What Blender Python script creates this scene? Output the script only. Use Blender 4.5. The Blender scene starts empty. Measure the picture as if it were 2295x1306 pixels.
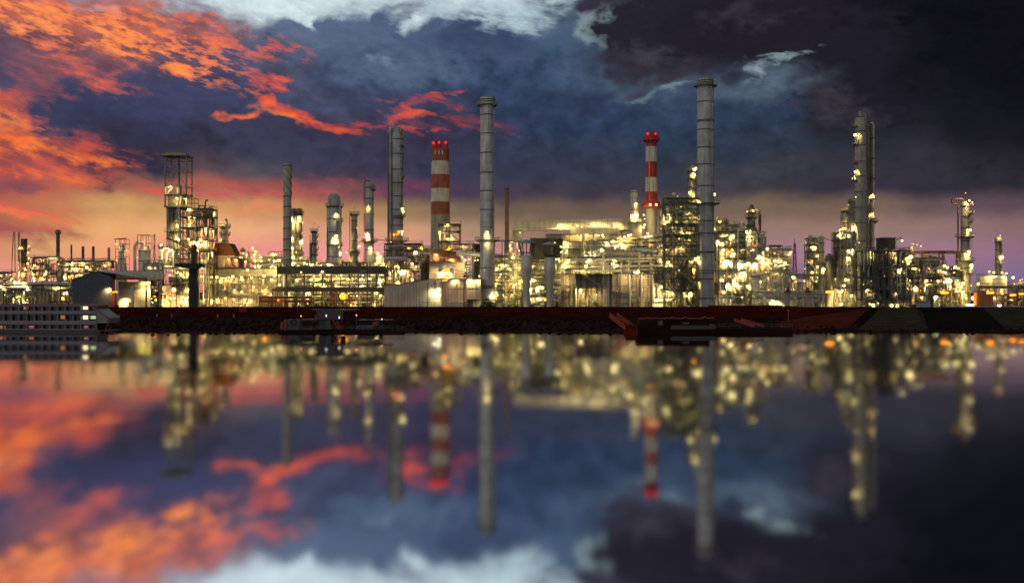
import bpy, math, random
from mathutils import Vector, Matrix, noise as mnoise
PI = math.pi
# ------------------------------------------------------------------ camera
F = 2461.0           # focal length in photo pixels (photo 2295 x 1306)
CX, HY = 1147.5, 652.0
H = 10.3             # eye height above the water
SC = bpy.context.scene
cam_d = bpy.data.cameras.new("camera")
cam_d.sensor_width = 36.0
cam_d.lens = 36.0 * F / 2295.0
cam_d.clip_start = 0.5
cam_d.clip_end = 9000
cam_d.shift_y = (653.0 - HY) / 2295.0 * -1
cam = bpy.data.objects.new("camera", cam_d)
SC.collection.objects.link(cam)
cam.location = (0, 0, H)
cam.rotation_euler = (PI / 2, 0, 0)
SC.camera = cam
SC.view_settings.view_transform = 'Standard'
SC.view_settings.look = 'None'
SC.view_settings.exposure = 0
SC.view_settings.gamma = 1
SC.cycles.use_light_tree = True
SC.cycles.max_bounces = 5
SC.cycles.diffuse_bounces = 2
SC.cycles.glossy_bounces = 3
SC.cycles.sample_clamp_indirect = 6
SC.cycles.use_denoising = True

# ------------------------------------------------------------------ world: dusk sky with clouds
def lin(c):
    return tuple(((v / 255.0) / 12.92 if v <= 10 else (((v / 255.0) + 0.055) / 1.055) ** 2.4) for v in c)

world = bpy.data.worlds.new("World")
SC.world = world
world.use_nodes = True
NT = world.node_tree
NT.nodes.clear()

def N(t, **kw):
    n = NT.nodes.new(t)
    for k, v in kw.items():
        setattr(n, k, v)
    return n
def L(a, b):
    NT.links.new(a, b)
def wm(op, a, b=None, c=None, clamp=False):
    n = N('ShaderNodeMath', operation=op)
    n.use_clamp = clamp
    for i, v in enumerate((a, b, c)):
        if v is None: continue
        if isinstance(v, (int, float)): n.inputs[i].default_value = v
        else: L(v, n.inputs[i])
    return n.outputs[0]
def wmix(f, a, b, blend='MIX'):
    n = N('ShaderNodeMix', data_type='RGBA', blend_type=blend)
    for i, v in ((0, f), (6, a), (7, b)):
        if isinstance(v, (int, float)): n.inputs[i].default_value = v
        elif isinstance(v, tuple): n.inputs[i].default_value = (*v, 1)
        else: L(v, n.inputs[i])
    return n.outputs[2]

tc = N('ShaderNodeTexCoord')
sep = N('ShaderNodeSeparateXYZ'); L(tc.outputs['Generated'], sep.inputs[0])
dx, dy, dz = sep.outputs
K = F / 100.0
az = wm('ARCTAN2', dx, dy)                         # compass angle from north
hor = wm('SQRT', wm('ADD', wm('MULTIPLY', dx, dx), wm('MULTIPLY', dy, dy)))
tel = wm('DIVIDE', wm('ABSOLUTE', dz), wm('MAXIMUM', hor, 0.001))   # tangent of the elevation
U0 = wm('MULTIPLY', az, K)
V0 = wm('MINIMUM', wm('MULTIPLY', tel, K), 60.0)
uv = N('ShaderNodeCombineXYZ'); L(U0, uv.inputs[0]); L(V0, uv.inputs[1])
def noise_node(scale, detail, rough, vec, stretch=(1, 1, 1), off=(0, 0, 0), dist=0.0, rot=0.0):
    m0 = N('ShaderNodeMapping'); m0.inputs['Rotation'].default_value = (0, 0, rot); L(vec, m0.inputs[0]); vec = m0.outputs[0]
    m = N('ShaderNodeMapping'); m.inputs['Scale'].default_value = stretch; m.inputs['Location'].default_value = off
    L(vec, m.inputs[0])
    n = N('ShaderNodeTexNoise'); n.noise_dimensions = '2D'
    n.inputs['Scale'].default_value = scale; n.inputs['Detail'].default_value = detail
    n.inputs['Roughness'].default_value = rough; n.inputs['Distortion'].default_value = dist
    L(m.outputs[0], n.inputs['Vector'])
    return n
nw = noise_node(0.9, 5, 0.5, uv.outputs[0], (0.8, 1.3, 1), (3, 1, 0))
def vsub_half(col, amt):
    a = N('ShaderNodeVectorMath', operation='SUBTRACT'); L(col, a.inputs[0]); a.inputs[1].default_value = (0.5, 0.5, 0.5)
    b = N('ShaderNodeVectorMath', operation='MULTIPLY'); L(a.outputs[0], b.inputs[0]); b.inputs[1].default_value = amt
    return b.outputs[0]
wv = N('ShaderNodeVectorMath', operation='ADD'); L(uv.outputs[0], wv.inputs[0]); wsc = N('ShaderNodeVectorMath', operation='SCALE'); L(vsub_half(nw.outputs['Color'], (1.7, 0.95, 0)), wsc.inputs[0]); wmr = N('ShaderNodeMapRange'); wmr.interpolation_type = 'SMOOTHSTEP'; L(V0, wmr.inputs[0]); wmr.inputs['From Min'].default_value = 1.2; wmr.inputs['From Max'].default_value = 3.9; wmr.inputs['To Min'].default_value = 0.26; L(wmr.outputs[0], wsc.inputs['Scale']); L(wsc.outputs[0], wv.inputs[1])
WUV = wv.outputs[0]
ws = N('ShaderNodeSeparateXYZ'); L(WUV, ws.inputs[0])
U, V = ws.outputs[0], ws.outputs[1]
def sky_uv(X, Y):
    a = math.atan((X - 1147.5) / F)
    t = (HY - Y) / math.sqrt(F * F + (X - 1147.5) ** 2)
    return a * K, t * K
COLS = [0, 115, 230, 345, 460, 575, 690, 805, 920, 1035, 1150, 1265, 1380, 1495, 1610, 1725, 1840, 1955, 2070, 2185, 2295]
ROWS = [
 (0,  "110,105,130 120,120,145 130,135,160 150,120,130 190,205,215 215,232,238 205,225,230 190,210,215 165,185,195 190,210,215 190,210,215 90,95,115 60,55,75 50,46,60 38,38,52 30,30,42 26,24,34 24,22,32 18,18,26 16,16,22 14,14,18"),
 (45, "178,104,96 188,108,92 168,106,104 184,112,98 132,118,136 185,200,212 150,170,185 110,125,150 95,110,138 150,165,180 145,172,184 90,108,130 90,100,118 45,42,60 38,38,52 32,30,44 28,26,36 24,22,32 18,18,26 15,16,22 14,14,18"),
 (90, "172,96,84 178,98,84 184,102,84 176,98,86 146,96,100 92,96,122 88,110,140 80,100,130 75,95,125 72,88,120 60,80,115 65,92,122 85,105,125 45,45,62 36,36,50 36,32,46 32,28,40 24,22,32 18,18,26 14,15,20 12,12,16"),
 (140,"104,78,94 124,82,90 130,82,88 138,86,90 104,80,98 80,85,110 70,85,115 75,95,125 65,85,118 50,70,105 46,62,95 60,80,110 62,72,92 50,52,72 40,40,58 60,74,92 34,32,44 24,22,32 18,18,26 15,16,24 14,14,18"),
 (190,"96,72,92 136,84,88 110,76,96 82,72,100 65,65,95 80,70,96 70,75,105 65,80,110 60,75,105 46,64,98 48,66,98 58,76,106 62,78,102 74,90,110 58,72,95 52,66,90 42,40,54 30,28,40 20,20,30 16,17,26 14,15,20"),
 (240,"172,90,82 74,68,94 60,65,98 65,70,105 60,65,100 70,70,98 70,75,105 60,68,98 62,64,95 54,58,88 44,62,92 46,60,88 48,62,92 52,68,94 50,66,92 46,60,85 45,42,56 36,34,46 27,27,38 21,22,32 17,18,24"),
 (285,"175,88,76 84,65,86 56,58,88 58,60,88 56,60,86 58,60,88 64,62,90 68,60,86 64,54,80 56,52,80 46,60,88 42,58,86 42,58,86 46,62,88 44,60,86 40,55,78 42,46,62 44,42,54 34,33,44 26,27,37 19,20,27"),
 (335,"195,98,68 165,82,70 95,66,78 52,48,68 54,52,72 60,62,86 62,62,88 58,56,82 56,52,78 56,54,80 50,58,82 50,58,82 50,60,82 44,58,80 44,56,76 46,56,74 46,54,70 50,54,68 46,44,56 34,33,44 26,25,34"),
 (385,"160,80,80 145,72,76 115,65,75 85,65,80 90,72,80 80,78,88 70,64,84 62,56,80 56,54,80 58,56,80 52,58,80 54,58,78 54,58,76 48,56,74 56,60,72 60,62,74 54,54,66 54,52,64 50,49,60 42,40,50 36,34,44"),
 (430,"166,84,80 182,96,80 168,104,82 140,102,84 172,96,82 166,88,82 142,82,82 120,76,84 90,62,84 72,58,82 66,58,78 66,58,74 62,56,72 62,60,70 66,60,72 62,60,68 54,50,68 56,50,66 50,48,60 46,44,54 44,42,52"),
 (475,"180,98,80 194,120,86 204,154,98 200,150,96 204,150,98 204,142,98 196,136,94 176,134,94 150,122,88 124,104,84 114,94,80 110,90,78 106,88,78 108,90,78 114,96,80 118,98,82 120,98,82 122,98,86 104,84,84 96,76,84 92,72,82"),
 (520,"176,96,80 200,140,88 232,170,112 236,172,118 240,176,124 234,168,128 220,155,125 215,160,125 210,155,120 175,140,110 156,124,100 140,112,96 136,108,94 140,112,98 146,116,104 150,122,110 150,120,108 152,122,114 146,116,112 142,112,112 134,104,106"),
 (565,"215,145,110 225,165,115 238,165,120 238,150,125 238,150,125 235,145,135 235,150,145 235,155,150 230,150,150 215,145,145 192,132,130 156,116,116 146,110,112 150,112,118 156,116,130 165,125,138 162,122,136 160,122,134 158,120,134 152,114,132 146,108,128"),
 (620,"228,150,138 230,148,135 234,142,132 235,140,138 235,138,140 235,140,145 236,150,155 235,150,155 226,146,155 210,140,150 188,130,142 160,118,134 152,114,130 148,112,128 146,108,132 152,114,138 146,112,138 148,114,140 146,112,140 140,108,140 130,104,142"),
 (660,"222,148,140 225,145,138 228,140,136 230,138,140 230,138,145 231,142,150 232,150,158 230,150,158 222,146,158 206,140,154 186,130,144 162,120,138 152,116,134 148,112,132 146,110,134 144,110,140 140,110,142 138,110,144 134,108,144 128,104,144 120,100,142"),
]
EDGE_U = 12.0
def cool(c):
    """cool cloud greys are a touch less blue than they look beside the orange"""
    if c[2] < c[0]: return c
    g = .3*c[0] + .6*c[1] + .1*c[2]
    return tuple(v + (g - v)*.13 for v in c)
def row_ramp(txt):
    cols = [lin(cool(tuple(map(int, c.split(','))))) for c in txt.split()]
    r = N('ShaderNodeValToRGB'); cr = r.color_ramp; cr.interpolation = 'LINEAR'
    pos = [(sky_uv(x, HY)[0] + EDGE_U) / (2 * EDGE_U) for x in COLS]
    cr.elements[0].position = pos[0]; cr.elements[0].color = (*cols[0], 1)
    cr.elements[1].position = pos[-1]; cr.elements[1].color = (*cols[-1], 1)
    for p, c in zip(pos[1:-1], cols[1:-1]):
        e = cr.elements.new(p); e.color = (*c, 1)
    L(UN, r.inputs[0])
    return r.outputs[0]
UN = wm('DIVIDE', wm('ADD', U, EDGE_U), 2 * EDGE_U, clamp=True)
col = None
prevv = None
for (Y, txt) in reversed(ROWS):
    v = (HY - Y) / F * K
    c = row_ramp(txt)
    if col is None:
        col = c
    else:
        mr = N('ShaderNodeMapRange'); mr.interpolation_type = 'SMOOTHSTEP'
        L(V, mr.inputs['Value']); mr.inputs['From Min'].default_value = prevv; mr.inputs['From Max'].default_value = v
        col = wmix(mr.outputs[0], col, c)
    prevv = v
# cloud streak noise and blobs
n_str = noise_node(3.2, 7, 0.6, uv.outputs[0], (0.45, 1.5, 1), (11, 4, 0), 0.0, 0.24).outputs['Fac']      # streaky
n_cum = noise_node(1.7, 7, 0.55, uv.outputs[0], (1, 1.25, 1), (5, 9, 0), 0.2).outputs['Fac']  # billowy
# fine texture on everything above the horizon glow
n_f = noise_node(5.0, 5, 0.6, uv.outputs[0], (0.7, 1.5, 1), (2, 7, 0), 0.0, 0.15).outputs['Fac']
n_c2 = wm('MULTIPLY_ADD', n_f, 0.3, wm('MULTIPLY_ADD', n_cum, 1.0, -0.15))
n_s2 = wm('MULTIPLY_ADD', n_f, 0.35, wm('MULTIPLY_ADD', n_str, 1.25, -0.30))
dtl = wm('MULTIPLY_ADD', n_cum, 1.5, 0.27)
dt2 = N('ShaderNodeCombineColor'); [L(dtl, dt2.inputs[i]) for i in range(3)]
fd = N('ShaderNodeMapRange'); L(V0, fd.inputs[0]); fd.inputs['From Min'].default_value = 1.4; fd.inputs['From Max'].default_value = 3.6
fd.inputs['To Min'].default_value = 0.12; fd.inputs['To Max'].default_value = 0.85
col = wmix(fd.outputs[0], col, dt2.outputs[0], 'MULTIPLY')
# (X, Y, half width, half height, tilt degrees (positive: right end lower), colour, noise amount, kind, gain)
BL = [
 # blue-grey and purple cloud masses
 (260, 250, 215, 75, -8, (58, 62, 96), .9, 'c', 1.7), (430, 215, 150, 62, 0, (64, 68, 104), .9, 'c', 1.5),
 (300, 330, 130, 60, 20, (50, 47, 68), 1.0, 'c', 1.2), (235, 385, 45, 45, 0, (70, 52, 68), 1.0, 'c', 1.0),
 (10, 180, 60, 38, 0, (75, 72, 105), 1.0, 'c', 1.3), (70, 105, 110, 28, 0, (96, 78, 98), 1.2, 's', 1.3),
 (160, 150, 120, 34, 10, (100, 78, 98), 1.2, 's', 1.3),
 (600, 300, 160, 40, 14, (60, 62, 90), .9, 'c', 1.3), (720, 300, 120, 24, 0, (56, 50, 74), 1.0, 'c', 1.0),
 (555, 120, 60, 32, 0, (74, 88, 122), .9, 'c', 1.2),
 (40, 405, 80, 26, -6, (96, 70, 92), 1.0, 's', 1.3), (60, 515, 110, 24, 5, (150, 78, 82), 1.0, 's', 1.2),
 (1000, 110, 260, 70, 0, (66, 82, 116), .9, 'c', 1.4), (1090, 80, 110, 46, 0, (58, 74, 108), .8, 'c', 1.8),
 # pale gaps of evening sky along the top
 (650, 10, 240, 50, -2, (210, 230, 237), .7, 'c', 1.6), (900, 16, 240, 38, 3, (182, 204, 212), 1.2, 's', 1.25), (930, 50, 70, 20, 0, (205, 226, 232), .8, 'c', 1.2),
 (1160, 28, 130, 40, 0, (180, 208, 216), 1.2, 's', 1.5), (1342, 62, 58, 50, -50, (170, 200, 210), 1.1, 'c', 1.6),
 (1270, 6, 40, 16, 0, (170, 196, 206), 1.0, 'c', 1.2), (230, 20, 45, 12, 25, (180, 196, 208), .9, 's', 1.2), (385, 30, 50, 12, 5, (150, 168, 190), .9, 's', 1.1),
 (1425, 108, 46, 16, -30, (100, 126, 146), 1.0, 's', 1.2),
 # cumulus heads in front of the gap
 (735, 55, 30, 32, 0, (84, 104, 136), .7, 'c', 2.0), (870, 58, 46, 32, 0, (78, 98, 132), .7, 'c', 2.0), (965, 68, 34, 26, 0, (74, 92, 126), .7, 'c', 2.0),
 (640, 66, 90, 20, 4, (92, 108, 138), .8, 'c', 1.7), (800, 76, 120, 22, 0, (84, 102, 134), .8, 'c', 1.5),
 (905, 18, 14, 34, 20, (110, 112, 135), .9, 'c', 1.2), (450, 20, 60, 16, 18, (105, 110, 135), .9, 's', 1.3),
 (880, 140, 140, 62, 0, (80, 100, 130), .8, 'c', 1.2), (850, 120, 34, 14, 10, (122, 150, 170), 1.0, 'c', 1.0),
 (1745, 172, 130, 44, -8, (82, 100, 118), .6, 'c', 1.3),
 # the dark storm cloud
 (1570, 60, 250, 105, 0, (37, 35, 49), .75, 'c', 2.8), (1470, 150, 150, 30, 4, (50, 45, 60), .9, 'c', 1.4), (1330, 14, 70, 26, -35, (52, 49, 66), .8, 'c', 1.5),
 (1700, 50, 200, 92, -6, (33, 30, 43), .7, 'c', 2.2), (1900, 90, 130, 70, 10, (33, 30, 42), .8, 'c', 1.6), (1490, 178, 60, 22, -20, (56, 50, 64), .8, 'c', 1.2), (1950, 200, 130, 150, 0, (31, 29, 41), .8, 'c', 1.5),
 (2240, 110, 190, 190, 0, (17, 17, 24), .6, 'c', 1.0),
 (1450, 118, 70, 24, 10, (62, 58, 74), 1.2, 'c', 1.0), (1660, 40, 90, 30, -10, (50, 46, 60), 1.2, 'c', 1.0), (1860, 235, 100, 60, 10, (56, 52, 64), 1.1, 'c', 1.1),
 (1745, 140, 85, 9, -19, (136, 158, 166), 1.3, 's', 1.25), (1765, 118, 60, 7, -8, (120, 142, 150), 1.4, 's', 1.1), (1505, 205, 48, 9, -6, (124, 150, 160), .8, 's', 1.5), (1443, 215, 22, 7, 0, (104, 130, 146), .8, 's', 1.2), (1600, 190, 90, 12, -12, (70, 88, 108), .8, 's', 1.1),
 # sunlit cloud, salmon then orange then gold
 (200, 60, 330, 60, 6, (222, 108, 82), 2.07, 's', 1.07), (480, 90, 170, 34, 8, (205, 104, 92), 1.95, 's', 0.95), (330, 105, 200, 34, 18, (240, 125, 80), 2.07, 's', 0.95),
 (150, 40, 260, 40, 3, (246, 130, 80), 2.18, 's', 0.95), (230, 70, 250, 34, 12, (255, 150, 86), 2.30, 's', 0.86), (70, 62, 120, 20, 4, (255, 152, 88), 1.61, 's', 0.95),
 (350, 118, 120, 22, 24, (255, 145, 76), 1.84, 's', 0.86), (455, 115, 60, 26, 30, (240, 118, 80), 1.72, 's', 0.77), (110, 100, 60, 10, 12, (250, 130, 80), 1.15, 's', 0.77), (120, 125, 40, 9, 12, (245, 122, 78), 1.15, 's', 0.77),
 (190, 165, 90, 26, 10, (190, 92, 86), 1.61, 's', 0.95), (170, 163, 40, 9, 18, (244, 105, 70), 1.03, 's', 0.77), (100, 195, 90, 26, 10, (158, 86, 92), 1.38, 's', 0.86), (240, 160, 50, 20, 0, (214, 98, 84), 1.26, 's', 0.77),
 (20, 245, 75, 34, 15, (215, 98, 76), 1.49, 's', 1.12), (0, 280, 80, 22, 6, (255, 148, 66), 1.38, 's', 1.12), (48, 285, 30, 12, -40, (246, 110, 66), .8, 'c', .9),
 (100, 335, 200, 36, 2, (214, 88, 68), 1.49, 's', 1.20), (90, 342, 170, 18, 4, (255, 134, 54), 1.38, 's', 1.20), (95, 312, 40, 9, 0, (255, 134, 62), 0.92, 's', 0.95), (30, 325, 70, 16, 0, (248, 116, 60), 1.26, 's', 0.95), (212, 330, 16, 26, -70, (200, 80, 66), 1.1, 'c', .9),
 (60, 385, 150, 20, 6, (222, 88, 64), 1.49, 's', 1.03), (120, 398, 110, 12, 4, (246, 118, 64), 1.26, 's', 0.86), (60, 475, 130, 22, 4, (228, 98, 78), 1.38, 's', 1.12), (30, 482, 90, 12, 6, (248, 128, 82), 1.26, 's', 0.86), (90, 510, 50, 8, 0, (228, 92, 80), 0.92, 's', 0.77),
 (345, 425, 70, 22, -4, (212, 94, 78), 1.38, 's', 1.03), (250, 400, 60, 20, 0, (180, 78, 78), 1.38, 's', 0.86), (550, 472, 46, 14, -8, (244, 142, 88), 1.03, 's', 0.95), (490, 440, 90, 16, 0, (190, 84, 88), 1.38, 's', 0.95), (640, 430, 130, 18, 4, (186, 88, 84), 1.38, 's', 0.86), (610, 470, 50, 10, 0, (226, 120, 92), 1.03, 's', 0.77), (760, 410, 90, 16, 14, (150, 74, 84), 1.26, 's', 0.77), (915, 415, 70, 20, 0, (110, 62, 84), 1.26, 's', 0.77),
 # the glowing arc
 (548, 268, 50, 13, -14, (250, 112, 58), 1.02, 'c', 1.5), (600, 225, 36, 15, 25, (246, 104, 66), 1.19, 'c', 1.3), (590, 180, 55, 16, 18, (226, 96, 80), 1.53, 's', 1.4), (625, 112, 28, 16, 35, (205, 92, 90), 1.36, 's', 1.1),
 (665, 256, 112, 15, 21, (238, 92, 56), 1.02, 's', 1.8), (640, 260, 70, 8, 19, (255, 130, 60), 0.85, 's', 1.5), (745, 283, 60, 9, 16, (244, 96, 54), 0.85, 's', 1.5),
 (830, 275, 95, 10, -8, (186, 72, 70), 1.19, 's', 1.4), (905, 252, 60, 8, -28, (190, 74, 70), 1.53, 's', 1.05), (905, 288, 90, 8, 3, (214, 80, 62), 1.53, 's', 1.25), (970, 220, 66, 9, -8, (206, 80, 68), 1.70, 's', 1.0), (935, 256, 50, 8, 2, (244, 92, 58), 0.85, 's', 1.6), (1005, 245, 60, 9, 20, (150, 66, 74), 1.87, 's', .8), (1040, 280, 100, 14, 4, (140, 62, 72), 1.70, 's', 1.2), (1160, 275, 36, 12, 0, (96, 58, 74), 1.70, 's', .9), (940, 303, 30, 6, 8, (170, 66, 70), 1.19, 's', 1.0),
]
for (X, Y, hw, hh, tilt, c, amp, kind, gain) in BL:
    u, v = sky_uv(X, Y)
    q = .55 if kind == 's' else (.75 if c[0] > 100 else .95)
    m = N('ShaderNodeMapping'); m.vector_type = 'TEXTURE'
    m.inputs['Location'].default_value = (u, v, 0); m.inputs['Rotation'].default_value = (0, 0, math.radians(-tilt))
    m.inputs['Scale'].default_value = (hw / 100 * 1.35, hh / 100 * 1.35, 1)
    L(WUV, m.inputs[0])
    g = N('ShaderNodeTexGradient'); g.gradient_type = 'SPHERICAL'; L(m.outputs[0], g.inputs[0])
    nn = wm('MULTIPLY_ADD', n_s2 if kind == 's' else n_c2, q * amp * 2.5, q * (-1.25 * amp - (0.06 if kind == 's' else 0.08)))
    f = wm('MULTIPLY_ADD', g.outputs['Fac'], q * (0.95 if kind == 's' else 1.05) * gain, nn)
    # fade the noise out at the rim so the patch has no cut edge
    f = wm('MULTIPLY', f, wm('MULTIPLY', g.outputs['Fac'], 3.0, clamp=True), clamp=True)
    col = wmix(f, col, lin(cool(c)))
dt = wm('MULTIPLY_ADD', n_f, 0.6, 0.7)
dt3 = N('ShaderNodeCombineColor'); [L(dt, dt3.inputs[i]) for i in range(3)]
fd2 = N('ShaderNodeMapRange'); L(V0, fd2.inputs[0]); fd2.inputs['From Min'].default_value = 1.6; fd2.inputs['From Max'].default_value = 3.8
fd2.inputs['To Min'].default_value = 0.1; fd2.inputs['To Max'].default_value = 0.7
col = wmix(fd2.outputs[0], col, dt3.outputs[0], 'MULTIPLY')
# the rest of the dome: unseen grey fill overhead and behind
behind = N('ShaderNodeMapRange'); behind.interpolation_type = 'SMOOTHSTEP'; L(wm('ABSOLUTE', az), behind.inputs[0])
behind.inputs['From Min'].default_value = 0.5; behind.inputs['From Max'].default_value = 1.2
above = N('ShaderNodeMapRange'); above.interpolation_type = 'SMOOTHSTEP'; L(V0, above.inputs[0])
above.inputs['From Min'].default_value = 7.0; above.inputs['From Max'].default_value = 16.0
side = wm('MULTIPLY_ADD', wm('COSINE', wm('ADD', az, 2.15)), 0.62, 0.72)   # unseen brighter patch added behind left, to give the stacks shading
sidec = N('ShaderNodeCombineColor'); [L(side, sidec.inputs[i]) for i in range(3)]
amb = wmix(wm('MULTIPLY_ADD', n_cum, 1.4, -0.2, clamp=True), (0.25, 0.245, 0.235), (0.43, 0.42, 0.40))
amb = wmix(1.0, amb, sidec.outputs[0], 'MULTIPLY')
col = wmix(wm('MAXIMUM', behind.outputs[0], above.outputs[0]), col, amb)
bg = N('ShaderNodeBackground'); bg.inputs[1].default_value = 1.0
L(col, bg.inputs[0])
out = N('ShaderNodeOutputWorld'); L(bg.outputs[0], out.inputs[0])
world.cycles.sampling_method = 'MANUAL'
world.cycles.sample_map_resolution = 256

# ------------------------------------------------------------------ materials
MATS = {}
def mat(name, base, rough=0.6, metal=0.0, var=0.25, scale=0.4, streak=0.0, band=None, bump=0.0, emit=None, alpha=None):
    """procedural paint / metal: noise-varied base colour, vertical dirt streaks, optional panel grid"""
    if name in MATS: return MATS[name]
    m = bpy.data.materials.new(name); m.use_nodes = True
    nt = m.node_tree; nd = nt.nodes; lk = nt.links
    b = nd['Principled BSDF']
    b.inputs['Roughness'].default_value = rough; b.inputs['Metallic'].default_value = metal
    if emit:
        b.inputs['Base Color'].default_value = (*base, 1)
        b.inputs['Emission Color'].default_value = (*emit[0], 1); b.inputs['Emission Strength'].default_value = emit[1]
        MATS[name] = m; return m
    t = nd.new('ShaderNodeTexCoord')
    mp = nd.new('ShaderNodeMapping'); lk.new(t.outputs['Object'], mp.inputs[0])
    n = nd.new('ShaderNodeTexNoise'); n.inputs['Scale'].default_value = scale; n.inputs['Detail'].default_value = 5
    lk.new(mp.outputs[0], n.inputs[0])
    hi = tuple(min(1, c * (1 + var)) for c in base); lo = tuple(c * (1 - var) for c in base)
    r = nd.new('ShaderNodeValToRGB'); r.color_ramp.elements[0].position = 0.32; r.color_ramp.elements[1].position = 0.68
    r.color_ramp.elements[0].color = (*lo, 1); r.color_ramp.elements[1].color = (*hi, 1)
    lk.new(n.outputs['Fac'], r.inputs[0]); c = r.outputs[0]
    if streak:
        mp2 = nd.new('ShaderNodeMapping'); mp2.inputs['Scale'].default_value = (1.4, 1.4, 0.06); lk.new(t.outputs['Object'], mp2.inputs[0])
        n2 = nd.new('ShaderNodeTexNoise'); n2.inputs['Scale'].default_value = 1.0; n2.inputs['Detail'].default_value = 4; lk.new(mp2.outputs[0], n2.inputs[0])
        mr = nd.new('ShaderNodeMapRange'); lk.new(n2.outputs['Fac'], mr.inputs[0]); mr.inputs[1].default_value = 0.48; mr.inputs[2].default_value = 0.72
        mr.inputs[3].default_value = 0; mr.inputs[4].default_value = streak
        mx = nd.new('ShaderNodeMix'); mx.data_type = 'RGBA'; lk.new(mr.outputs[0], mx.inputs[0]); lk.new(c, mx.inputs[6])
        mx.inputs[7].default_value = (base[0] * .38, base[1] * .3, base[2] * .22, 1); c = mx.outputs[2]
    if band:
        # panel joints: (spacing along x/y, spacing in z, joint darkness)
        sx = nd.new('ShaderNodeSeparateXYZ'); lk.new(t.outputs['Object'], sx.inputs[0])
        fac = None
        for ax, sp in ((0, band[0]), (2, band[1])):
            if not sp: continue
            a = nd.new('ShaderNodeMath'); a.operation = 'MODULO'
            ad = nd.new('ShaderNodeMath'); ad.operation = 'ADD'; lk.new(sx.outputs[ax], ad.inputs[0]); ad.inputs[1].default_value = 1000 * sp
            lk.new(ad.outputs[0], a.inputs[0]); a.inputs[1].default_value = sp
            l = nd.new('ShaderNodeMath'); l.operation = 'LESS_THAN'; lk.new(a.outputs[0], l.inputs[0]); l.inputs[1].default_value = sp * band[2]
            if fac is None: fac = l.outputs[0]
            else:
                q = nd.new('ShaderNodeMath'); q.operation = 'MAXIMUM'; lk.new(fac, q.inputs[0]); lk.new(l.outputs[0], q.inputs[1]); fac = q.outputs[0]
        mx = nd.new('ShaderNodeMix'); mx.data_type = 'RGBA'; lk.new(fac, mx.inputs[0]); lk.new(c, mx.inputs[6])
        mx.inputs[7].default_value = tuple(v * .4 for v in base) + (1,); c = mx.outputs[2]
    lk.new(c, b.inputs['Base Color'])
    if bump:
        bp = nd.new('ShaderNodeBump'); bp.inputs['Strength'].default_value = bump; bp.inputs['Distance'].default_value = 0.1
        lk.new(n.outputs['Fac'], bp.inputs['Height']); lk.new(bp.outputs[0], b.inputs['Normal'])
    MATS[name] = m
    return m

GALV = mat('galvanised steel', (.46, .46, .44), .5, .35, .3, .5, .4)
STEEL = mat('dark painted steel', (.07, .075, .07), .6, 0, .35, .6, .3)
GREEN = mat('green painted steel', (.12, .14, .11), .6, 0, .35, .6, .3)
RUST = mat('red oxide steel', (.20, .055, .035), .7, 0, .35, .6, .5)
BROWN = mat('weathered brown steel', (.16, .10, .06), .7, 0, .35, .6, .5)
CLAD = mat('aluminium cladding', (.52, .52, .49), .42, .4, .24, .3, .7, (0, 2.2, .03))
SHELLG = mat('grey painted shell', (.42, .42, .42), .55, .1, .24, .25, .75)
SHELLD = mat('dark insulated shell', (.17, .16, .15), .65, .1, .25, .4, .5)
SHELLO = mat('olive insulated shell', (.34, .32, .25), .6, .1, .2, .4, .5)
CONC = mat('weathered concrete', (.34, .32, .28), .85, 0, .15, .25, .45)
DCONC = mat('dark concrete', (.10, .105, .10), .85, 0, .2, .3, .5)
WHITEP = mat('white ribbed panel', (.50, .48, .40), .6, 0, .12, .2, .5, (1.2, 0, .12))
FURN = mat('furnace casing panel', (.42, .35, .28), .65, .1, .2, .3, .5, (3.2, 2.1, .05))
PINKP = mat('pale lilac panel', (.36, .27, .27), .65, 0, .12, .3, .4, (3.0, 0, .06))
GALL = mat('gallery sheet panel', (.48, .46, .40), .6, .1, .1, .3, .45, (2.6, 3.0, .045))
SLATE = mat('slate blue sheet', (.075, .085, .115), .6, 0, .12, .3, .15, (1.0, 0, .08))
NAVY = mat('dark blue sheet', (.018, .02, .026), .7, 0, .2, .3, .2)
YEL = mat('safety yellow', (.55, .42, .05), .55, 0, .15, .6, .3)
YRAIL = mat('yellowed handrail', (.42, .36, .16), .55, 0, .2, .6, .2)
REDP = mat('red stack paint', (.40, .035, .03), .55, 0, .2, .3, .6)
REDF = mat('faded red stack paint', (.34, .09, .06), .65, 0, .22, .3, .65)
WHT = mat('white stack paint', (.60, .58, .52), .6, 0, .16, .3, .65)
BRICK = mat('red brown ducting', (.13, .05, .03), .75, 0, .25, .3, .6)
GRATE = mat('deck grating', (.15, .15, .14), .7, .2, .3, 1.0)
BLUEROOF = mat('blue grey metal roof', (.25, .30, .38), .45, .3, .12, .3, .2)
LOUV = mat('grey louvre sheet', (.30, .26, .26), .65, .1, .1, .3, .3, (0, 1.1, .14))
LENS = {
 'warm': mat('warm lamp glass', (1, .9, .6), emit=((1.0, .80, .30), 2.3)),
 'white': mat('pale lamp glass', (1, .95, .8), emit=((1.0, .88, .58), 2.3)),
 'soft': mat('dim lamp glass', (1, .9, .6), emit=((1.0, .74, .28), 1.6)),
 'sodium': mat('sodium lamp glass', (1, .5, .1), emit=((1.0, .27, .015), 3.4)),
 'spark': mat('small lamp glass', (1, .9, .6), emit=((1.0, .80, .36), 2.4)),
 'amber': mat('amber lamp glass', (1, .6, .2), emit=((1.0, .50, .10), 2.6)),
 'mint': mat('greenish lamp glass', (.9, 1, .7), emit=((.86, 1.0, .55), 2.0)),
 'red': mat('red beacon glass', (1, .05, .05), emit=((1.0, .01, .02), 2.6)),
}
for _m in LENS.values(): _m.cycles.emission_sampling = 'NONE'
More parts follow.
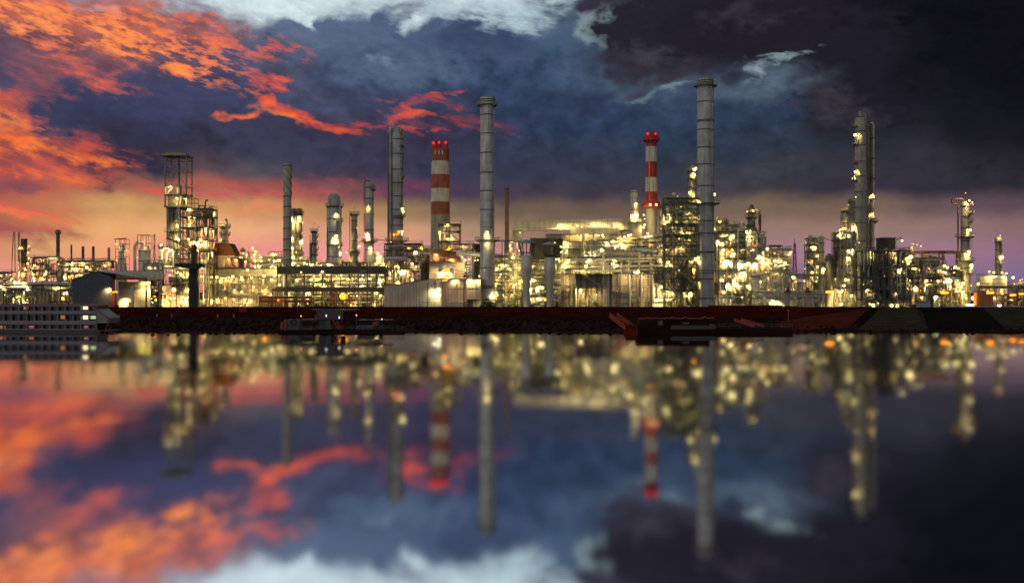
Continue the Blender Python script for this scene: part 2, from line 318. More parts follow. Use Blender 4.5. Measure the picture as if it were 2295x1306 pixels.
LCOL = {'spark': (1.0, .72, .24), 'amber': (1.0, .42, .07), 'mint': (.80, 1.0, .42), 'warm': (1.0, .70, .22), 'white': (1.0, .82, .46), 'soft': (1.0, .72, .26), 'sodium': (1.0, .22, .015), 'red': (1, .02, .02)}
LPOW = {'spark': .12, 'amber': .6, 'mint': .8, 'warm': 1.0, 'white': .8, 'soft': .45, 'sodium': .16, 'red': .02}
LDATA = {}
POWER = 10500.0
def lamp_light(parent, x, y, z, r, kind, aim=(0, .88, -.48), cone=160):
    """the beam of a floodlight, thrown into the plant and down"""
    key = (kind, round(r, 1), cone)
    if key not in LDATA:
        d = bpy.data.lights.new('floodlight_beam', 'SPOT'); d.color = LCOL[kind]; d.energy = POWER * LPOW[kind] * (max(.3, round(r, 1)) / .5) ** 1.3
        d.spot_size = math.radians(cone); d.spot_blend = .5; d.shadow_soft_size = .3; LDATA[key] = d
    o = bpy.data.objects.new('floodlight_beam', LDATA[key]); SC.collection.objects.link(o)
    q = parent; off = Vector((0, 0, 0))
    while q is not None: off += q.location; q = q.parent
    o.parent = parent; o.location = Vector((x, y, z)) - off
    o.rotation_euler = Vector(aim).to_track_quat('-Z', 'Y').to_euler()
    return o

# ------------------------------------------------------------------ mesh builder
class MB:
    def __init__(s): s.v = []; s.f = []; s.mi = []; s.sm = []; s.m = 0; s.smooth = False
    def _add(s, vs, fs, smooth=None):
        o = len(s.v); s.v += vs
        for f in fs:
            s.f.append(tuple(i + o for i in f)); s.mi.append(s.m); s.sm.append(s.smooth if smooth is None else smooth)
    def box(s, x0, x1, y0, y1, z0, z1):
        if x1 < x0: x0, x1 = x1, x0
        if y1 < y0: y0, y1 = y1, y0
        if z1 < z0: z0, z1 = z1, z0
        s._add([(x0,y0,z0),(x1,y0,z0),(x1,y1,z0),(x0,y1,z0),(x0,y0,z1),(x1,y0,z1),(x1,y1,z1),(x0,y1,z1)],
               [(0,3,2,1),(4,5,6,7),(0,1,5,4),(1,2,6,5),(2,3,7,6),(3,0,4,7)], False)
    def prism(s, pts, y0, y1):
        """outline in x-z extruded along y"""
        n = len(pts)
        s._add([(x, y0, z) for x, z in pts] + [(x, y1, z) for x, z in pts],
               [tuple(range(n)), tuple(range(2*n-1, n-1, -1))] + [(i, (i+1) % n + 0, (i+1) % n + n, i + n)[::-1] for i in range(n)], False)
    def beam(s, p, q, w, h=None):
        p = Vector(p); q = Vector(q); d = q - p
        if d.length < 1e-4: return
        h = h or w; d.normalize()
        a = Vector((0, 0, 1)) if abs(d.z) < .9 else Vector((0, 1, 0))
        u = d.cross(a).normalized() * (w / 2); v = d.cross(u).normalized() * (h / 2)
        vs = [tuple(c + i*u + j*v) for c in (p, q) for i, j in ((-1,-1),(1,-1),(1,1),(-1,1))]
        s._add(vs, [(0,1,2,3),(7,6,5,4),(0,4,5,1),(1,5,6,2),(2,6,7,3),(3,7,4,0)], False)
    def tube(s, pts, r, n=6, cap=True):
        pts = [Vector(p) for p in pts]
        rs = r if isinstance(r, (list, tuple)) else [r] * len(pts)
        rings = []
        for i, p in enumerate(pts):
            if i == 0: d = pts[1] - p
            elif i == len(pts) - 1: d = p - pts[i-1]
            else: d = (pts[i+1] - p).normalized() + (p - pts[i-1]).normalized()
            if d.length < 1e-6: d = Vector((0, 0, 1))
            d.normalize()
            a = Vector((0, 1, 0)) if abs(d.y) < .9 else Vector((1, 0, 0))
            u = d.cross(a).normalized(); w = d.cross(u)
            k = 1.0
            if 0 < i < len(pts) - 1:
                c = d.dot((p - pts[i-1]).normalized()); k = 1 / max(.6, c)
            rings.append([tuple(p + (math.cos(2*PI*j/n) * u + math.sin(2*PI*j/n) * w) * rs[i] * k) for j in range(n)])
        vs = [v for rg in rings for v in rg]
        fs = [(i*n + j, i*n + (j+1) % n, (i+1)*n + (j+1) % n, (i+1)*n + j) for i in range(len(pts)-1) for j in range(n)]
        s._add(vs, fs, n > 6)
        if cap:
            s._add(rings[0], [tuple(range(n-1, -1, -1))], False); s._add(rings[-1], [tuple(range(n))], False)
    def lathe(s, x, y, prof, n=20, smooth=True):
        """prof: list of (radius, z)"""
        vs = [(x + r*math.cos(2*PI*j/n), y + r*math.sin(2*PI*j/n), z) for r, z in prof for j in range(n)]
        fs = [(i*n + j, i*n + (j+1) % n, (i+1)*n + (j+1) % n, (i+1)*n + j) for i in range(len(prof)-1) for j in range(n)]
        s._add(vs, fs, smooth)
        k = len(prof) - 1
        if prof[0][0] > .01: s._add(vs[:n], [tuple(range(n-1, -1, -1))], False)
        if prof[k][0] > .01: s._add(vs[k*n:], [tuple(range(n))], False)
    def hcyl(s, p, q, r, n=14, dome=True):
        p = Vector(p); q = Vector(q); d = (q - p).normalized()
        if dome: s.tube([p - d*r*.45, p - d*r*.3, p, q, q + d*r*.3, q + d*r*.45], [r*.25, r*.75, r, r, r*.75, r*.25], n)
        else: s.tube([p, q], r, n)
    def ball(s, x, y, z, r, n=8, m=5, sy=1.0):
        prof = [(r*math.sin(PI*i/m), z - r*math.cos(PI*i/m)) for i in range(m+1)]
        prof[0] = (.001, prof[0][1]); prof[-1] = (.001, prof[-1][1])
        s.lathe(x, y, prof, n)
    def build(s, name, mats, parent=None, **props):
        if not s.f: return None
        ox, oy, oz = (0, 0, 0)
        if parent is not None:
            p = parent
            while p is not None:
                ox += p.location.x; oy += p.location.y; oz += p.location.z; p = p.parent
        else:
            xs = [v[0] for v in s.v]; ys = [v[1] for v in s.v]; zs = [v[2] for v in s.v]
            ox, oy, oz = (min(xs) + max(xs)) / 2, (min(ys) + max(ys)) / 2, min(zs)
        me = bpy.data.meshes.new(name)
        me.from_pydata([(a - ox, b - oy, c - oz) for a, b, c in s.v], [], s.f)
        if not isinstance(mats, (list, tuple)): mats = [mats]
        for m in mats: me.materials.append(m)
        me.polygons.foreach_set('material_index', s.mi)
        me.polygons.foreach_set('use_smooth', s.sm)
        me.update()
        o = bpy.data.objects.new(name, me); SC.collection.objects.link(o)
        if parent is not None: o.parent = parent
        else: o.location = (ox, oy, oz)
        for k, v in props.items(): o[k] = v
        return o

def thing(name, label, cat, loc, group=None):
    o = bpy.data.objects.new(name, None); SC.collection.objects.link(o)
    o.empty_display_size = 1; o.location = loc
    o['label'] = label; o['category'] = cat
    if group: o['group'] = group
    return o

# ------------------------------------------------------------------ photograph scale to metres
ZG = 3.3                       # level of the plant ground
def S(D): return D / F
def PX(X, D): return (X - CX) * D / F
def PZ(Y, D): return H - (Y - HY) * D / F

def lamp(root, x, y, z, r=.55, kind='warm', arm=(0, 1.0, .6)):
    r *= .58
    m = MB()
    m.lathe(x, y, [(r*.35, z + r*1.3), (r*.9, z + r*.98), (r*.95, z + r*.8)][::-1], 8)
    if arm: m.beam((x, y, z + r*.9), (x + arm[0], y + arm[1], z + r*.9 + arm[2]), .14)
    h = m.build('floodlight', STEEL, root)
    b = MB(); b.ball(x, y, z, r, 8, 5); b.build('lamp_glass', LENS[kind], h)
    lamp_light(h, x, y + r*.6, z + r*.1, r, kind)
    return h

def railing_ring(m, x, y, r, z, a0=0, a1=2*PI, n=12, hh=1.15, w=.10):
    st = (a1 - a0) / n
    pts = [(x + r*math.cos(a0 + i*st), y + r*math.sin(a0 + i*st)) for i in range(n + 1)]
    for i, (px, py) in enumerate(pts):
        m.beam((px, py, z), (px, py, z + hh), w)
        if i:
            qx, qy = pts[i-1]
            for k in (.55, 1.0): m.beam((qx, qy, z + hh*k), (px, py, z + hh*k), w)
def railing_line(m, p, q, step=2.2, hh=1.15, w=.10):
    p = Vector(p); q = Vector(q); n = max(1, int((q - p).length / step))
    for i in range(n + 1):
        c = p.lerp(q, i / n); m.beam(c, c + Vector((0, 0, hh)), w)
    for k in (.55, 1.0): m.beam(p + Vector((0, 0, hh*k)), q + Vector((0, 0, hh*k)), w)
def ladder(m, x, y, z0, z1, w=.55, t=.09, cage=True):
    for s_ in (-1, 1): m.beam((x + s_*w/2, y, z0), (x + s_*w/2, y, z1), t)
    k = z0
    while k < z1: m.beam((x - w/2, y, k), (x + w/2, y, k), t*.7); k += .9
    if cage:
        k = z0 + 2.5
        while k < z1:
            m.beam((x - w*.7, y - .75, k), (x + w*.7, y - .75, k), t); m.beam((x - w*.7, y, k), (x - w*.7, y - .75, k), t); m.beam((x + w*.7, y, k), (x + w*.7, y - .75, k), t); k += 2.4

def platform(root, x, y, z, r, rr, side=None, rail=YRAIL, deck=GRATE):
    """ring walkway round a vessel of radius rr; side: (a0,a1) in degrees for a part ring"""
    a0, a1 = (math.radians(v) for v in (side or (0, 360)))
    n = max(4, int(16 * (a1 - a0) / (2*PI)))
    m = MB()
    for i in range(n):
        b0 = a0 + (a1-a0)*i/n; b1 = a0 + (a1-a0)*(i+1)/n
        vs = [(x + q*math.cos(b), y + q*math.sin(b), zz) for zz in (z - .18, z) for q, b in ((rr*.98, b0), (r, b0), (r, b1), (rr*.98, b1))]
        m._add(vs, [(0,3,2,1),(4,5,6,7),(0,1,5,4),(1,2,6,5),(2,3,7,6),(3,0,4,7)], False)
        bm = (b0 + b1) / 2
        m.beam((x + rr*math.cos(bm), y + rr*math.sin(bm), z - 1.1), (x + r*.95*math.cos(bm), y + r*.95*math.sin(bm), z - .1), .14)
    d = m.build('platform', deck, root)
    m = MB(); railing_ring(m, x, y, r, z, a0, a1, n); m.build('railing', rail, d)
    return d

FRONT = (200, 340)
def column(name, label, cat, X, Ytop, w, D, Yb=688, mat_=SHELLG, rings=(), plats=(), pipes=(), lamps=(), top='dome', ladders=(), prof=None, cap=None, group=None, ringm=STEEL, skirt=None, seg=22):
    """a process column or stack: prof is (half width px, Y) down from the top if the outline is not straight"""
    s = S(D); x = PX(X, D); y = D; r = w/2*s
    root = thing(name, label, cat, (x, y, ZG), group)
    m = MB()
    if prof is None: prof = [(w/2, Ytop), (w/2, Yb)]
    pr = [(hw*s, PZ(Y, D)) for hw, Y in prof]
    pr[-1] = (pr[-1][0], ZG)
    zt = pr[0][1]; rt = pr[0][0]
    if top == 'dome': pr = [(.02, zt + rt*.55), (rt*.55, zt + rt*.45), (rt*.88, zt + rt*.2)] + pr
    m.lathe(x, y, pr[::-1], seg)
    m.m = 1
    def rad(Y):
        for (h0, Y0), (h1, Y1) in zip(prof, prof[1:]):
            if Y0 <= Y <= Y1: return (h0 + (h1-h0)*(Y-Y0)/max(1e-6, Y1-Y0))*s
        return prof[-1][0]*s
    for Y in rings:
        rr = rad(Y); z = PZ(Y, D)
        m.lathe(x, y, [(rr*.9, z-.22), (rr + .18, z-.22), (rr + .18, z+.14), (rr*.9, z+.14)], seg, False)
    if top == 'open':
        m.m = 1; m.lathe(x, y, [(rt*.8, zt - .3), (rt*.8, zt + .02)], seg)
    m.build('shell', [mat_, ringm], root)
    if cap:
        m = MB(); r0, r1 = rad(cap[0]) + .06, rad(cap[1]) + .06; m.lathe(x, y, [(r1, PZ(cap[1], D)), (r0, PZ(cap[0], D)), (r0*.8, PZ(cap[0], D) + .05), (r0*.8, PZ(cap[0], D) - 1)], seg)
        for i in range(14):
            a = 2*PI*i/14; m.box(x + r0*math.cos(a) - .15, x + r0*math.cos(a) + .15, y + r0*math.sin(a) - .15, y + r0*math.sin(a) + .15, PZ(cap[1], D), PZ(cap[0], D))
        m.build('cap', SHELLD, root)
    for p in plats:
        Y, pw = p[0], p[1]; side = p[2] if len(p) > 2 else None
        platform(root, x, y, PZ(Y, D), pw/2*s, rad(Y), side)
    for (X1, Y0, Y1) in ladders:
        m = MB(); xx = PX(X1, D); yy = y - math.sqrt(max(.01, (rad((Y0+Y1)/2) + .3)**2 - (xx - x)**2)) - .2
        ladder(m, xx, yy, PZ(Y1, D), PZ(Y0, D)); m.build('ladder', GALV, root)
    for p in pipes:       # (radius px, [(X,Y,depth offset m)...], material)
        m = MB(); m.tube([(PX(a, D), D + c, PZ(b, D)) for a, b, c in p[1]], p[0]*s, 8); m.build('pipe', p[2] if len(p) > 2 else GALV, root)
    for l in lamps:
        X1, Y1 = l[0], l[1]; rr = l[2] if len(l) > 2 else .55; kd = l[3] if len(l) > 3 else 'warm'
        xx = PX(X1, D); ra = rad(Y1); dxx = xx - x
        yy = y - math.sqrt(max(0, ra*ra - dxx*dxx)) - 1.3 if abs(dxx) < ra else y - .6
        lamp(root, xx, yy, PZ(Y1, D), rr, kd, (0, 1.3, .2) if abs(dxx) < ra else ((-(abs(dxx)-ra)-.1)*(1 if dxx > 0 else -1), .3, .2))
    return root

def steel_frame(m, xs, ys, zs, w=.3, brace=None, rng=None):
    for x in xs:
        for y in ys: m.beam((x, y, zs[0]), (x, y, zs[-1]), w)
    for z in zs[1:]:
        for y in ys: m.beam((xs[0], y, z), (xs[-1], y, z), w*.9)
        for x in xs: m.beam((x, ys[0], z), (x, ys[-1], z), w*.9)
    if brace:
        for i in range(len(xs)-1):
            for j in range(len(zs)-1):
                if rng.random() < brace:
                    a, b = ((xs[i], zs[j]), (xs[i+1], zs[j+1])) if rng.random() < .5 else ((xs[i+1], zs[j]), (xs[i], zs[j+1]))
                    m.beam((a[0], ys[0], a[1]), (b[0], ys[0], b[1]), w*.6)

def stair_flight(m, p, q, yw=1.0, t=.22):
    """two stringers, treads and rails"""
    p = Vector(p); q = Vector(q)
    for k in (0, yw):
        o = Vector((0, k, 0)); m.m = 0; m.beam(p + o, q + o, t*.6, t)
        m.m = 1; m.beam(p + o + Vector((0,0,1.05)), q + o + Vector((0,0,1.05)), .11); m.beam(p + o + Vector((0,0,.55)), q + o + Vector((0,0,.55)), .09)
        n = max(2, int((q-p).length/1.6))
        for i in range(n+1):
            c = p.lerp(q, i/n) + o; m.beam(c, c + Vector((0,0,1.05)), .08)
    m.m = 0
    n = max(3, int(abs(q.z-p.z)/.42))
    for i in range(n): 
        c = p.lerp(q, (i+.5)/n); m.box(c.x-.16, c.x+.16, c.y, c.y+yw, c.z-.04, c.z+.02)

def unit(name, label, cat, X0, X1, Ytop, D, depth=14, floors=(), bays=4, n_pipe=25, n_ves=4, n_lamp=6, seed=1, fm=STEEL, rail=YRAIL,
         pm=(GALV, CLAD, SHELLO), pr=(.12, .38), brace=.35, Yb=688, lamps=(), lk='warm', lr=(.4, .6), backwall=None, group=None, w=.3, riser=.35, vsize=1.0):
    """an open steel process structure with decks, rails, vessels, pipe runs and floodlights"""
    rng = random.Random(seed); s = S(D)
    x0, x1 = PX(X0, D), PX(X1, D); y0, y1 = D - depth/2, D + depth/2
    root = thing(name, label, cat, ((x0+x1)/2, D, ZG), group)
    zs = [ZG] + sorted(PZ(Y, D) for Y in floors) + ([PZ(Ytop, D)] if Ytop not in floors else [])
    xs = [x0 + (x1-x0)*i/bays for i in range(bays+1)]
    m = MB(); steel_frame(m, xs, [y0, (y0+y1)/2, y1], zs, w, brace, rng); m.build('steel_frame', fm, root)
    if backwall:
        m = MB(); m.box(x0+.3, x1-.3, y1-.9, y1-.5, ZG, zs[-1]-.4); m.build('back_wall', backwall, root)
    for k, z in enumerate(zs[1:]):
        a, b = x0, x1
        if k == len(zs)-2 and bays > 2 and rng.random() < .5: a = xs[rng.choice((0, 1))]
        m = MB(); m.box(a-.4, b+.4, y0-.5, y1+.4, z+.16, z+.3); dk = m.build('deck', GRATE, root)
        m = MB(); railing_line(m, (a-.35, y0-.45, z+.3), (b+.35, y0-.45, z+.3)); railing_line(m, (b+.35, y0-.45, z+.3), (b+.35, y1, z+.3), 3)
        m.build('railing', rail, dk)
    # vessels
    lev = zs[:-1]
    for i in range(n_ves):
        k = rng.randrange(len(lev)); z = lev[k] + .35; hh = zs[k+1] - z - .5
        if hh < 1.2: continue
        m = MB(); q = rng.random(); cx = rng.uniform(x0+1.5, x1-1.5); cy = rng.uniform(y0+1.2, y1-1.5)
        if q < .5:
            r = min(hh*.28, rng.uniform(.7, 1.5)*vsize); l = min(rng.uniform(3, 8)*vsize, (x1-x0)*.45)
            m.hcyl((cx-l/2, cy, z+r+.6), (cx+l/2, cy, z+r+.6), r)
            for e in (-.3, .3): m.box(cx+e*l-.25, cx+e*l+.25, cy-r*.6, cy+r*.6, z, z+.8)
            m.build('horizontal_drum', rng.choice(pm), root)
        else:
            r = rng.uniform(.6, 1.4)*vsize; h2 = hh*rng.uniform(.55, .95)
            m.lathe(cx, cy, [(r*.8, z), (r, z+.3), (r, z+h2-r*.6), (r*.8, z+h2-r*.2), (.05, z+h2)], 12)
            m.lathe(cx, cy, [(r*.9, z+h2*.5-.1), (r+.12, z+h2*.5-.1), (r+.12, z+h2*.5+.1), (r*.9, z+h2*.5+.1)], 12, False)
            m.build('upright_vessel', rng.choice(pm), root)
    # pipe runs: manhattan walks through the frame, most near the front face
    for i in range(n_pipe):
        r = rng.uniform(*pr)
        y = y0 - .2 + (y1-y0)*rng.random()**2*.8
        up = rng.random() < riser
        if up:
            x = rng.uniform(x0, x1); za = ZG + rng.random()*(zs[-1]-ZG)*.5; zb = min(zs[-1]+rng.uniform(0, 1.5), za + rng.uniform(.3, .9)*(zs[-1]-ZG))
            pts = [(x, y, za), (x, y, zb)]; dx = rng.choice((-1, 1))*rng.uniform(1, (x1-x0)*.35)
            if rng.random() < .7:
                xe = min(max(x+dx, x0-.5), x1+.5); pts += [(xe, y, zb)]
                if rng.random() < .6: pts += [(xe, y, zb - rng.uniform(1, max(1.2, (zb-ZG)*.5)))]
            if rng.random() < .4: pts = [(x, y+rng.uniform(1, 3), za)] + pts
        else:
            k = rng.randrange(1, len(zs)); z = zs[k] - rng.uniform(.2, 1.3) if rng.random() < .6 else rng.uniform(ZG+.5, zs[-1])
            xa = rng.uniform(x0, x0+(x1-x0)*.6); xb = min(x1+.5, xa + rng.uniform(.25, .9)*(x1-x0)); pts = [(xa, y, z), (xb, y, z)]
            if rng.random() < .6: pts += [(xb, y, max(ZG, z - rng.uniform(1, 5)))]
            if rng.random() < .4: pts = [(xa, y, max(ZG, z + rng.uniform(-4, 2)))] + pts
            if rng.random() < .3: pts = pts + [(pts[-1][0], y+2.5, pts[-1][2])]
        m = MB(); m.tube(pts, r, 6)
        m.build('pipe', rng.choice(pm), root)
    # valves and small fittings
    for i in range(int(n_pipe*.4)):
        x = rng.uniform(x0, x1); z = rng.choice(lev) + rng.uniform(.5, 1.6); y = y0 + rng.random()*3
        m = MB(); q = rng.uniform(.25, .6)
        if rng.random() < .5: m.box(x-q, x+q, y-q, y+q, z-q, z+q*rng.uniform(.6, 2.2))
        else: m.tube([(x, y, z-q), (x, y, z+q)], q*.7, 8); m.tube([(x, y-q*1.6, z), (x, y+q, z)], q*.3, 6)
        m.build(rng.choice(('valve', 'control_box')) , rng.choice(pm), root)
    for i in range(int(n_lamp*3.2)):
        k = rng.randrange(1, len(zs)); x = rng.choice(xs) + rng.uniform(-1.5, 1.5); y = y0 + rng.choice((-.7, -.5, 1.5, 4))
        lamp(root, x, y, zs[k] - rng.uniform(.9, 1.8) if zs[k]-ZG > 3 else zs[k]-.8, rng.uniform(lr[0]*.5, lr[1]*.9), lk if rng.random() < .4 else rng.choice(('white', 'soft', 'amber', 'mint', 'spark', 'spark', 'spark', 'spark')), (0, .4, .5))
    for l in lamps:
        lamp(root, PX(l[0], D), y0-1.1, PZ(l[1], D), l[2] if len(l) > 2 else .6, l[3] if len(l) > 3 else lk, (0, 1.0, .5))
    return root

def stair_tower(name, label, X0, X1, Ytop, D, depth=4.0, nfl=6, fm=GREEN, rail=YRAIL, lamps=(), start=1):
    x0, x1 = PX(X0, D), PX(X1, D); y0, y1 = D - depth/2, D + depth/2; zt = PZ(Ytop, D)
    root = thing(name, label, 'stair tower', ((x0+x1)/2, D, ZG))
    zs = [ZG + (zt-ZG)*i/nfl for i in range(nfl+1)]
    m = MB(); rng = random.Random(5); steel_frame(m, [x0, x1], [y0, y1], zs, .26, .5, rng); m.build('steel_frame', fm, root)
    for i in range(nfl):
        a, b = (x0+1.1, x1-1.1) if (i + start) % 2 else (x1-1.1, x0+1.1)
        m = MB(); stair_flight(m, (a, y0+.3 + (1.6 if i % 2 else 0), zs[i]+.1), (b, y0+.3 + (1.6 if i % 2 else 0), zs[i+1])); m.build('stair_flight', [fm, rail], root)
        m = MB(); e = (b, x1 if b > (x0+x1)/2 else x0); m.box(min(e), max(e), y0, y1, zs[i+1]-.1, zs[i+1]+.05)
        d = m.build('landing', GRATE, root)
        m = MB(); railing_line(m, (min(e), y0, zs[i+1]), (max(e), y0, zs[i+1]), 1.2); m.build('railing', rail, d)
    for l in lamps: lamp(root, PX(l[0], D), y0-.7, PZ(l[1], D), l[2] if len(l) > 2 else .5, 'warm', (0, .7, .3))
    return root

# ------------------------------------------------------------------ water
def water_mat():
    m = bpy.data.materials.new('still river water'); m.use_nodes = True
    nt = m.node_tree; nd = nt.nodes; lk = nt.links; nd.clear()
    g = nd.new('ShaderNodeBsdfGlossy'); g.distribution = 'GGX'; g.inputs['Roughness'].default_value = .03; g.inputs['Color'].default_value = (.90, .92, .95, 1)
    # fine ripples, too small to see one by one: slopes across the view grow where the breeze ruffles the far water
    geo = nd.new('ShaderNodeNewGeometry')
    wn = []
    for k in (911.0, 1377.0, 703.0):
        sc = nd.new('ShaderNodeVectorMath'); sc.operation = 'SCALE'; lk.new(geo.outputs['Position'], sc.inputs[0]); sc.inputs['Scale'].default_value = k
        w = nd.new('ShaderNodeTexWhiteNoise'); w.noise_dimensions = '3D'; lk.new(sc.outputs[0], w.inputs[0]); wn.append(w.outputs['Color'])
    ad = nd.new('ShaderNodeVectorMath'); ad.operation = 'ADD'; lk.new(wn[0], ad.inputs[0]); lk.new(wn[1], ad.inputs[1])
    sb = nd.new('ShaderNodeVectorMath'); sb.operation = 'SUBTRACT'; ad2 = nd.new('ShaderNodeVectorMath'); ad2.operation = 'ADD'; lk.new(ad.outputs[0], ad2.inputs[0]); lk.new(wn[2], ad2.inputs[1]); lk.new(ad2.outputs[0], sb.inputs[0]); sb.inputs[1].default_value = (1.5, 1.5, 1.5)
    sp = nd.new('ShaderNodeSeparateXYZ'); lk.new(sb.outputs[0], sp.inputs[0])
    fl = nd.new('ShaderNodeVectorMath'); fl.operation = 'MULTIPLY'; lk.new(geo.outputs['Position'], fl.inputs[0]); fl.inputs[1].default_value = (1, 1, 0)
    ry = nd.new('ShaderNodeVectorMath'); ry.operation = 'CROSS_PRODUCT'; lk.new(fl.outputs[0], ry.inputs[0]); ry.inputs[1].default_value = (0, 0, .00026)
    t1 = nd.new('ShaderNodeVectorMath'); t1.operation = 'SCALE'; lk.new(ry.outputs[0], t1.inputs[0]); lk.new(sp.outputs[0], t1.inputs['Scale'])
    ry2 = nd.new('ShaderNodeVectorMath'); ry2.operation = 'NORMALIZE'; lk.new(fl.outputs[0], ry2.inputs[0])
    n2 = nd.new('ShaderNodeTexNoise'); n2.inputs['Scale'].default_value = 1.0; n2.inputs['Detail'].default_value = 2
    mp = nd.new('ShaderNodeMapping'); mp.inputs['Scale'].default_value = (.05, .18, 1); lk.new(geo.outputs['Position'], mp.inputs[0]); lk.new(mp.outputs[0], n2.inputs[0])
    sw = nd.new('ShaderNodeMath'); sw.operation = 'MULTIPLY_ADD'; lk.new(n2.outputs['Fac'], sw.inputs[0]); sw.inputs[1].default_value = .003; sw.inputs[2].default_value = -.0015
    c = nd.new('ShaderNodeMath'); c.operation = 'MULTIPLY_ADD'; lk.new(sp.outputs[1], c.inputs[0]); c.inputs[1].default_value = .0026; lk.new(sw.outputs[0], c.inputs[2])
    t2 = nd.new('ShaderNodeVectorMath'); t2.operation = 'SCALE'; lk.new(ry2.outputs[0], t2.inputs[0]); lk.new(c.outputs[0], t2.inputs['Scale'])
    a1 = nd.new('ShaderNodeVectorMath'); a1.operation = 'ADD'; lk.new(t1.outputs[0], a1.inputs[0]); lk.new(t2.outputs[0], a1.inputs[1])
    cm = nd.new('ShaderNodeVectorMath'); cm.operation = 'ADD'; lk.new(a1.outputs[0], cm.inputs[0]); cm.inputs[1].default_value = (0, 0, 1)
    nm = nd.new('ShaderNodeVectorMath'); nm.operation = 'NORMALIZE'; lk.new(cm.outputs[0], nm.inputs[0])
    lk.new(nm.outputs[0], g.inputs['Normal'])
    o = nd.new('ShaderNodeOutputMaterial'); lk.new(g.outputs[0], o.inputs[0])
    return m
m = MB(); m._add([(-3500, -60, 0), (3500, -60, 0), (3500, 330, 0), (-3500, 330, 0)], [(0, 1, 2, 3)])
m.build('river_water', water_mat(), kind='structure')

# ------------------------------------------------------------------ land: rough foreshore, bank and plant ground in one sheet
def ground_mat():
    m = bpy.data.materials.new('dark earth, rubble and asphalt'); m.use_nodes = True
    nt = m.node_tree; nd = nt.nodes; lk = nt.links; b = nd['Principled BSDF']; b.inputs['Roughness'].default_value = .9; b.inputs['Specular IOR Level'].default_value = .03
    t = nd.new('ShaderNodeTexCoord')
    n = nd.new('ShaderNodeTexNoise'); n.inputs['Scale'].default_value = .22; n.inputs['Detail'].default_value = 9; n.inputs['Roughness'].default_value = .7; lk.new(t.outputs['Object'], n.inputs[0])
    r = nd.new('ShaderNodeValToRGB'); e = r.color_ramp.elements; e[0].position = .35; e[0].color = (.006, .003, .0024, 1); e[1].position = .7; e[1].color = (.036, .012, .009, 1)
    lk.new(n.outputs['Fac'], r.inputs[0]); lk.new(r.outputs[0], b.inputs['Base Color'])
    bp = nd.new('ShaderNodeBump'); bp.inputs['Strength'].default_value = .8; bp.inputs['Distance'].default_value = .6; lk.new(n.outputs['Fac'], bp.inputs['Height']); lk.new(bp.outputs[0], b.inputs['Normal'])
    return m
m = MB()
xs = [-3500, -900, -420, -260] + [-200 + i*4 for i in range(101)] + [260, 420, 900, 3500]
# (distance, height): foreshore, rubble slope, foot of wall, crest, plant level
prof = [(268, -.8), (272, -.1), (277, .25), (286, .35), (300, .5), (318, .5), (340, .7), (360, .9), (376, 1.2), (384, 1.3), (385.2, 3.6), (392, ZG), (430, ZG), (900, ZG), (2500, ZG), (6000, ZG)]
rg = random.Random(3)
vs = []
for (d, z) in prof:
    for x in xs:
        jit = 0
        if 268 < d < 380 and abs(x) <= 200:
            jit = mnoise.noise(Vector((x*.06, d*.05, 0)))*.6 + mnoise.noise(Vector((x*.31, d*.2, 4)))*.35
        if x < -84 and d < 290: dd0 = 14 * min(1, (-84 - x)/8) * (290 - d)/22
        else: dd0 = 0
        dd = d + dd0 + (mnoise.noise(Vector((x*.03, 7, 0)))*1.6 + mnoise.noise(Vector((x*.17, 3, 0)))*1.2 if d < 300 else 0)
        vs.append((x, dd, max(z + jit, z*.4)))
nx = len(xs)
m._add(vs, [(i*nx+j, i*nx+j+1, (i+1)*nx+j+1, (i+1)*nx+j) for i in range(len(prof)-1) for j in range(nx-1)], True)
m.build('riverbank_ground', ground_mat(), kind='structure')

# ================================================================== helper builders for this plant
def bld_box(name, label, cat, X0, X1, Ytop, Yb, D, depth, wall, roof=None, bits=None, lamps=(), roofrise=0, parap=.4, group=None):
    x0, x1 = PX(X0, D), PX(X1, D); z0 = ZG if Yb is None else PZ(Yb, D); z1 = PZ(Ytop, D)
    root = thing(name, label, cat, ((x0+x1)/2, D, ZG), group)
    m = MB(); m.box(x0, x1, D, D+depth, z0, z1); m.build('wall', wall, root)
    m = MB(); m.box(x0-.3, x1+.3, D-.3, D+depth+.3, z1, z1+parap)
    m.build('roof', roof or STEEL, root)
    if bits: bits(root, x0, x1, z0, z1)
    for l in lamps: lamp(root, PX(l[0], D), D-1.1, PZ(l[1], D), l[2] if len(l) > 2 else .5, l[3] if len(l) > 3 else 'warm', (0, 1.1, .2))
    return root
def pipe_only(name, label, D, pts, rpx, mat_, n=12, group=None, cat='pipe', props=()):
    """one long elevated duct on its own steel props"""
    s = S(D); P_ = [(PX(a, D), D + c, PZ(b, D)) for a, b, c in pts]
    root = thing(name, label, cat, (P_[0][0], D, ZG), group)
    m = MB(); m.tube(P_, rpx*s, n); m.build('duct', mat_, root)
    m = MB()
    for a, b, c in zip(P_, P_[1:], range(99)):
        L_ = (Vector(b)-Vector(a)).length
        for i in range(1, int(L_/6)):
            c_ = Vector(a).lerp(Vector(b), i*6/L_); d = (Vector(b)-Vector(a)).normalized()*.12
            m.tube([c_-d, c_+d], rpx*s*1.07, n)
    m.build('flange', STEEL, root)
    for X in props:
        m = MB(); x = PX(X, D)
        za = min((p[2] for p in P_), default=ZG)
        for k in (-1, 1): m.beam((x+k*1.2, D, ZG), (x+k*.5, D, za), .25)
        m.beam((x-1, D, (ZG+za)/2), (x+1, D, (ZG+za)/2), .2); m.build('support', STEEL, root)
    return root
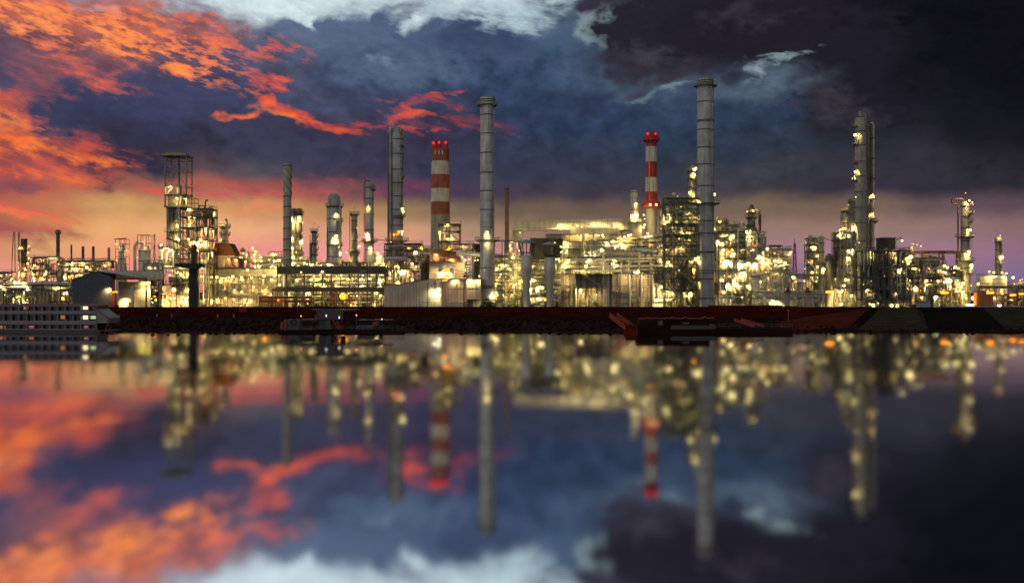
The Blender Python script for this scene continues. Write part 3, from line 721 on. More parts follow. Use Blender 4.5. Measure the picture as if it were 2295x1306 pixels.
def pipe_rack(name, label, X0, X1, Ytop, D, levels, depth=7, bays=8, npipe=6, fm=STEEL, pmats=(GALV, CLAD, SHELLD), seed=1, rp=(.15, .4), rail=True, lamps=(), nlamp=0, girder=0, w=.4, z0=None, lk='warm'):
    rng = random.Random(seed); x0, x1 = PX(X0, D), PX(X1, D); y0, y1 = D-depth/2, D+depth/2
    root = thing(name, label, 'pipe rack', ((x0+x1)/2, D, ZG))
    zs = [PZ(Y, D) for Y in levels]; zt = PZ(Ytop, D)
    m = MB()
    for i in range(bays+1):
        x = x0 + (x1-x0)*i/bays
        for y in (y0, y1): m.beam((x, y, ZG), (x, y, max(zs+[zt])), w)
        for z in zs: m.beam((x, y0, z), (x, y1, z), w)
        if i and i % 3 == 0:
            xp = x - (x1-x0)/bays; m.beam((xp, y0, ZG), (x, y0, min(zs)), w*.5); m.beam((x, y0, ZG), (xp, y0, min(zs)), w*.5)
    for z in zs:
        for y in (y0, y1): m.beam((x0, y, z), (x1, y, z), w*(1+girder))
    m.build('steel_frame', fm, root)
    for z in zs:
        for k in range(npipe):
            r = rng.uniform(*rp); y = y0 + .3 + (y1-y0-.6)*k/max(1, npipe-1)
            a = x0 if rng.random() < .6 else rng.uniform(x0, (x0+x1)/2); b = x1 if rng.random() < .6 else rng.uniform((x0+x1)/2, x1)
            pts = [(a, y, z+r+.25), (b, y, z+r+.25)]
            if rng.random() < .35: pts.append((b, y, z+r+.25+rng.choice((-3, -2, 2))))
            m = MB(); m.tube(pts, r, 8); m.build('pipe', rng.choice(pmats), root)
    if rail:
        m = MB(); railing_line(m, (x0, y0-.3, zt), (x1, y0-.3, zt), 3); m.build('railing', fm, root)
    for i in range(nlamp):
        lamp(root, rng.uniform(x0, x1), y0-.8, rng.choice(zs)-rng.uniform(.8, 1.5), rng.uniform(.35, .6), lk if rng.random() < .8 else 'white', (0, .6, .5))
    for l in lamps: lamp(root, PX(l[0], D), y0-1, PZ(l[1], D), l[2] if len(l) > 2 else .5, l[3] if len(l) > 3 else lk, (0, .8, .5))
    return root
def street_light(name, label, X, Ytop, armX, D, Yb=None, kind='sodium', r=.6, group=None, pole=RUST, headY=None, rot=0):
    x = PX(X, D); z0 = ZG if Yb is None else PZ(Yb, D); z1 = PZ(Ytop, D); xa = PX(armX, D); za = z1 + (.8 if headY is None else PZ(headY, D) - z1)
    root = thing(name, label, 'street lamp', (x, D, z0), group)
    m = MB(); m.tube([(x, D, z0), (x, D, z1)], [.2, .12], 8); m.tube([(x, D, z1), ((x+xa)/2, D, (z1+za)/2 + .3), (xa, D, za)], .09, 6); m.lathe(x, D, [(.35, z0), (.35, z0+.5), (.2, z0+.6)], 8)
    m.build('pole', pole, root)
    m = MB(); sg = 1 if xa > x else -1
    m.prism([(xa-sg*r*1.5, za-.05), (xa+sg*r*1.5, za+.1), (xa+sg*r*1.4, za+.35), (xa-sg*r*.8, za+.45)], D-.35, D+.35); hd = m.build('lamp_head', STEEL, root)
    m = MB(); m.tube([(xa-r*1.3, D-.15, za-.22), (xa+r*1.3, D-.15, za-.12)], r*.42, 8); m.build('lamp_glass', LENS[kind], hd)
    lamp_light(hd, xa, D, za-.6, r*.4, kind, (0, .35, -.94), 150)
    return root

# ================================================================== far left: hazy units, little stacks
DL = 590
column('tapered_chimney', 'pinkish chimney with thin collar near its top, left of the four little stacks', 'chimney', 130, 515, 8, DL, mat_=BROWN, rings=(517, 540, 560), plats=((521, 14),), top='open')
for i, (X, Yt, w, lb) in enumerate(((160, 548, 4, 'dark slim exhaust stack rising from open steelwork, first of the four'), (186, 552, 6, 'short exhaust stack on a dark box, second of the four'),
                         (209, 552, 6, 'short exhaust stack on a dark box, third of the four'), (244, 555, 6, 'paler short exhaust stack nearest the blue warehouse roof'))):
    s = S(DL); x = PX(X, DL)
    t = thing('exhaust_stack', lb, 'exhaust stack', (x, DL, ZG), 'little stacks at the far end')
    m = MB(); m.tube([(x, DL, PZ(585, DL)), (x, DL, PZ(Yt, DL))], w/2*s, 12); m.build('shell', BROWN if i < 3 else SHELLO, t)
    m = MB(); hw = (3 if i == 0 else 9 if i < 3 else 7)*s; m.box(x-hw, x+hw, DL-3, DL+3, PZ(600, DL), PZ(583, DL)); m.build('burner_box', SHELLD, t)
    m = MB(); steel_frame(m, [x-hw, x+hw], [DL-3, DL+3], [ZG, PZ(615, DL), PZ(600, DL)], .3); railing_line(m, (x-hw, DL-3.2, PZ(583, DL)), (x+hw, DL-3.2, PZ(583, DL))); m.build('support', STEEL, t)
    if i: lamp(t, x + (4 if i != 2 else 6)*s, DL-4, PZ(596, DL), .55, 'warm')
# leaning group at the far left edge
t = column('flare_tower', 'hazy brown tower in bracing beside a slimmer column at the edge', 'tower', 54, 535, 14, DL, mat_=BROWN, rings=(560, 580, 600, 620), plats=((560, 26), (584, 26), (606, 26)), lamps=((66, 552, .8), (64, 566, .7), (66, 578, .7), (63, 590, .8), (60, 602, .7), (56, 614, .7), (50, 556, .5)),
           pipes=((2.2, ((44, 640, -1), (44, 520, -1))), (1.0, ((28, 640, -2), (34, 520, -2)), BROWN), (1.0, ((38, 640, -2), (37, 520, -2)), BROWN)), top='flat')
unit('process_unit', 'low lit pipework cluster at the far left edge behind long ducts', 'process unit', -20, 40, 610, DL, 14, (625, 640), 4, 22, 3, 5, 11, BROWN, pm=(SHELLO, BROWN), lamps=((6, 590, .7), (11, 593, .6), (6, 622, .7), (18, 618, .7), (5, 636, .6)))
t = unit('process_unit', 'brown latticed unit with a long arched duct beside the tall pink chimney', 'process unit', 78, 120, 578, DL, 12, (592, 606, 620), 3, 26, 3, 4, 12, BROWN, pm=(SHELLO, BROWN, GALV), lamps=((87, 615, 1.0), (90, 595, .6), (112, 617, .9), (72, 606, .5)), brace=.8)
pipe_only('arched_duct', 'long pinkish arched duct running level to the dark box', DL-2, ((74, 640, 0), (74, 584, 0), (76, 579, 0), (82, 577, 0), (134, 577, 0), (142, 581, 0), (146, 590, 0)), 2.6, SHELLO, props=(96, 118))
bld_box('burner_house', 'dark boxy burner housing under the end of the arched duct', 'burner housing', 129, 152, 585, None, DL-4, 8, SHELLD, lamps=((152, 602, .6), (147, 619, 1.0), (156, 620, 1.0)))
unit('process_unit', 'tangle of lit valves and pipes beneath the little dark stacks', 'process unit', 150, 250, 586, DL-6, 14, (598, 612), 7, 46, 6, 9, 13, BROWN, pm=(GALV, BROWN, SHELLO), lamps=((164, 592, .7), (175, 602, .8), (183, 602, .8), (208, 600, 1.3), (247, 595, .8)))
pipe_rack('pipe_rack', 'dark low pipe rack with silver ducts crossing in front of far units', -20, 162, 628, 470, (640, 650), 6, 9, 4, STEEL, (CLAD, SLATE, GALV), 21, (.5, .9), lamps=((7, 638, .8), (36, 625, .6), (42, 630, .6), (60, 634, .5)), nlamp=5)
for X0, X1, lb in ((-30, 30, 'dark upright-ribbed storage tank at the frame edge behind the ferry'), (64, 116, 'dark upright-ribbed storage tank beneath the silver duct behind the ferry')):
    D = 500; x = PX((X0+X1)/2, D); r = (X1-X0)/2*S(D)
    t = thing('storage_tank', lb, 'storage tank', (x, D, ZG)); m = MB(); m.lathe(x, D, [(r, ZG), (r, PZ(653, D)), (r*.5, PZ(650, D)), (.05, PZ(649, D))], 28); m.build('shell', SHELLD, t)
    m = MB()
    for k in range(22): a = 2*PI*k/22; m.beam((x+r*1.01*math.cos(a), D+r*1.01*math.sin(a), ZG), (x+r*1.01*math.cos(a), D+r*1.01*math.sin(a), PZ(653, D)), .22)
    m.build('stiffener', STEEL, t)
unit('process_unit', 'dark pipework with small lamps between the two ribbed tanks', 'process unit', 28, 66, 652, 488, 8, (668,), 3, 18, 2, 2, 14, STEEL, lamps=((40, 669, .8), (49, 666, .6), (58, 664, .7), (55, 681, .6), (67, 681, .5)))
unit('process_unit', 'low dark pipework between ribbed tank and blue warehouse', 'process unit', 116, 160, 652, 488, 8, (662, 675), 3, 22, 3, 1, 15, STEEL)

# conical reactor with its hoist frame, bell vessel with gooseneck, slim masts
DR = 540
t = column('conical_reactor', 'grey hooded reactor inside a small hoist frame behind the warehouse roof', 'reactor', 273, 550, 16, DR, prof=((3, 548), (6, 552), (7, 565), (7, 580), (11, 600), (11, 612)), mat_=SHELLG, rings=(565, 580), top='dome', lamps=((266, 546, .4, 'soft'), (284, 561, .5), (262, 583, .45)))
m = MB(); D = DR; s = S(D); steel_frame(m, [PX(263, D), PX(275, D), PX(286, D)], [D-2.5, D+2.5], [PZ(612, D), PZ(592, D), PZ(575, D), PZ(558, D), PZ(547, D), PZ(536, D)], .2); m.beam((PX(260, D), D-2.5, PZ(536, D)), (PX(288, D), D-2.5, PZ(534, D)), .3); m.build('hoist_frame', BROWN, t)
t = column('bell_vessel', 'broad bell vessel with a thick grey gooseneck pipe on its left side', 'vessel', 324, 560, 26, DR, prof=((3, 548), (6, 551), (12, 558), (13, 563), (13, 612)), mat_=SHELLG, rings=(563, 585), top='flat',
           pipes=((3.6, ((304, 612, -1), (304, 556, -1), (305, 549, -1), (309, 544, -1), (315, 543, -1), (320, 544, -1), (324, 549, 0)), SHELLG),), lamps=((330, 539, .35, 'soft'), (309, 577, .4)))
m = MB(); steel_frame(m, [PX(312, D), PX(324, D), PX(337, D)], [D-2.5, D+2.5], [PZ(560, D), PZ(545, D), PZ(527, D)], .22); m.build('hoist_frame', RUST, t)
column('thin_stack', 'thin guyed stack standing right of the bell vessel', 'exhaust stack', 346, 525, 4, DR, mat_=SHELLO, top='flat', pipes=((.35, ((346, 560, 0), (336, 600, 0)), STEEL), (.35, ((346, 560, 0), (356, 600, 0)), STEEL)))
column('short_column', 'pale ringed column left of the tall derrick tower', 'column', 360, 550, 8, DR, mat_=SHELLG, rings=(556, 575, 590), plats=((552, 12),), lamps=((363, 549, .55, 'white'),))

# ================================================================== blue warehouse with lit side bay
D = 425
t = thing('warehouse', 'slate blue warehouse gable with a lit open-sided bay at right', 'warehouse', (PX(215, D), D, ZG))
m = MB(); m.prism([(PX(162, D), ZG), (PX(255, D), ZG), (PX(255, D), PZ(624, D)), (PX(218, D), PZ(608, D)), (PX(162, D), PZ(625, D))], D, D+1); m.build('gable_wall', SLATE, t)
m = MB(); m._add([(PX(160, D), D-.5, PZ(626, D)), (PX(218, D), D-.5, PZ(607.3, D)), (PX(218, D)+4, D+30, PZ(607.3, D)), (PX(160, D)+4, D+30, PZ(626, D)),
                  (PX(218, D), D-.5, PZ(607.2, D)), (PX(328, D), D-.5, PZ(623, D)), (PX(328, D), D+30, PZ(623, D)), (PX(218, D)+4, D+30, PZ(607.2, D))], [(0,1,2,3), (4,5,6,7)]); m.build('roof', BLUEROOF, t)
m = MB(); m.box(PX(218, D), PX(328, D), D+20, D+21, PZ(625, D), PZ(604, D)); m.build('roof_monitor', GALL, t)
m = MB(); m.box(PX(256, D), PX(328, D), D+5, D+5.6, ZG, PZ(645, D)); m.build('side_wall', GALL, t)
m = MB(); m.box(PX(256, D), PX(328, D), D+4.6, D+4.9, PZ(645, D), PZ(631, D)); m.build('strip_window', mat('frosted green glazing', (.38, .42, .20), .5, 0, .2, .3, 0, (2.4, 0, .08)), t)
m = MB()
for X in (254, 257, 328): m.box(PX(X, D)-.25, PX(X, D)+.25, D-.6, D-.1, ZG, PZ(622, D))
m.box(PX(254, D), PX(328, D), D-.6, D-.1, PZ(627, D), PZ(622, D)); m.build('portal_frame', RUST, t)
m = MB(); m.box(PX(267, D), PX(279, D), D+4.3, D+4.55, ZG, PZ(676, D)); m.build('door', GALL, t)
m = MB(); m.tube([(PX(296, D), D+1, ZG), (PX(296, D), D+1, PZ(652, D))], .35, 8); m.tube([(PX(292, D), D+1, ZG), (PX(292, D), D+1, PZ(642, D))], .15, 6); m.tube([(PX(296, D), D+1, PZ(640, D)), (PX(293, D), D+1, PZ(632, D))], .1, 6); m.box(PX(289, D), PX(299, D), D+.6, D+1.4, PZ(656, D), PZ(648, D)); m.build('pipe_stand', GALV, t)
for a in ((243, 649, .6), (270, 676, .45), (317, 649, .5), (321, 630, .35)): lamp(t, PX(a[0], D), (D-1.3 if a[0] < 250 else D+3.2), PZ(a[1], D), a[2], 'warm', (0, 1, .3))
street_light('street_lamp', 'short post with an orange sodium lamp at the warehouse corner', 245, 658, 258, 421, headY=653, r=.7, group='orange street lamps')

# ================================================================== tall derrick tower
D = 470; s = S(D)
t = thing('derrick_tower', 'tallest frame at left: dark reactor tower topped by an open derrick and flat canopy', 'tower', (PX(401, D), D, ZG))
xa, xb = PX(377, D), PX(424, D); ya, yb = D-4, D+4
m = MB(); 
for x in (xa, xb):
    for y in (ya, yb): m.beam((x, y, PZ(465, D)), (x, y, PZ(350, D)), .5)
for Y in (360, 385, 420, 440, 465):
    z = PZ(Y, D)
    for y in (ya, yb): m.beam((xa, y, z), (xb, y, z), .22 if Y < 430 else .4)
    for x in (xa, xb): m.beam((x, ya, z), (x, yb, z), .22)
for (X1, Y1, X2, Y2) in ((377, 420, 400, 385), (424, 420, 400, 385), (377, 440, 400, 415), (424, 440, 400, 415), (377, 465, 424, 440)): m.beam((PX(X1, D), ya, PZ(Y1, D)), (PX(X2, D), ya, PZ(Y2, D)), .2)
m.build('derrick_frame', mat('olive derrick steel', (.26, .24, .12), .6, 0, .2, .5, .2), t)
m = MB(); z = PZ(350, D); m.prism([(PX(366, D), z-.3), (PX(381, D), z+.8), (PX(410, D), z+1.0), (PX(426, D), z+.2), (PX(426, D), z-.5), (PX(392, D), z-.2), (PX(378, D), z-.4)], ya-1.5, yb+1.5); m.build('canopy', mat('canopy sheet', (.30, .30, .20), .6, 0, .1, .4, .2), t)
m = MB(); x = PX(401, D); m.tube([(x, D, PZ(440, D)), (x, D, PZ(415, D))], 1.1, 10); m.tube([(x, D, PZ(415, D)), (x, D, PZ(355, D))], .45, 8); m.tube([(x-3, D, PZ(357, D)), (x, D, PZ(352, D)), (x+3, D, PZ(357, D))], .25, 6); m.build('mast', SHELLD, t)
m = MB(); m.box(PX(378, D), PX(393, D), D-3, D+5, PZ(560, D), PZ(466, D)); m.box(PX(380, D), PX(410, D), D-2, D+5, PZ(466, D), PZ(438, D)); m.build('dark_casing', SHELLD, t)
m = MB(); m.lathe(PX(399, D), D-1, [(8*s, ZG), (8*s, PZ(462, D)), (5*s, PZ(455, D))], 20); m.m = 1
for Y in (480, 500, 520, 540, 560): m.lathe(PX(399, D), D-1, [(7*s, PZ(Y, D)-.2), (8*s+.15, PZ(Y, D)-.2), (8*s+.15, PZ(Y, D)+.1), (7*s, PZ(Y, D)+.1)], 20, False)
m.build('reactor_shell', [SHELLO, STEEL], t)
m = MB(); m.tube([(PX(408, D), D-4.5, PZ(600, D)), (PX(408, D), D-4.5, PZ(438, D))], 2.2*s, 10); m.build('riser_pipe', CLAD, t)
m = MB(); m.tube([(PX(384, D), D-4.5, PZ(560, D)), (PX(384, D), D-4.5, PZ(470, D))], 1*s, 8); m.build('riser_pipe', GALV, t)
for Y in (438, 466, 520, 560):
    m = MB(); z = PZ(Y, D); m.box(PX(376, D), PX(426 if Y < 500 else 412, D), ya-1, yb+.5, z-.15, z+.1); d = m.build('deck', GRATE, t); m = MB(); railing_line(m, (PX(376, D), ya-1, z+.1), (PX(426 if Y < 500 else 412, D), ya-1, z+.1), 2); m.build('railing', YRAIL, d)
for a in ((387, 422, .55, 'white'), (404, 446, .6), (421, 448, .5), (405, 506, .6), (405, 535, .5), (409, 570, .5), (390, 428, .4, 'soft')): lamp(t, PX(a[0], D), ya-1.2, PZ(a[1], D), a[2], a[3] if len(a) > 3 else 'warm')
t = unit('hoist_frame_unit', 'rust-brown open lattice unit, warmly lit, joined to the derrick tower', 'process unit', 410, 478, 470, 472, 12, (470, 488, 512, 540, 562, 590), 3, 60, 6, 4, 31, BROWN, pm=(GALV, SHELLO, BROWN), brace=.9, w=.42,
         lamps=((434, 472, .85), (434, 490, .6), (434, 506, .7), (470, 515, .4), (433, 538, 1.0), (460, 539, .8), (450, 547, .8), (452, 562, .75), (441, 545, .5), (470, 545, .45), (412, 538, .5)))
m = MB(); D = 472; m.tube([(PX(469, D), D-6, PZ(545, D)), (PX(469, D), D-6, PZ(455, D)), (PX(471, D), D-6, PZ(451, D)), (PX(475, D), D-6, PZ(452, D))], .32, 8); m.build('vent_pipe', RUST, t)
m = MB(); steel_frame(m, [PX(424, D), PX(443, D)], [D-5, D+1], [PZ(470, D), PZ(456, D), PZ(446, D)], .2); m.build('top_frame', RUST, t)
m = MB(); m.hcyl((PX(446, D), D-3, PZ(556, D)), (PX(466, D), D-3, PZ(556, D)), 2.0); m.build('horizontal_drum', SHELLO, t)

# grey looping ducts and base building left of the dark pillar
D = 462
t = thing('looping_duct', 'pair of thick grey looping ducts over a small vessel, left of the dark pillar', 'duct', (PX(378, D), D, ZG)); s = S(D)
m = MB(); m.tube([(PX(363, D), D, PZ(600, D)), (PX(363, D), D, PZ(566, D)), (PX(366, D), D, PZ(559, D)), (PX(373, D), D, PZ(557, D)), (PX(380, D), D, PZ(557, D))], 3*s, 12); m.build('duct', CLAD, t)
m = MB(); m.tube([(PX(391, D), D-1, PZ(600, D)), (PX(391, D), D-1, PZ(566, D)), (PX(387, D), D-1, PZ(560, D)), (PX(380, D), D-1, PZ(563, D)), (PX(376, D), D-1, PZ(570, D)), (PX(375, D), D-1, PZ(588, D))], 2.8*s, 12); m.build('duct', SHELLG, t)
m = MB(); m.tube([(PX(362, D), D-1, PZ(622, D)), (PX(362, D), D-1, PZ(606, D)), (PX(366, D), D-1, PZ(600, D)), (PX(373, D), D-1, PZ(598, D)), (PX(388, D), D-1, PZ(598, D))], 3.2*s, 12); m.build('duct', CLAD, t)
m = MB(); m.lathe(PX(377, D), D+1, [(1.2, PZ(598, D)), (2.2, PZ(594, D)), (2.2, PZ(580, D)), (1, PZ(576, D))], 14); m.build('small_vessel', SHELLD, t)
m = MB(); m.box(PX(360, D), PX(394, D), D-3, D+3, PZ(600, D)-.2, PZ(600, D)); steel_frame(m, [PX(360, D), PX(377, D), PX(394, D)], [D-3, D+3], [ZG, PZ(636, D), PZ(600, D)], .3); m.build('support_frame', STEEL, t)
for a in ((372, 563, .5), (387, 561, .65), (356, 618, .9), (388, 617, .7), (414, 617, .9)): lamp(t, PX(a[0], D), D-4.5, PZ(a[1], D), a[2], 'warm')
m = MB(); m.hcyl((PX(372, D), D+2, PZ(607, D)), (PX(424, D), D+2, PZ(607, D)), 5*s); m.build('horizontal_drum', SHELLG, t)
t = bld_box('compressor_house', 'lilac panelled compressor house lit orange at its foot', 'building', 363, 404, 640, None, 458, 10, PINKP)
x0, x1 = PX(361, 456), PX(425, 456); D = 456
m = MB(); m.box(x0, x1, D-1, D+2, PZ(636, D)-.1, PZ(636, D)+.1); d = m.build('deck', GRATE, t); m = MB(); railing_line(m, (x0, D-1, PZ(636, D)+.1), (x1, D-1, PZ(636, D)+.1)); m.build('railing', STEEL, d)
m = MB(); m.box(PX(378, D), PX(388, D), D, D+3, PZ(634, D), PZ(620, D)); m.build('control_cabin', PINKP, t)
for a in ((383, 668, 1.2, 'warm'), (394, 668, .9, 'warm'), (349, 664, 1.0, 'sodium'), (352, 672, .8, 'warm'), (359, 656, .7, 'warm'), (351, 650, .5, 'white'), (342, 680, .8, 'warm'), (408, 670, .6, 'warm')): lamp(t, PX(a[0], D), D-1.6, PZ(a[1], D), a[2], a[3])
unit('truss_bridge', 'dark cross-braced frame between blue warehouse and lilac house', 'steel frame', 329, 361, 591, 455, 7, (606, 622, 640, 662), 2, 22, 2, 4, 41, STEEL, brace=1.0, rail=STEEL)
unit('process_unit', 'yellow-lit valve bay between lilac house and dark pillar', 'process unit', 402, 428, 606, 462, 8, (625, 640, 660), 2, 30, 3, 5, 42, STEEL, backwall=GALL)

# ================================================================== water-cannon pillar
D = 418; s = S(D)
t = thing('monitor_pillar', 'dark concrete pillar carrying a railed platform and a red slanting boom', 'monitor tower', (PX(435, D), D, ZG))
x0, x1 = PX(426, D), PX(443, D)
m = MB(); m.box(x0, x1, D-1.6, D+1.6, ZG, PZ(602, D)); m.build('pillar', mat('near black concrete', (.035, .04, .035), .85, 0, .25, .3, .4), t)
m = MB(); m.prism([(PX(398, D), PZ(591, D)), (PX(454, D), PZ(591, D)), (PX(454, D), PZ(599, D)), (PX(443, D), PZ(602, D)), (PX(426, D), PZ(602, D)), (PX(410, D), PZ(599, D)), (PX(398, D), PZ(597, D))], D-4, D+4); d = m.build('platform', MATS['near black concrete'], t)
m = MB()
z = PZ(591, D)
for y in (D-3.9, D+3.9):
    for X in (398, 408, 418, 428, 438, 448, 454): m.beam((PX(X, D), y, z), (PX(X, D), y, PZ(568, D)), .2)
    for Y in (568, 580): m.beam((PX(398, D), y, PZ(Y, D)), (PX(454, D), y, PZ(Y, D)), .2)
m.build('railing', STEEL, d)
DRED = mat('dark red boom paint', (.12, .012, .01), .55, 0, .2, .6, .2)
m = MB(); m.box(PX(430, D), PX(440, D), D-1, D+1, z, PZ(560, D)); m.lathe(PX(435, D), D, [(1.2, PZ(560, D)), (1.0, PZ(550, D)), (.3, PZ(547, D))], 12); m.build('turret', DRED, t)
m = MB(); p, q = Vector((PX(436, D), D, PZ(561, D))), Vector((PX(381, D), D, PZ(536, D)))
for o in (Vector((0, .5, .5)), Vector((0, -.5, .5)), Vector((0, 0, -.5))): m.beam(p+o, q+o*.4, .3)
for i in range(9):
    a = p.lerp(q, i/9); b = p.lerp(q, (i+1)/9); m.beam(a + Vector((0, -.4, .5)), b - Vector((0, 0, .4)), .16)
m.beam(q, q+Vector((-1.6, 0, .3)), .35); m.beam(q, q+Vector((-1.0, 0, 1.2)), .25); m.build('boom', DRED, t)
t = thing('ladder_mast', 'dark caged ladder mast standing just right of the concrete pillar', 'mast', (PX(455, 420), 420, ZG))
m = MB(); D = 420; steel_frame(m, [PX(449, D), PX(460, D)], [D-1, D+1], [ZG] + [PZ(Y, D) for Y in (670, 652, 634, 616, 600, 580, 565)], .2, .8, random.Random(4)); m.build('lattice', STEEL, t)
for a in ((455, 583, .45), (455, 601, .4), (454, 619, .65), (460, 671, .5)): lamp(t, PX(a[0], D), D-1.6, PZ(a[1], D), a[2], 'warm')
# ================================================================== middle-left long process building
D = 478
t = thing('reactor_hall', 'long two-storey processing hall glowing yellow along its middle gallery', 'process building', (PX(545, D), D, ZG))
x0, x1 = PX(462, D), PX(625, D)
m = MB(); m.box(x0, x1, D+3, D+14, PZ(618, D), PZ(602, D)); m.build('upper_wall', GALL, t)
m = MB(); m.box(x0, x1, D+6, D+14, ZG, PZ(618, D)); m.build('lower_wall', FURN, t)
m = MB(); m.box(x0-.5, x1+.5, D+2.5, D+14.5, PZ(602, D), PZ(600, D)); m.build('roof', STEEL, t)
rng = random.Random(8)
for Y in (603, 620, 636, 655, 668):
    z = PZ(Y, D); m = MB(); m.box(x0, x1 if Y > 620 else PX(570, D), D-1, D+3, z-.12, z+.06); d = m.build('deck', GRATE, t); m = MB(); railing_line(m, (x0, D-1, z), (x1 if Y > 620 else PX(570, D), D-1, z)); m.build('railing', YRAIL if Y != 603 else STEEL, d)
m = MB(); steel_frame(m, [x0 + (x1-x0)*i/11 for i in range(12)], [D-1, D+3], [ZG] + [PZ(Y, D) for Y in (668, 655, 636, 620)], .28, .35, rng); m.build('steel_frame', GREEN, t)
for i in range(13):
    X = 468 + i*12.4; m = MB(); r = rng.uniform(.5, 1.0); z = PZ(636, D)+.1; h_ = rng.uniform(1.6, 2.8)
    m.lathe(PX(X, D), D+1.5, [(r*.7, z), (r, z+.3), (r, z+h_-.4), (.1, z+h_)], 10); m.tube([(PX(X, D), D+1, z+h_-.1), (PX(X, D), D+1, z+h_+.4), (PX(X, D)+1.6, D+1, z+h_+.4)], .18, 6); m.build('small_vessel', rng.choice((CLAD, GALV, SHELLO)), t)
for i in range(55):
    X = rng.uniform(463, 622); Y = rng.uniform(625, 684); m = MB()
    if rng.random() < .5: m.tube([(PX(X, D), D-1.2, PZ(Y, D)), (PX(X+rng.uniform(8, 34), D), D-1.2, PZ(Y, D))], rng.uniform(.12, .32), 6)
    else: m.tube([(PX(X, D), D-1.3+rng.random()*3, PZ(Y, D)), (PX(X, D), D-1.3, PZ(min(686, Y+rng.uniform(6, 30)), D))], rng.uniform(.12, .35), 6)
    m.build('pipe', rng.choice((CLAD, GALV, SHELLO, RUST)), t)
for a in ((471, 621, .8), (478, 621, .75), (488, 621, 1.0), (498, 627, .5), (515, 622, .55), (524, 620, 1.1), (544, 622, 1.0), (507, 668, .6), (488, 671, .7), (528, 650, .6, 'white'), (544, 654, .7), (527, 671, .7), (549, 671, .6), (557, 605, .9), (571, 643, .8), (566, 622, .8), (594, 618, 1.1), (611, 627, 1.2), (617, 619, .6), (626, 617, .4), (597, 649, .6), (610, 659, .7), (562, 673, .4), (476, 673, .4)):
    lamp(t, PX(a[0], D), D-1.9, PZ(a[1], D), a[2], a[3] if len(a) > 3 else 'warm')
lamp(t, PX(595, D), D-2.6, PZ(652, D), .85, 'sodium')
# hooded furnace with column
D = 486
t = column('hooded_furnace', 'column rising out of a rusty tapered hood on a grey furnace box', 'furnace', 504, 505, 15, D, Yb=575, mat_=SHELLG, rings=(512, 525, 540), plats=((508, 26), (525, 24)), lamps=((495, 538, .9), (497, 498, .5, 'soft'), (500, 555, .9, 'soft')), pipes=((1.6, ((512, 575, -2), (512, 495, -2), (509, 492, -2), (506, 495, 0))), (.6, ((496, 545, -2), (496, 498, -2)))))
m = MB(); m.prism([(PX(485, D), PZ(575, D)), (PX(536, D), PZ(575, D)), (PX(520, D), PZ(546, D)), (PX(488, D), PZ(545, D))], D-5, D+5); m.build('hood', BRICK, t)
m = MB(); m.box(PX(473, D), PX(509, D), D-7, D+6, PZ(600, D), PZ(577, D)); m.build('furnace_box', SHELLG, t)
m = MB(); m.box(PX(464, D), PX(534, D), D-8, D+7, PZ(577, D), PZ(574, D)); m.build('top_deck', GALV, t)
m = MB(); m.box(PX(509, D), PX(540, D), D-4, D+6, PZ(600, D), PZ(578, D)); m.build('rusty_casing', BRICK, t)
m = MB()
for i in range(3): m.beam((PX(511+i*9, D), D-5, PZ(577, D)), (PX(519+i*9, D), D-5, PZ(600, D)), .3)
m.build('brace', STEEL, t)
lamp(t, PX(537, D), D-6, PZ(584, D), .9); lamp(t, PX(520, D), D-6, PZ(582, D), .6)
column('capped_vent', 'short dark vent with a domed cap right of the rusty furnace hood', 'vent', 544, 562, 7, 488, mat_=SHELLD, prof=((2, 556), (6, 560), (7, 563), (3.5, 564), (3.5, 600)), plats=((580, 16),), lamps=((547, 568, .6), (541, 577, .7), (551, 586, .7)), pipes=((.7, ((530, 590, 0), (530, 562, 0), (538, 566, 0)), RUST),))
column('short_vessel', 'stubby dark vessel next to the domed vent', 'vessel', 556, 566, 8, 489, mat_=SHELLD, lamps=((551, 586, .6),), plats=((585, 14),))
column('lamp_column', 'slim bright column crowded with lamps left of the spiral chimney', 'column', 570, 562, 6, 490, mat_=SHELLG, plats=((565, 12), (575, 13), (588, 14)), lamps=((568, 556, .9), (574, 564, .9), (572, 571, .9), (565, 577, .4), (578, 580, .4)))
unit('process_unit', 'low lit deck with empty rust frames left of the spiral chimney', 'process unit', 575, 634, 578, 492, 12, (578, 590, 602, 616), 4, 60, 6, 5, 51, GREEN, lamps=((593, 578, .8), (619, 570, .8), (622, 586, .8), (625, 602, .9), (622, 609, .6)), pm=(CLAD, GALV, SHELLO), backwall=BRICK)
t = thing('rust_frame', 'small empty rust-red portal frame on the low deck near spiral chimney', 'steel frame', (PX(620, 492), 492, PZ(578, 492))); D = 492
m = MB(); steel_frame(m, [PX(606, D), PX(617, D), PX(628, D), PX(634, D)], [D-3, D+3], [PZ(578, D), PZ(564, D)], .22); m.build('portal', RUST, t)

# thin steam plume drifting up and left from the pink chimney's foot
sm = bpy.data.materials.new('thin steam'); sm.use_nodes = True; nt = sm.node_tree; nt.nodes.remove(nt.nodes['Principled BSDF'])
pv = nt.nodes.new('ShaderNodeVolumeAbsorption'); pv.inputs['Density'].default_value = .06; pv.inputs['Color'].default_value = (.45, .40, .40, 1)
nt.links.new(pv.outputs[0], nt.nodes['Material Output'].inputs['Volume'])
m = MB(); m.tube([(PX(129, 582), 582, PZ(578, 582)), (PX(118, 582), 582, PZ(567, 582)), (PX(100, 582), 582, PZ(552, 582)), (PX(80, 582), 582, PZ(538, 582))], [.3, 1.4, 3.4, 5.5], 12)
m.build('steam', sm, kind='stuff')

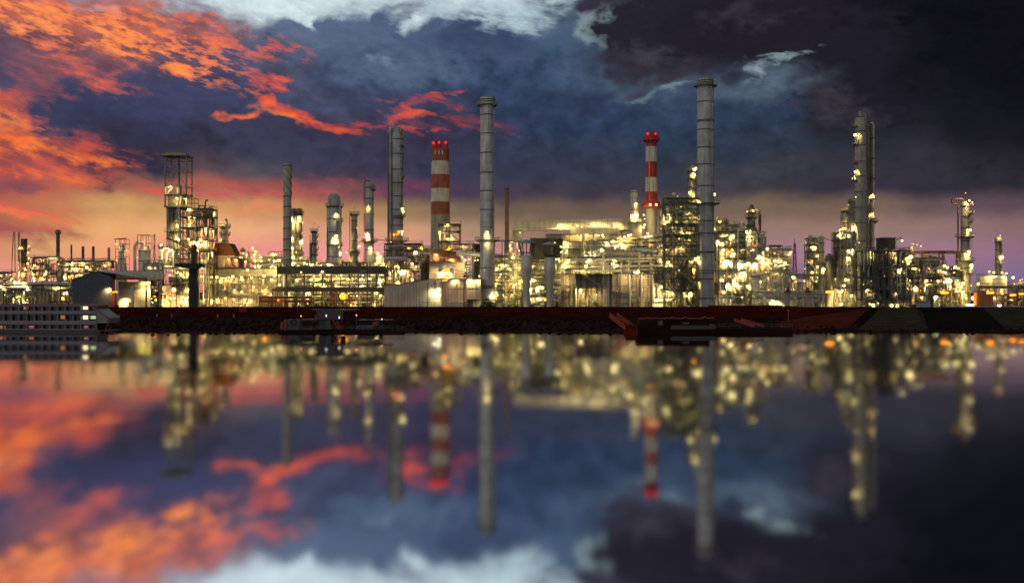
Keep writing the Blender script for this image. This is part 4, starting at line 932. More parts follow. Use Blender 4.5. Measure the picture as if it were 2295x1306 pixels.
# ================================================================== columns of the middle
column_n = column
D = 462; s = S(D)
t = column('spiral_chimney', 'slender pale chimney wound with spiral strakes, left of the dark twin column', 'chimney', 644, 367, 18, D, Yb=600, mat_=mat('pale concrete shell', (.44, .42, .36), .8, 0, .1, .25, .4), prof=((8.8, 367), (8.8, 440), (10, 600)), rings=(371, 440, 463, 487, 512, 536, 560, 583), top='open')
for k in range(3):
    m = MB(); pts = []
    for i in range(25):
        a = 2*PI*k/3 + i/24*2*PI*1.15; z = PZ(375 + 65*i/24, D); r = 9.2*s; pts.append((PX(644, D)+r*math.cos(a), D+r*math.sin(a), z))
    m.tube(pts, .28, 5); m.build('strake', SHELLO, t)
for X, lb in ((659, 'left shaft of the dark twin column beside the spiral chimney'), (671, 'right shaft of the dark twin column beside the spiral chimney')):
    column('column', lb, 'column', X, 470, 13, 490, mat_=SHELLD, rings=(475, 500, 530, 560), plats=(((474, 19),) if X < 665 else ((478, 20), (530, 19, (-90, 60)), (570, 20))), top='dome',
           lamps=((653, 489, .5), (659, 500, .6), (654, 533, .7), (654, 557, .5), (656, 575, .6)) if X < 665 else ((673, 489, .55), (678, 523, .45), (677, 541, .5), (664, 565, .8), (678, 550, .45), (676, 578, .6)), pipes=((.8, ((679, 600, -1), (679, 480, -1))),) if X > 665 else ())
column('slim_column', 'thin dark column with many side platforms and a davit on top', 'column', 704, 517, 11, 480, mat_=SHELLO, rings=(520, 545, 570), top='flat', plats=((518, 18), (530, 20, (-60, 60)), (545, 18), (558, 20, (-60, 60)), (570, 18)),
       pipes=((.9, ((695, 600, 0), (695, 525, 0))), (2.8, ((695, 600, 1), (695, 545, 1)), SHELLD), (.35, ((703, 517, 0), (702, 502, 0), (705, 500, 0), (709, 504, 0))), (1.2, ((713, 508, 0), (716, 508, 0)))), lamps=((688, 592, .7), (700, 594, .6), (711, 588, .4)))
column('wide_column', 'fat grey column with a round head platform, fourth shaft from spiral chimney', 'column', 750, 443, 31, 482, mat_=SHELLG, prof=((9, 437), (12, 441), (14, 450), (14, 462), (15.5, 463), (15.5, 688)), rings=(463, 490, 520, 550, 575), top='dome',
       plats=((462, 40), (495, 38, (-70, 40)), (548, 38), (590, 40)), pipes=((1.6, ((740, 462, -3), (738, 444, -3), (744, 436, -3), (758, 436, -3), (764, 442, -3), (765, 560, -3))), (.8, ((733, 688, 0), (733, 455, 0)), RUST), (1.8, ((735, 600, -1), (735, 510, -1)), SHELLD), (.4, ((754, 436, 0), (757, 427, 0), (761, 432, 0)))),
       lamps=((758, 482, .6, 'soft'), (757, 530, 1.2), (754, 537, .7), (765, 567, .8), (743, 595, .7), (736, 592, .5)), ladders=((760, 470, 545),))
column('slim_column', 'slim ochre column with a thicker lower half and slanting thin pipe', 'column', 794, 480, 13, 484, mat_=SHELLO, prof=((6.5, 480), (6.8, 556), (10, 564), (10.5, 688)), rings=(495, 515, 540, 564), top='flat', plats=((480, 22), (530, 18, (-60, 60)), (566, 26)),
       pipes=((.9, ((784, 688, 0), (784, 484, 0), (786, 479, 0), (789, 479, 0)), RUST), (.3, ((794, 480, 0), (794, 462, 0))), (.5, ((801, 530, -1), (812, 528, -1)))), lamps=((806, 552, .9), (777, 565, .5, 'soft'), (801, 510, .3, 'soft'), (789, 603, .7)))
column('column', 'bright-lit column topped by a hooked pipe and an overhanging box', 'column', 828, 418, 19, 478, mat_=SHELLG, prof=((8, 412), (9.5, 416), (10, 688)), rings=(420, 445, 480, 515, 560), top='dome',
       plats=((424, 30, (-70, 50)), (540, 36), (590, 34)), pipes=((1.0, ((817, 620, -1), (817, 412, -1), (820, 406, -1), (826, 405, -1), (832, 410, -1)), RUST), (3.2, ((836, 428, 0), (836, 412, 0), (830, 408, 0))), (.7, ((800, 545, 0), (815, 538, 0), (872, 538, 0)), BROWN)),
       lamps=((828, 470, 1.3, 'soft'), (826, 466, .6), (824, 526, .9), (822, 531, .6), (832, 558, .35, 'soft'), (818, 593, .8)))
# the big column with its side pipe
column('tall_column', 'tall grey column with a parallel gooseneck pipe and orange-lit waist', 'column', 890, 300, 28, 478, mat_=SHELLG, prof=((10, 290), (11, 296), (13, 310), (13.5, 545), (17, 575), (17, 600)), rings=(312, 345, 380, 410, 440, 470, 490, 505, 530), top='dome',
       plats=((328, 34, (-60, 50)), (396, 34, (-40, 30)), (484, 38, (-120, 45)), (539, 52)), pipes=((4.8, ((874, 560, -1), (874, 296, -1), (877, 288, -1), (883, 286, -1), (889, 293, 0)), SHELLG), (1.6, ((871, 560, -2), (871, 300, -2)), SHELLD), (1.4, ((901, 318, -1), (902, 292, -1), (898, 287, -1))), (1.1, ((881, 560, -4), (881, 320, -4)), STEEL)),
       lamps=((903, 469, 1.2), (904, 475, 1.0), (896, 520, .8, 'sodium'), (903, 519, .8), (877, 543, .55), (885, 527, .7, 'sodium')))
unit('braced_structure', 'dark braced base structure under the tall grey column, draped with pipes', 'process unit', 866, 945, 548, 480, 13, (548, 562, 577, 603, 640), 5, 70, 10, 5, 61, STEEL, pm=(GALV, SHELLO, SHELLD), brace=.9, rail=YRAIL,
     lamps=((863, 591, .6), (870, 597, .75), (895, 597, .6), (897, 609, .9), (927, 592, .95), (927, 627, .9), (895, 633, .6), (854, 603, .7), (936, 598, .6)), w=.38)
t = thing('duct_bundle', 'row of curled dark ducts over the base of the tall grey column', 'duct', (PX(925, 476), 476, ZG)); D = 476
for i in range(6):
    X = 913 + i*5; m = MB(); m.tube([(PX(X, D), D, PZ(585, D)), (PX(X, D), D, PZ(556 - i % 2, D)), (PX(X+2, D), D, PZ(549, D)), (PX(X+5, D), D, PZ(550, D)), (PX(X+6, D), D+2, PZ(560, D))], 1.7*S(D), 8); m.build('duct', (SHELLD, GALV, SHELLG)[i % 3], t)
m = MB(); m.hcyl((PX(868, D), D-7, PZ(581, D)), (PX(916, D), D-7, PZ(581, D)), 5*S(D)); m.build('horizontal_drum', SHELLG, t)
t = thing('top_valves', 'little cluster of relief valves and nozzles crowning the tall grey column', 'valve cluster', (PX(893, 478), 478, PZ(296, 478))); D = 478
for X, Y, h_ in ((886, 292, 7), (893, 289, 9), (899, 292, 8), (904, 298, 10)):
    m = MB(); m.tube([(PX(X, D), D-1.4, PZ(Y+12, D)), (PX(X, D), D-1.4, PZ(Y, D)), (PX(X+3, D), D-1.4, PZ(Y-2, D))], .4, 8); m.ball(PX(X, D), D-1.6, PZ(Y+3, D), .6); m.build('nozzle', SHELLO, t)
# cluster of bright exchangers between columns
unit('process_unit', 'small blazing exchanger stack between the hooked column and tall column', 'process unit', 840, 866, 575, 484, 9, (575, 588, 600), 2, 26, 4, 3, 62, GALV, pm=(CLAD, GALV), lamps=((850, 568, .9), (851, 588, 1.3), (846, 592, 1.0), (853, 574, .6), (863, 592, .5)))
unit('process_unit', 'lamp-lit pipework low between spiral chimney and the rack', 'process unit', 652, 705, 585, 492, 10, (596,), 4, 30, 4, 5, 63, GREEN, pm=(CLAD, GALV), lamps=((688, 590, .9), (675, 597, .6), (660, 592, .5)))
unit('process_unit', 'lamp-lit pipework behind rack below the fat grey column', 'process unit', 705, 840, 590, 496, 10, (600,), 8, 50, 6, 3, 64, GREEN, pm=(CLAD, GALV))
# long dark rack
pipe_rack('pipe_rack', 'long dark upper pipe rack running past the feet of the columns', 626, 866, 594, 462, (604, 612), 7, 12, 5, STEEL, (SHELLD, STEEL, SLATE), 23, (.3, .6), lamps=((614, 627, .1), (702, 627, 1.0), (783, 626, .9), (670, 627, .5)), nlamp=6, girder=.9, w=.5)
pipe_rack('pipe_rack', 'lower dark girder rack in front with open lit bays beneath it', 614, 862, 646, 452, (650,), 6, 9, 4, STEEL, (BROWN, SHELLD), 24, (.3, .6), lamps=((631, 638, 1.0), (803, 663, .6), (847, 657, 1.0), (856, 662, .8)), nlamp=5, girder=1.6, w=.45)
pipe_rack('pipe_rack', 'orange-lit low pipe rack and valves at the foot of the hall', 585, 700, 664, 448, (668, 676), 4, 6, 4, RUST, (RUST, CLAD, BROWN), 25, (.2, .35), lamps=((597, 657, .8, 'sodium'), (627, 672, .5, 'sodium')), rail=False)
unit('process_unit', 'dim tangle of valves and pipes under the long rack', 'process unit', 640, 860, 620, 470, 14, (632, 660, 672), 11, 100, 9, 9, 65, STEEL, pm=(GALV, CLAD, SHELLD), lamps=((700, 664, .5, 'soft'), (818, 640, .5), (730, 642, .5), (760, 640, .5)))
# ================================================================== red-and-white concrete chimney with three flues
D = 520; s = S(D); x = PX(987, D)
t = thing('striped_chimney', 'thick concrete chimney banded red and white with stubby flues on top', 'chimney', (x, D, ZG))
FZ = [334, 362, 392, 423, 453, 482]
def hwid(Y): return 19.5 + (Y-334)/230*2.8
for i in range(5):
    m = MB(); m.lathe(x, D, [(hwid(FZ[i+1])*s, PZ(FZ[i+1], D)), (hwid(FZ[i])*s, PZ(FZ[i], D))], 36); m.build('painted_band', REDF if i % 2 == 0 else WHT, t)
m = MB(); m.lathe(x, D, [(hwid(640)*s, ZG), (hwid(482)*s, PZ(482, D))], 36); m.build('shaft', CONC, t)
for i, (X, yy) in enumerate(((974, 0), (984, 2.2), (999, 0))):
    m = MB(); q = 5.4*s; xx = PX(X, D); m.lathe(xx, D+yy-1, [(q, PZ(338, D)), (q, PZ(317 + (i == 2)*1, D)), (q*.8, PZ(317, D)), (q*.8, PZ(322, D))], 18); f = m.build('flue', REDP, t)
for a in ((972, 322), (985, 321), (1000, 321)):
    m = MB(); m.ball(PX(a[0], D), D-2.4, PZ(a[1], D), .55, 8, 5); m.build('beacon', LENS['red'], t)
m = MB()
for a in (977, 985, 993): m.box(PX(a, D)-.3, PX(a, D)+.3, D-hwid(345)*s-.15, D-hwid(345)*s+1.2, PZ(349, D), PZ(340, D))
m.build('vent_slot', WHT, t)
m = MB(); m.beam((PX(993, D), D-21*s-.3, PZ(500, D)), (PX(1001, D), D-20*s+.1, PZ(491, D)), .4); m.build('bracket', STEEL, t)
# open frame beside it
unit('hoist_frame_unit', 'tall open frame with platforms standing against the striped chimney', 'process unit', 984, 1031, 504, 500, 9, (520, 542, 565), 2, 14, 2, 0, 71, STEEL, pm=(SHELLO, GALV), brace=.4, lamps=((1005, 505, .6), (988, 521, .5), (1005, 537, .8), (1013, 535, .3, 'soft')), w=.42)
unit('process_unit', 'lower flat-topped frame right of the tall open frame', 'process unit', 1010, 1060, 548, 497, 9, (560, 572), 2, 16, 3, 2, 72, STEEL, lamps=((1039, 553, .6, 'soft'), (1040, 566, .5)), brace=.3)
t = thing('brick_duct', 'rust-red boxed ducting slanting down left of the louvred house', 'duct', (PX(975, 478), 478, ZG)); D = 478
m = MB(); m.prism([(PX(962, D), PZ(562, D)), (PX(985, D), PZ(559, D)), (PX(1020, D), PZ(563, D)), (PX(1031, D), PZ(575, D)), (PX(1032, D), PZ(590, D)), (PX(962, D), PZ(590, D))], D, D+8); m.build('hood', BRICK, t)
m = MB(); m.prism([(PX(962, D), PZ(568, D)), (PX(967, D), PZ(575, D)), (PX(950, D), PZ(612, D)), (PX(941, D), PZ(605, D))], D-1, D+5); m.build('sloping_duct', BRICK, t)
for a in ((978, 572, .95), (1012, 584, .5)): lamp(t, PX(a[0], D), D-1.5, PZ(a[1], D), a[2])
m = MB(); steel_frame(m, [PX(984, D), PX(1000, D)], [D-1.5, D], [PZ(590, D), PZ(578, D)], .3); m.build('window_frame', YRAIL, t)
pipe_only('bent_pipe', 'pale bent pipe and tank end left of the rust-red ducting', 474, ((918, 568, 0), (958, 568, 0), (964, 570, 0), (966, 576, 0), (966, 610, 0)), 2.6, SHELLG, props=(925,))
D = 490; t = thing('tank', 'squat pale tank with a railed roof left of the striped chimney', 'storage tank', (PX(958, D), D, ZG)); m = MB(); m.lathe(PX(958, D), D, [(13*S(D), ZG), (13*S(D), PZ(557, D)), (.1, PZ(555, D))], 24); m.build('shell', SHELLO, t); m = MB(); railing_ring(m, PX(958, D), D, 12.5*S(D), PZ(556, D)); m.build('railing', STEEL, t)
# louvred house
t = bld_box('louvred_house', 'lilac louvred housing above the white halls, lit from its rooftop drums', 'building', 962, 1044, 588, None, 468, 12, LOUV)
D = 466
for X in (988, 1014):
    m = MB(); m.lathe(PX(X, D), D, [(6*S(D), PZ(622, D)), (6*S(D), PZ(602, D)), (5.5*S(D), PZ(601, D))], 18); m.build('roof_drum', WHT, t)
for X in (1049,):
    m = MB()
    for k in range(5): m.lathe(PX(X, D), D+2, [(3*S(D), PZ(618-k*6, D)), (9*S(D), PZ(616-k*6, D)), (9*S(D), PZ(614.5-k*6, D)), (3*S(D), PZ(612-k*6, D))], 16)
    m.lathe(PX(X, D), D+2, [(4*S(D), PZ(626, D)), (4*S(D), PZ(590, D)), (8*S(D), PZ(589, D))], 16); m.build('stacked_cooler', SLATE, t)
for a in ((996, 612, .7), (979, 615, .5), (1005, 615, .5), (1043, 606, .6), (1043, 583, .7), (1052, 581, .6), (1065, 584, .5), (1071, 583, .6), (1075, 619, .8)): lamp(t, PX(a[0], D), D-2.2, PZ(a[1], D), a[2])
# long silver duct to the big stack
pipe_only('silver_duct', 'long blue-grey duct running from rust-red hood behind the silver chimney', 474, ((1022, 568, 0), (1120, 574, 0), (1130, 577, 0), (1130, 600, 0)), 5.2, BLUEROOF, props=(1050, 1110))
# ================================================================== white halls
D = 430
t = thing('white_hall', 'long white ribbed hall with a roof sloping up to the right', 'hall', (PX(925, D), D, ZG))
m = MB(); m.prism([(PX(859, D), ZG), (PX(989, D), ZG), (PX(989, D), PZ(626, D)), (PX(970, D), PZ(625, D)), (PX(859, D), PZ(641, D))], D+3, D+24); m.build('ribbed_wall', WHITEP, t)
m = MB(); m._add([(PX(857, D), D+2.6, PZ(640.5, D)), (PX(970, D), D+2.6, PZ(624.3, D)), (PX(970, D), D+24, PZ(624.3, D)), (PX(857, D), D+24, PZ(640.5, D)), (PX(990, D), D+2.6, PZ(625.3, D)), (PX(990, D), D+24, PZ(625.3, D))], [(0,1,2,3), (1,4,5,2)]); m.build('roof', BLUEROOF, t)
m = MB(); m.box(PX(938, D), PX(988, D), D-1, D+2, PZ(678, D), PZ(677, D)); m.build('loading_canopy', STEEL, t)
m = MB(); railing_line(m, (PX(962, D), D+.5, PZ(677, D)), (PX(987, D), D+.5, PZ(677, D)), 1.2, 1.6); m.build('railing', STEEL, t)
m = MB(); ladder(m, PX(974, D), D+2.7, PZ(650, D), PZ(615, D), .7, .12); m.build('ladder', STEEL, t)
for a in ((973, 651, 1.0), (982, 648, 1.2), (984, 660, 1.1)): lamp(t, PX(a[0], D), D+1.2, PZ(a[1], D), a[2], 'white')
t = thing('white_hall', 'flat-topped white ribbed hall between two orange street lamps', 'hall', (PX(1032, D), D, ZG))
m = MB(); m.box(PX(989.5, D), PX(1077, D), D, D+20, ZG, PZ(626, D)); m.build('ribbed_wall', WHITEP, t)
m = MB(); m.box(PX(989, D), PX(1078, D), D-.5, D+20.5, PZ(626, D), PZ(624.5, D)); d = m.build('roof', STEEL, t)
m = MB(); railing_line(m, (PX(973, D), D-.4, PZ(624.5, D)), (PX(1077, D), D-.4, PZ(624.5, D)), 1.6, 1.9, .13); m.build('railing', STEEL, d)
m = MB(); m.box(PX(1003, D), PX(1042, D), D-2, D-.02, ZG, PZ(677, D)); m.build('low_annexe', WHITEP, t)
for a in ((1053, 628.5, .6, 'warm'), (1020, 628.5, .5, 'soft'), (1070, 629, .5, 'soft'), (995, 612, .6, 'white')): lamp(t, PX(a[0], D), D-1, PZ(a[1], D), a[2], a[3])
m = MB()
for X in (1000, 1022, 1046, 1068): m.tube([(PX(X, D), D-.2, ZG), (PX(X, D), D-.2, PZ(627, D))], .14, 6)
m.build('downpipe', GALV, t, kind='stuff')
m = MB(); m.box(PX(1048, D), PX(1060, D), D-.12, D-.02, ZG, PZ(674, D)); m.build('roller_door', SLATE, t)
m = MB(); m.box(PX(1046, D), PX(1076, D), D-1.6, D-.02, PZ(671.5, D), PZ(670.5, D)); m.build('door_canopy', STEEL, t)
m = MB(); m.box(PX(993, D), PX(1074, D), D-.1, D-.015, PZ(646, D), PZ(644.6, D)); m.build('gutter_band', GALV, t)
street_light('street_lamp', 'tall red-brown post whose orange lamp reaches left over the white halls', 1040, 610, 1000, 418, headY=603, r=.85, group='orange street lamps')
street_light('street_lamp', 'shorter red-brown post whose orange lamp reaches right over the white halls', 958, 634, 997, 416, headY=627, r=.7, group='orange street lamps')
# ================================================================== silver chimney
D = 450
column('silver_chimney', 'smooth silver chimney with a flared foot standing behind the white halls', 'chimney', 1092, 222, 31, D, mat_=CLAD, prof=((15, 218), (16.5, 221), (16.5, 234), (15.6, 237), (15.8, 420), (16.2, 640), (16.5, 648), (23, 672), (23, 688)), rings=(224, 228, 258, 300, 343, 387, 428, 470, 600, 641, 645, 671), top='flat',
       plats=((236, 47), (538, 56)), lamps=((1092, 522, 1.3, 'soft'), (1092, 529, .9), (1093, 546, .8, 'soft'), (1112, 655, .9)), seg=32, ladders=((1106, 245, 534), (1104, 545, 640)), cap=(218.5, 235))
t = column('thin_chimney', 'thin rusty red chimney between the silver chimney and conveyor gallery', 'chimney', 1136, 421, 9, 500, mat_=mat('sooty red shell', (.20, .10, .09), .7, 0, .2, .3, .5), rings=(424, 500), top='open')
platf = unit('link_walkway', 'railed green walkway joining silver chimney to the scaffold stairs', 'walkway', 1108, 1160, 540, 452, 4, (540,), 3, 2, 0, 1, 75, GREEN, rail=YRAIL, lamps=((1146, 557, .6),), brace=0)
stair_tower('stair_tower', 'green zigzag staircase tower right of the silver chimney', 1131, 1168, 540, 450, 5, 7, lamps=((1164, 562, .65), (1164, 600, .6), (1164, 636, .7), (1149, 623, .6), (1142, 604, .5)))
unit('process_unit', 'dense dim pipework between silver chimney and twin hooded vents', 'process unit', 1108, 1170, 575, 472, 12, (590, 610, 632, 655), 4, 75, 10, 5, 76, STEEL, pm=(GALV, CLAD, SHELLO), lamps=((1113, 603, .7), (1108, 658, .8), (1150, 575, .5)), brace=.8, backwall=FURN)
column('lit_vessel', 'bright cream vessel at the foot of the staircase tower', 'vessel', 1120, 640, 13, 446, mat_=WHT, plats=((672, 22),), lamps=((1112, 658, 1.1), (1106, 662, .8)), rings=(640, 650))
bld_box('dark_block', 'dark blue windowless block behind the silver chimney', 'building', 1062, 1108, 548, None, 520, 12, NAVY)
bld_box('dark_block', 'larger dark blue windowless block behind the hooded vents', 'building', 1190, 1262, 535, None, 520, 14, NAVY)
bld_box('ribbed_shed', 'small ribbed shed peeping above the larger dark block', 'building', 1225, 1260, 526, None, 528, 10, GALL)
# hooded vents
for (X, Yc, Yt, Yb1, Yb2, w, lb) in ((1180, 540, 572, 605, 622, 25, 'white vent shaft under a conical braced hood, nearer the silver chimney'), (1232, 545, 577, 610, 630, 24, 'white vent shaft under a conical braced hood, nearer the furnace walls')):
    D = 440; s = S(D); x = PX(X, D)
    t = thing('hooded_vent', lb, 'vent', (x, D, ZG))
    m = MB(); m.lathe(x, D, [(7.3*s, ZG), (7.5*s, PZ(Yb2, D)), (w/2*s, PZ(Yb1, D)), (w/2*s, PZ(Yt, D)), (w/2*s*.85, PZ(Yt, D))], 26); m.build('shaft', mat('white vent shell', (.58, .56, .50), .45, .1, .08, .2, .35), t)
    m = MB(); m.lathe(x, D, [(21*s, PZ(Yc+4, D)), (21*s, PZ(Yc+3, D)), (3*s, PZ(Yc-3, D)), (.02, PZ(Yc-4, D))], 26); m.build('conical_hood', BLUEROOF, t)
    m = MB()
    for k in range(12):
        a = 2*PI*k/12; m.beam((x+w/2*s*.95*math.cos(a), D+w/2*s*.95*math.sin(a), PZ(Yt, D)), (x+19*s*math.cos(a), D+19*s*math.sin(a), PZ(Yc+4, D)), .3)
    m.lathe(x, D, [(w/2*s*1.1, PZ(Yt-5, D)), (w/2*s*1.2, PZ(Yt-5, D)), (w/2*s*1.2, PZ(Yt-6.5, D)), (w/2*s*1.1, PZ(Yt-6.5, D))], 20, False); m.build('bracing', STEEL, t)
unit('process_unit', 'white-lit exchangers and pipes between and below the hooded vents', 'process unit', 1166, 1252, 625, 458, 12, (640, 662), 5, 70, 9, 3, 77, GALV, pm=(CLAD, GALV, WHT), lamps=((1214, 645, 1.3), (1208, 643, .9), (1194, 628, .6), (1150, 622, .5), (1207, 668, .6), (1245, 582, .7), (1252, 586, .6), (1257, 555, .6)), backwall=WHT)
street_light('street_lamp', 'orange-lit slim lamp post on the quay beside the silver chimney foot', 1111, 668, 1113, 424, headY=660, kind='warm', r=.6)
# ================================================================== conveyor galleries
D = 505
t = thing('conveyor_gallery', 'long sheet-metal conveyor gallery bridging above the plant on a left trestle', 'conveyor gallery', (PX(1285, D), D, ZG))
m = MB(); m._add([(PX(X, D), y, PZ(Y, D)) for y in (D, D+6) for X, Y in ((1148, 515), (1150, 497), (1420, 488), (1420, 516), (1300, 514), (1170, 516))], [(0,1,2,3,4,5), (11,10,9,8,7,6), (1,7,8,2), (0,6,7,1), (5,11,6,0), (4,10,11,5), (3,9,10,4), (2,8,9,3)], False); m.build('gallery_housing', GALL, t)
m = MB(); steel_frame(m, [PX(1150, D), PX(1172, D)], [D, D+6], [ZG, PZ(600, D), PZ(540, D), PZ(516, D)], .45, 1, random.Random(2)); m.box(PX(1150, D), PX(1163, D), D+.5, D+5, PZ(540, D), PZ(516, D)); m.build('trestle', GREEN, t)
m = MB(); steel_frame(m, [PX(1395, D), PX(1425, D)], [D, D+6], [ZG, PZ(600, D), PZ(516, D)], .45); m.build('trestle', GREEN, t)
for a in ((1260, 510, .55), (1266, 510, .5, 'spark'), (1283, 509, .6, 'spark'), (1293, 507, .75, 'spark'), (1303, 509, .5, 'spark'), (1325, 503, .7, 'spark'), (1332, 505, .55, 'spark'), (1338, 504, .6, 'spark'), (1344, 503, .6, 'spark'), (1349, 505, .5, 'spark'), (1357, 507, .6, 'spark'), (1381, 508, .75), (1165, 522, .6, 'soft')): lamp(t, PX(a[0], D), D-2.4, PZ(a[1], D), a[2], a[3] if len(a) > 3 else 'warm')
D = 496
t = thing('conveyor_gallery', 'shorter lower gallery slung under the long one, with yellow-lit deck', 'conveyor gallery', (PX(1330, D), D, ZG))
m = MB(); m.box(PX(1277, D), PX(1386, D), D, D+5, PZ(525, D), PZ(511, D)); m.build('gallery_housing', GALL, t)
m = MB(); m.box(PX(1262, D), PX(1355, D), D-1, D+4, PZ(541.5, D), PZ(540, D)); d = m.build('deck', YEL, t); m = MB(); railing_line(m, (PX(1262, D), D-1, PZ(540, D)), (PX(1355, D), D-1, PZ(540, D)), 1.2, 1.4, .14); m.build('railing', YEL, d)
m = MB(); m.box(PX(1262, D), PX(1345, D), D+1, D+5, PZ(556, D), PZ(542, D)); m.build('lower_casing', GALL, t)
m = MB(); m.box(PX(1268, D), PX(1375, D), D+4.6, D+5, PZ(541, D), PZ(525, D)); m.build('inner_wall', GALL, t)
m = MB(); steel_frame(m, [PX(X, D) for X in (1264, 1276, 1300, 1330, 1355, 1385)], [D, D+5], [ZG, PZ(580, D), PZ(541, D), PZ(525, D)], .35, .3, random.Random(9)); m.build('trestle', GREEN, t)
for a in ((1265, 543, .6), (1293, 529, .7), (1315, 528, .7), (1335, 527, .6, 'spark'), (1341, 528, .7, 'spark'), (1350, 528, .9), (1352, 531, .5, 'spark'), (1284, 509, .4, 'spark'), (1243, 544, .6), (1256, 553, .6)): lamp(t, PX(a[0], D), D-1.6, PZ(a[1], D), a[2], a[3] if len(a) > 3 else 'warm')
column('thin_exhaust', 'thin grey pipe stack rising in front of the lower gallery', 'exhaust stack', 1309, 525, 6, 480, mat_=SHELLG, top='flat')
column('small_chimney', 'short pale chimney glowing at its foot, left of the slim striped one', 'chimney', 1422, 427, 18, 492, mat_=CLAD, rings=(430, 470), top='open', lamps=((1426, 458, .7, 'soft'), (1427, 482, .8), (1414, 484, .5), (1421, 500, .5)), plats=((497, 30, (-80, 60)),))
t = bld_box('machine_house', 'small dark machine house below the short pale chimney', 'building', 1414, 1438, 500, None, 486, 8, SHELLO, lamps=((1442, 482, .7), (1444, 504, .8), (1442, 510, .8), (1444, 491, .5)))
# slim striped chimney
D = 498; s = S(D); x = PX(1459.5, D)
t = thing('striped_chimney', 'slim red and white banded chimney with a red box skirt and lit windows', 'chimney', (x, D, ZG))
FZ = [297, 329, 363, 398, 430, 450]
for i in range(5):
    a, b = (12.2 + .25*i)*s, (12.45 + .25*i)*s
    pr = [(b, PZ(FZ[i+1], D)), (a, PZ(FZ[i], D))]
    if i == 0: pr = [(b, PZ(329, D)), (12*s, PZ(318, D)), (11.5*s, PZ(318, D)), (13.5*s, PZ(304, D)), (13.5*s, PZ(298, D)), (10*s, PZ(296, D))]
    m = MB(); m.lathe(x, D, pr, 28); m.build('painted_band', REDP if i % 2 == 0 else WHT, t)
m = MB(); m.lathe(x, D, [(12*s, PZ(320, D)), (19*s, PZ(316, D)), (19*s, PZ(312, D)), (12*s, PZ(310, D))], 26); railing_ring(m, x, D, 18.5*s, PZ(312, D)); m.build('ring_platform', REDP, t)
m = MB(); m.lathe(x, D, [(12.6*s, PZ(467, D)), (22.5*s, PZ(467, D)), (23*s, PZ(459, D)), (15*s, PZ(450, D)), (12.6*s, PZ(448, D))], 8, False); sk = m.build('box_skirt', REDP, t)
LITW = mat('lit window', (1, .8, .4), emit=((1, .72, .28), 1.6))
for X in (1454.5, 1468): m = MB(); m.box(PX(X-2.2, D), PX(X+2.2, D), D-22.9*s, D-20*s, PZ(463, D), PZ(458, D)); m.build('window', LITW, sk)
m = MB(); m.lathe(x, D, [(13.5*s, ZG), (13*s, PZ(467, D))], 24); m.build('shaft', mat('grey stack base', (.20, .20, .20), .8, 0, .1, .3, .3), t)
m = MB(); m.beam((x-1.2, D-13.4*s, PZ(450, D)), (x-1.2, D-12.8*s, PZ(330, D)), .35); m.build('ladder', SHELLG, t)
for X in (1450.5, 1467.5): m = MB(); m.ball(PX(X, D), D-2.2, PZ(301.5, D), .5, 8, 5); m.build('beacon', LENS['red'], t)

# ================================================================== furnace wall and the decks above it
D = 452
t = thing('furnace_wall', 'row of tall panelled furnace casings with vertical buckstays along the quay', 'furnace', (PX(1425, D), D, ZG))
m = MB(); m.box(PX(1256, D), PX(1560, D), D, D+14, ZG, PZ(615, D)); m.build('casing', FURN, t)
rng = random.Random(77)
m = MB()
for i in range(27):
    X = 1258 + i*11.3 + rng.uniform(-3, 3); m.box(PX(X, D)-.18, PX(X, D)+.18, D-.5, D+.02, ZG, PZ(616, D))
m.build('buckstay', SHELLD, t)
m = MB()
for Y in (627, 640, 653, 666, 679): m.box(PX(1256, D), PX(1560, D), D-.32, D+.02, PZ(Y, D)-.1, PZ(Y, D)+.1)
m.build('horizontal_stiffener', SHELLD, t)
m = MB()
for X in (1290, 1372, 1411, 1437, 1463, 1530): m.tube([(PX(X, D), D-1.1, ZG), (PX(X, D), D-1.1, PZ(612, D))], rng.uniform(.3, .55), 10)
m.build('downcomer', SHELLG, t, kind='stuff')
for X in (1352, 1355.5, 1359, 1362.5): m = MB(); m.tube([(PX(X, D), D-2.2, ZG), (PX(X, D), D-2.2, PZ(606, D)), (PX(X, D), D, PZ(604, D))], .18, 6); m.build('riser_pipe', CLAD, t)
m = MB(); m.tube([(PX(1365, D), D-2, PZ(655, D)), (PX(1382, D), D-2, PZ(655, D)), (PX(1382, D), D-2, ZG)], .25, 6); m.build('riser_pipe', RUST, t)
m = MB(); m.tube([(PX(1465, D), D-3, PZ(672, D)), (PX(1505, D), D-3, PZ(673, D)), (PX(1511, D), D-3, PZ(678, D)), (PX(1511, D), D-3, ZG)], .7, 10); m.build('white_pipe', CLAD, t)
m = MB(); m.box(PX(1466, D), PX(1500, D), D-1.8, D-.02, ZG, PZ(676, D)); m.build('low_panel', WHT, t)
m = MB(); z = PZ(615, D); m.box(PX(1243, D), PX(1520, D), D-4, D+6, z, z+.25); d = m.build('deck', GRATE, t); m = MB(); railing_line(m, (PX(1243, D), D-4, z+.25), (PX(1520, D), D-4, z+.25), 1.6, 1.5, .14); m.build('railing', YRAIL, d)
for k, (xa, ya_, xb, yb_) in enumerate(((1300, 612, 1342, 645), (1302, 647, 1342, 684))):
    m = MB(); stair_flight(m, (PX(xb, D), D-4 - k*.2, PZ(yb_, D)), (PX(xa, D), D-4 - k*.2, PZ(ya_, D))); m.build('stair_flight', [GREEN, YRAIL], t)
m = MB(); m.box(PX(1262, D), PX(1342, D), D-4, D-.6, PZ(646.5, D), PZ(645.5, D)); d = m.build('landing', GRATE, t); m = MB(); railing_line(m, (PX(1262, D), D-4, PZ(645.5, D)), (PX(1300, D), D-4, PZ(645.5, D)), 1.8); m.build('railing', GREEN, d)
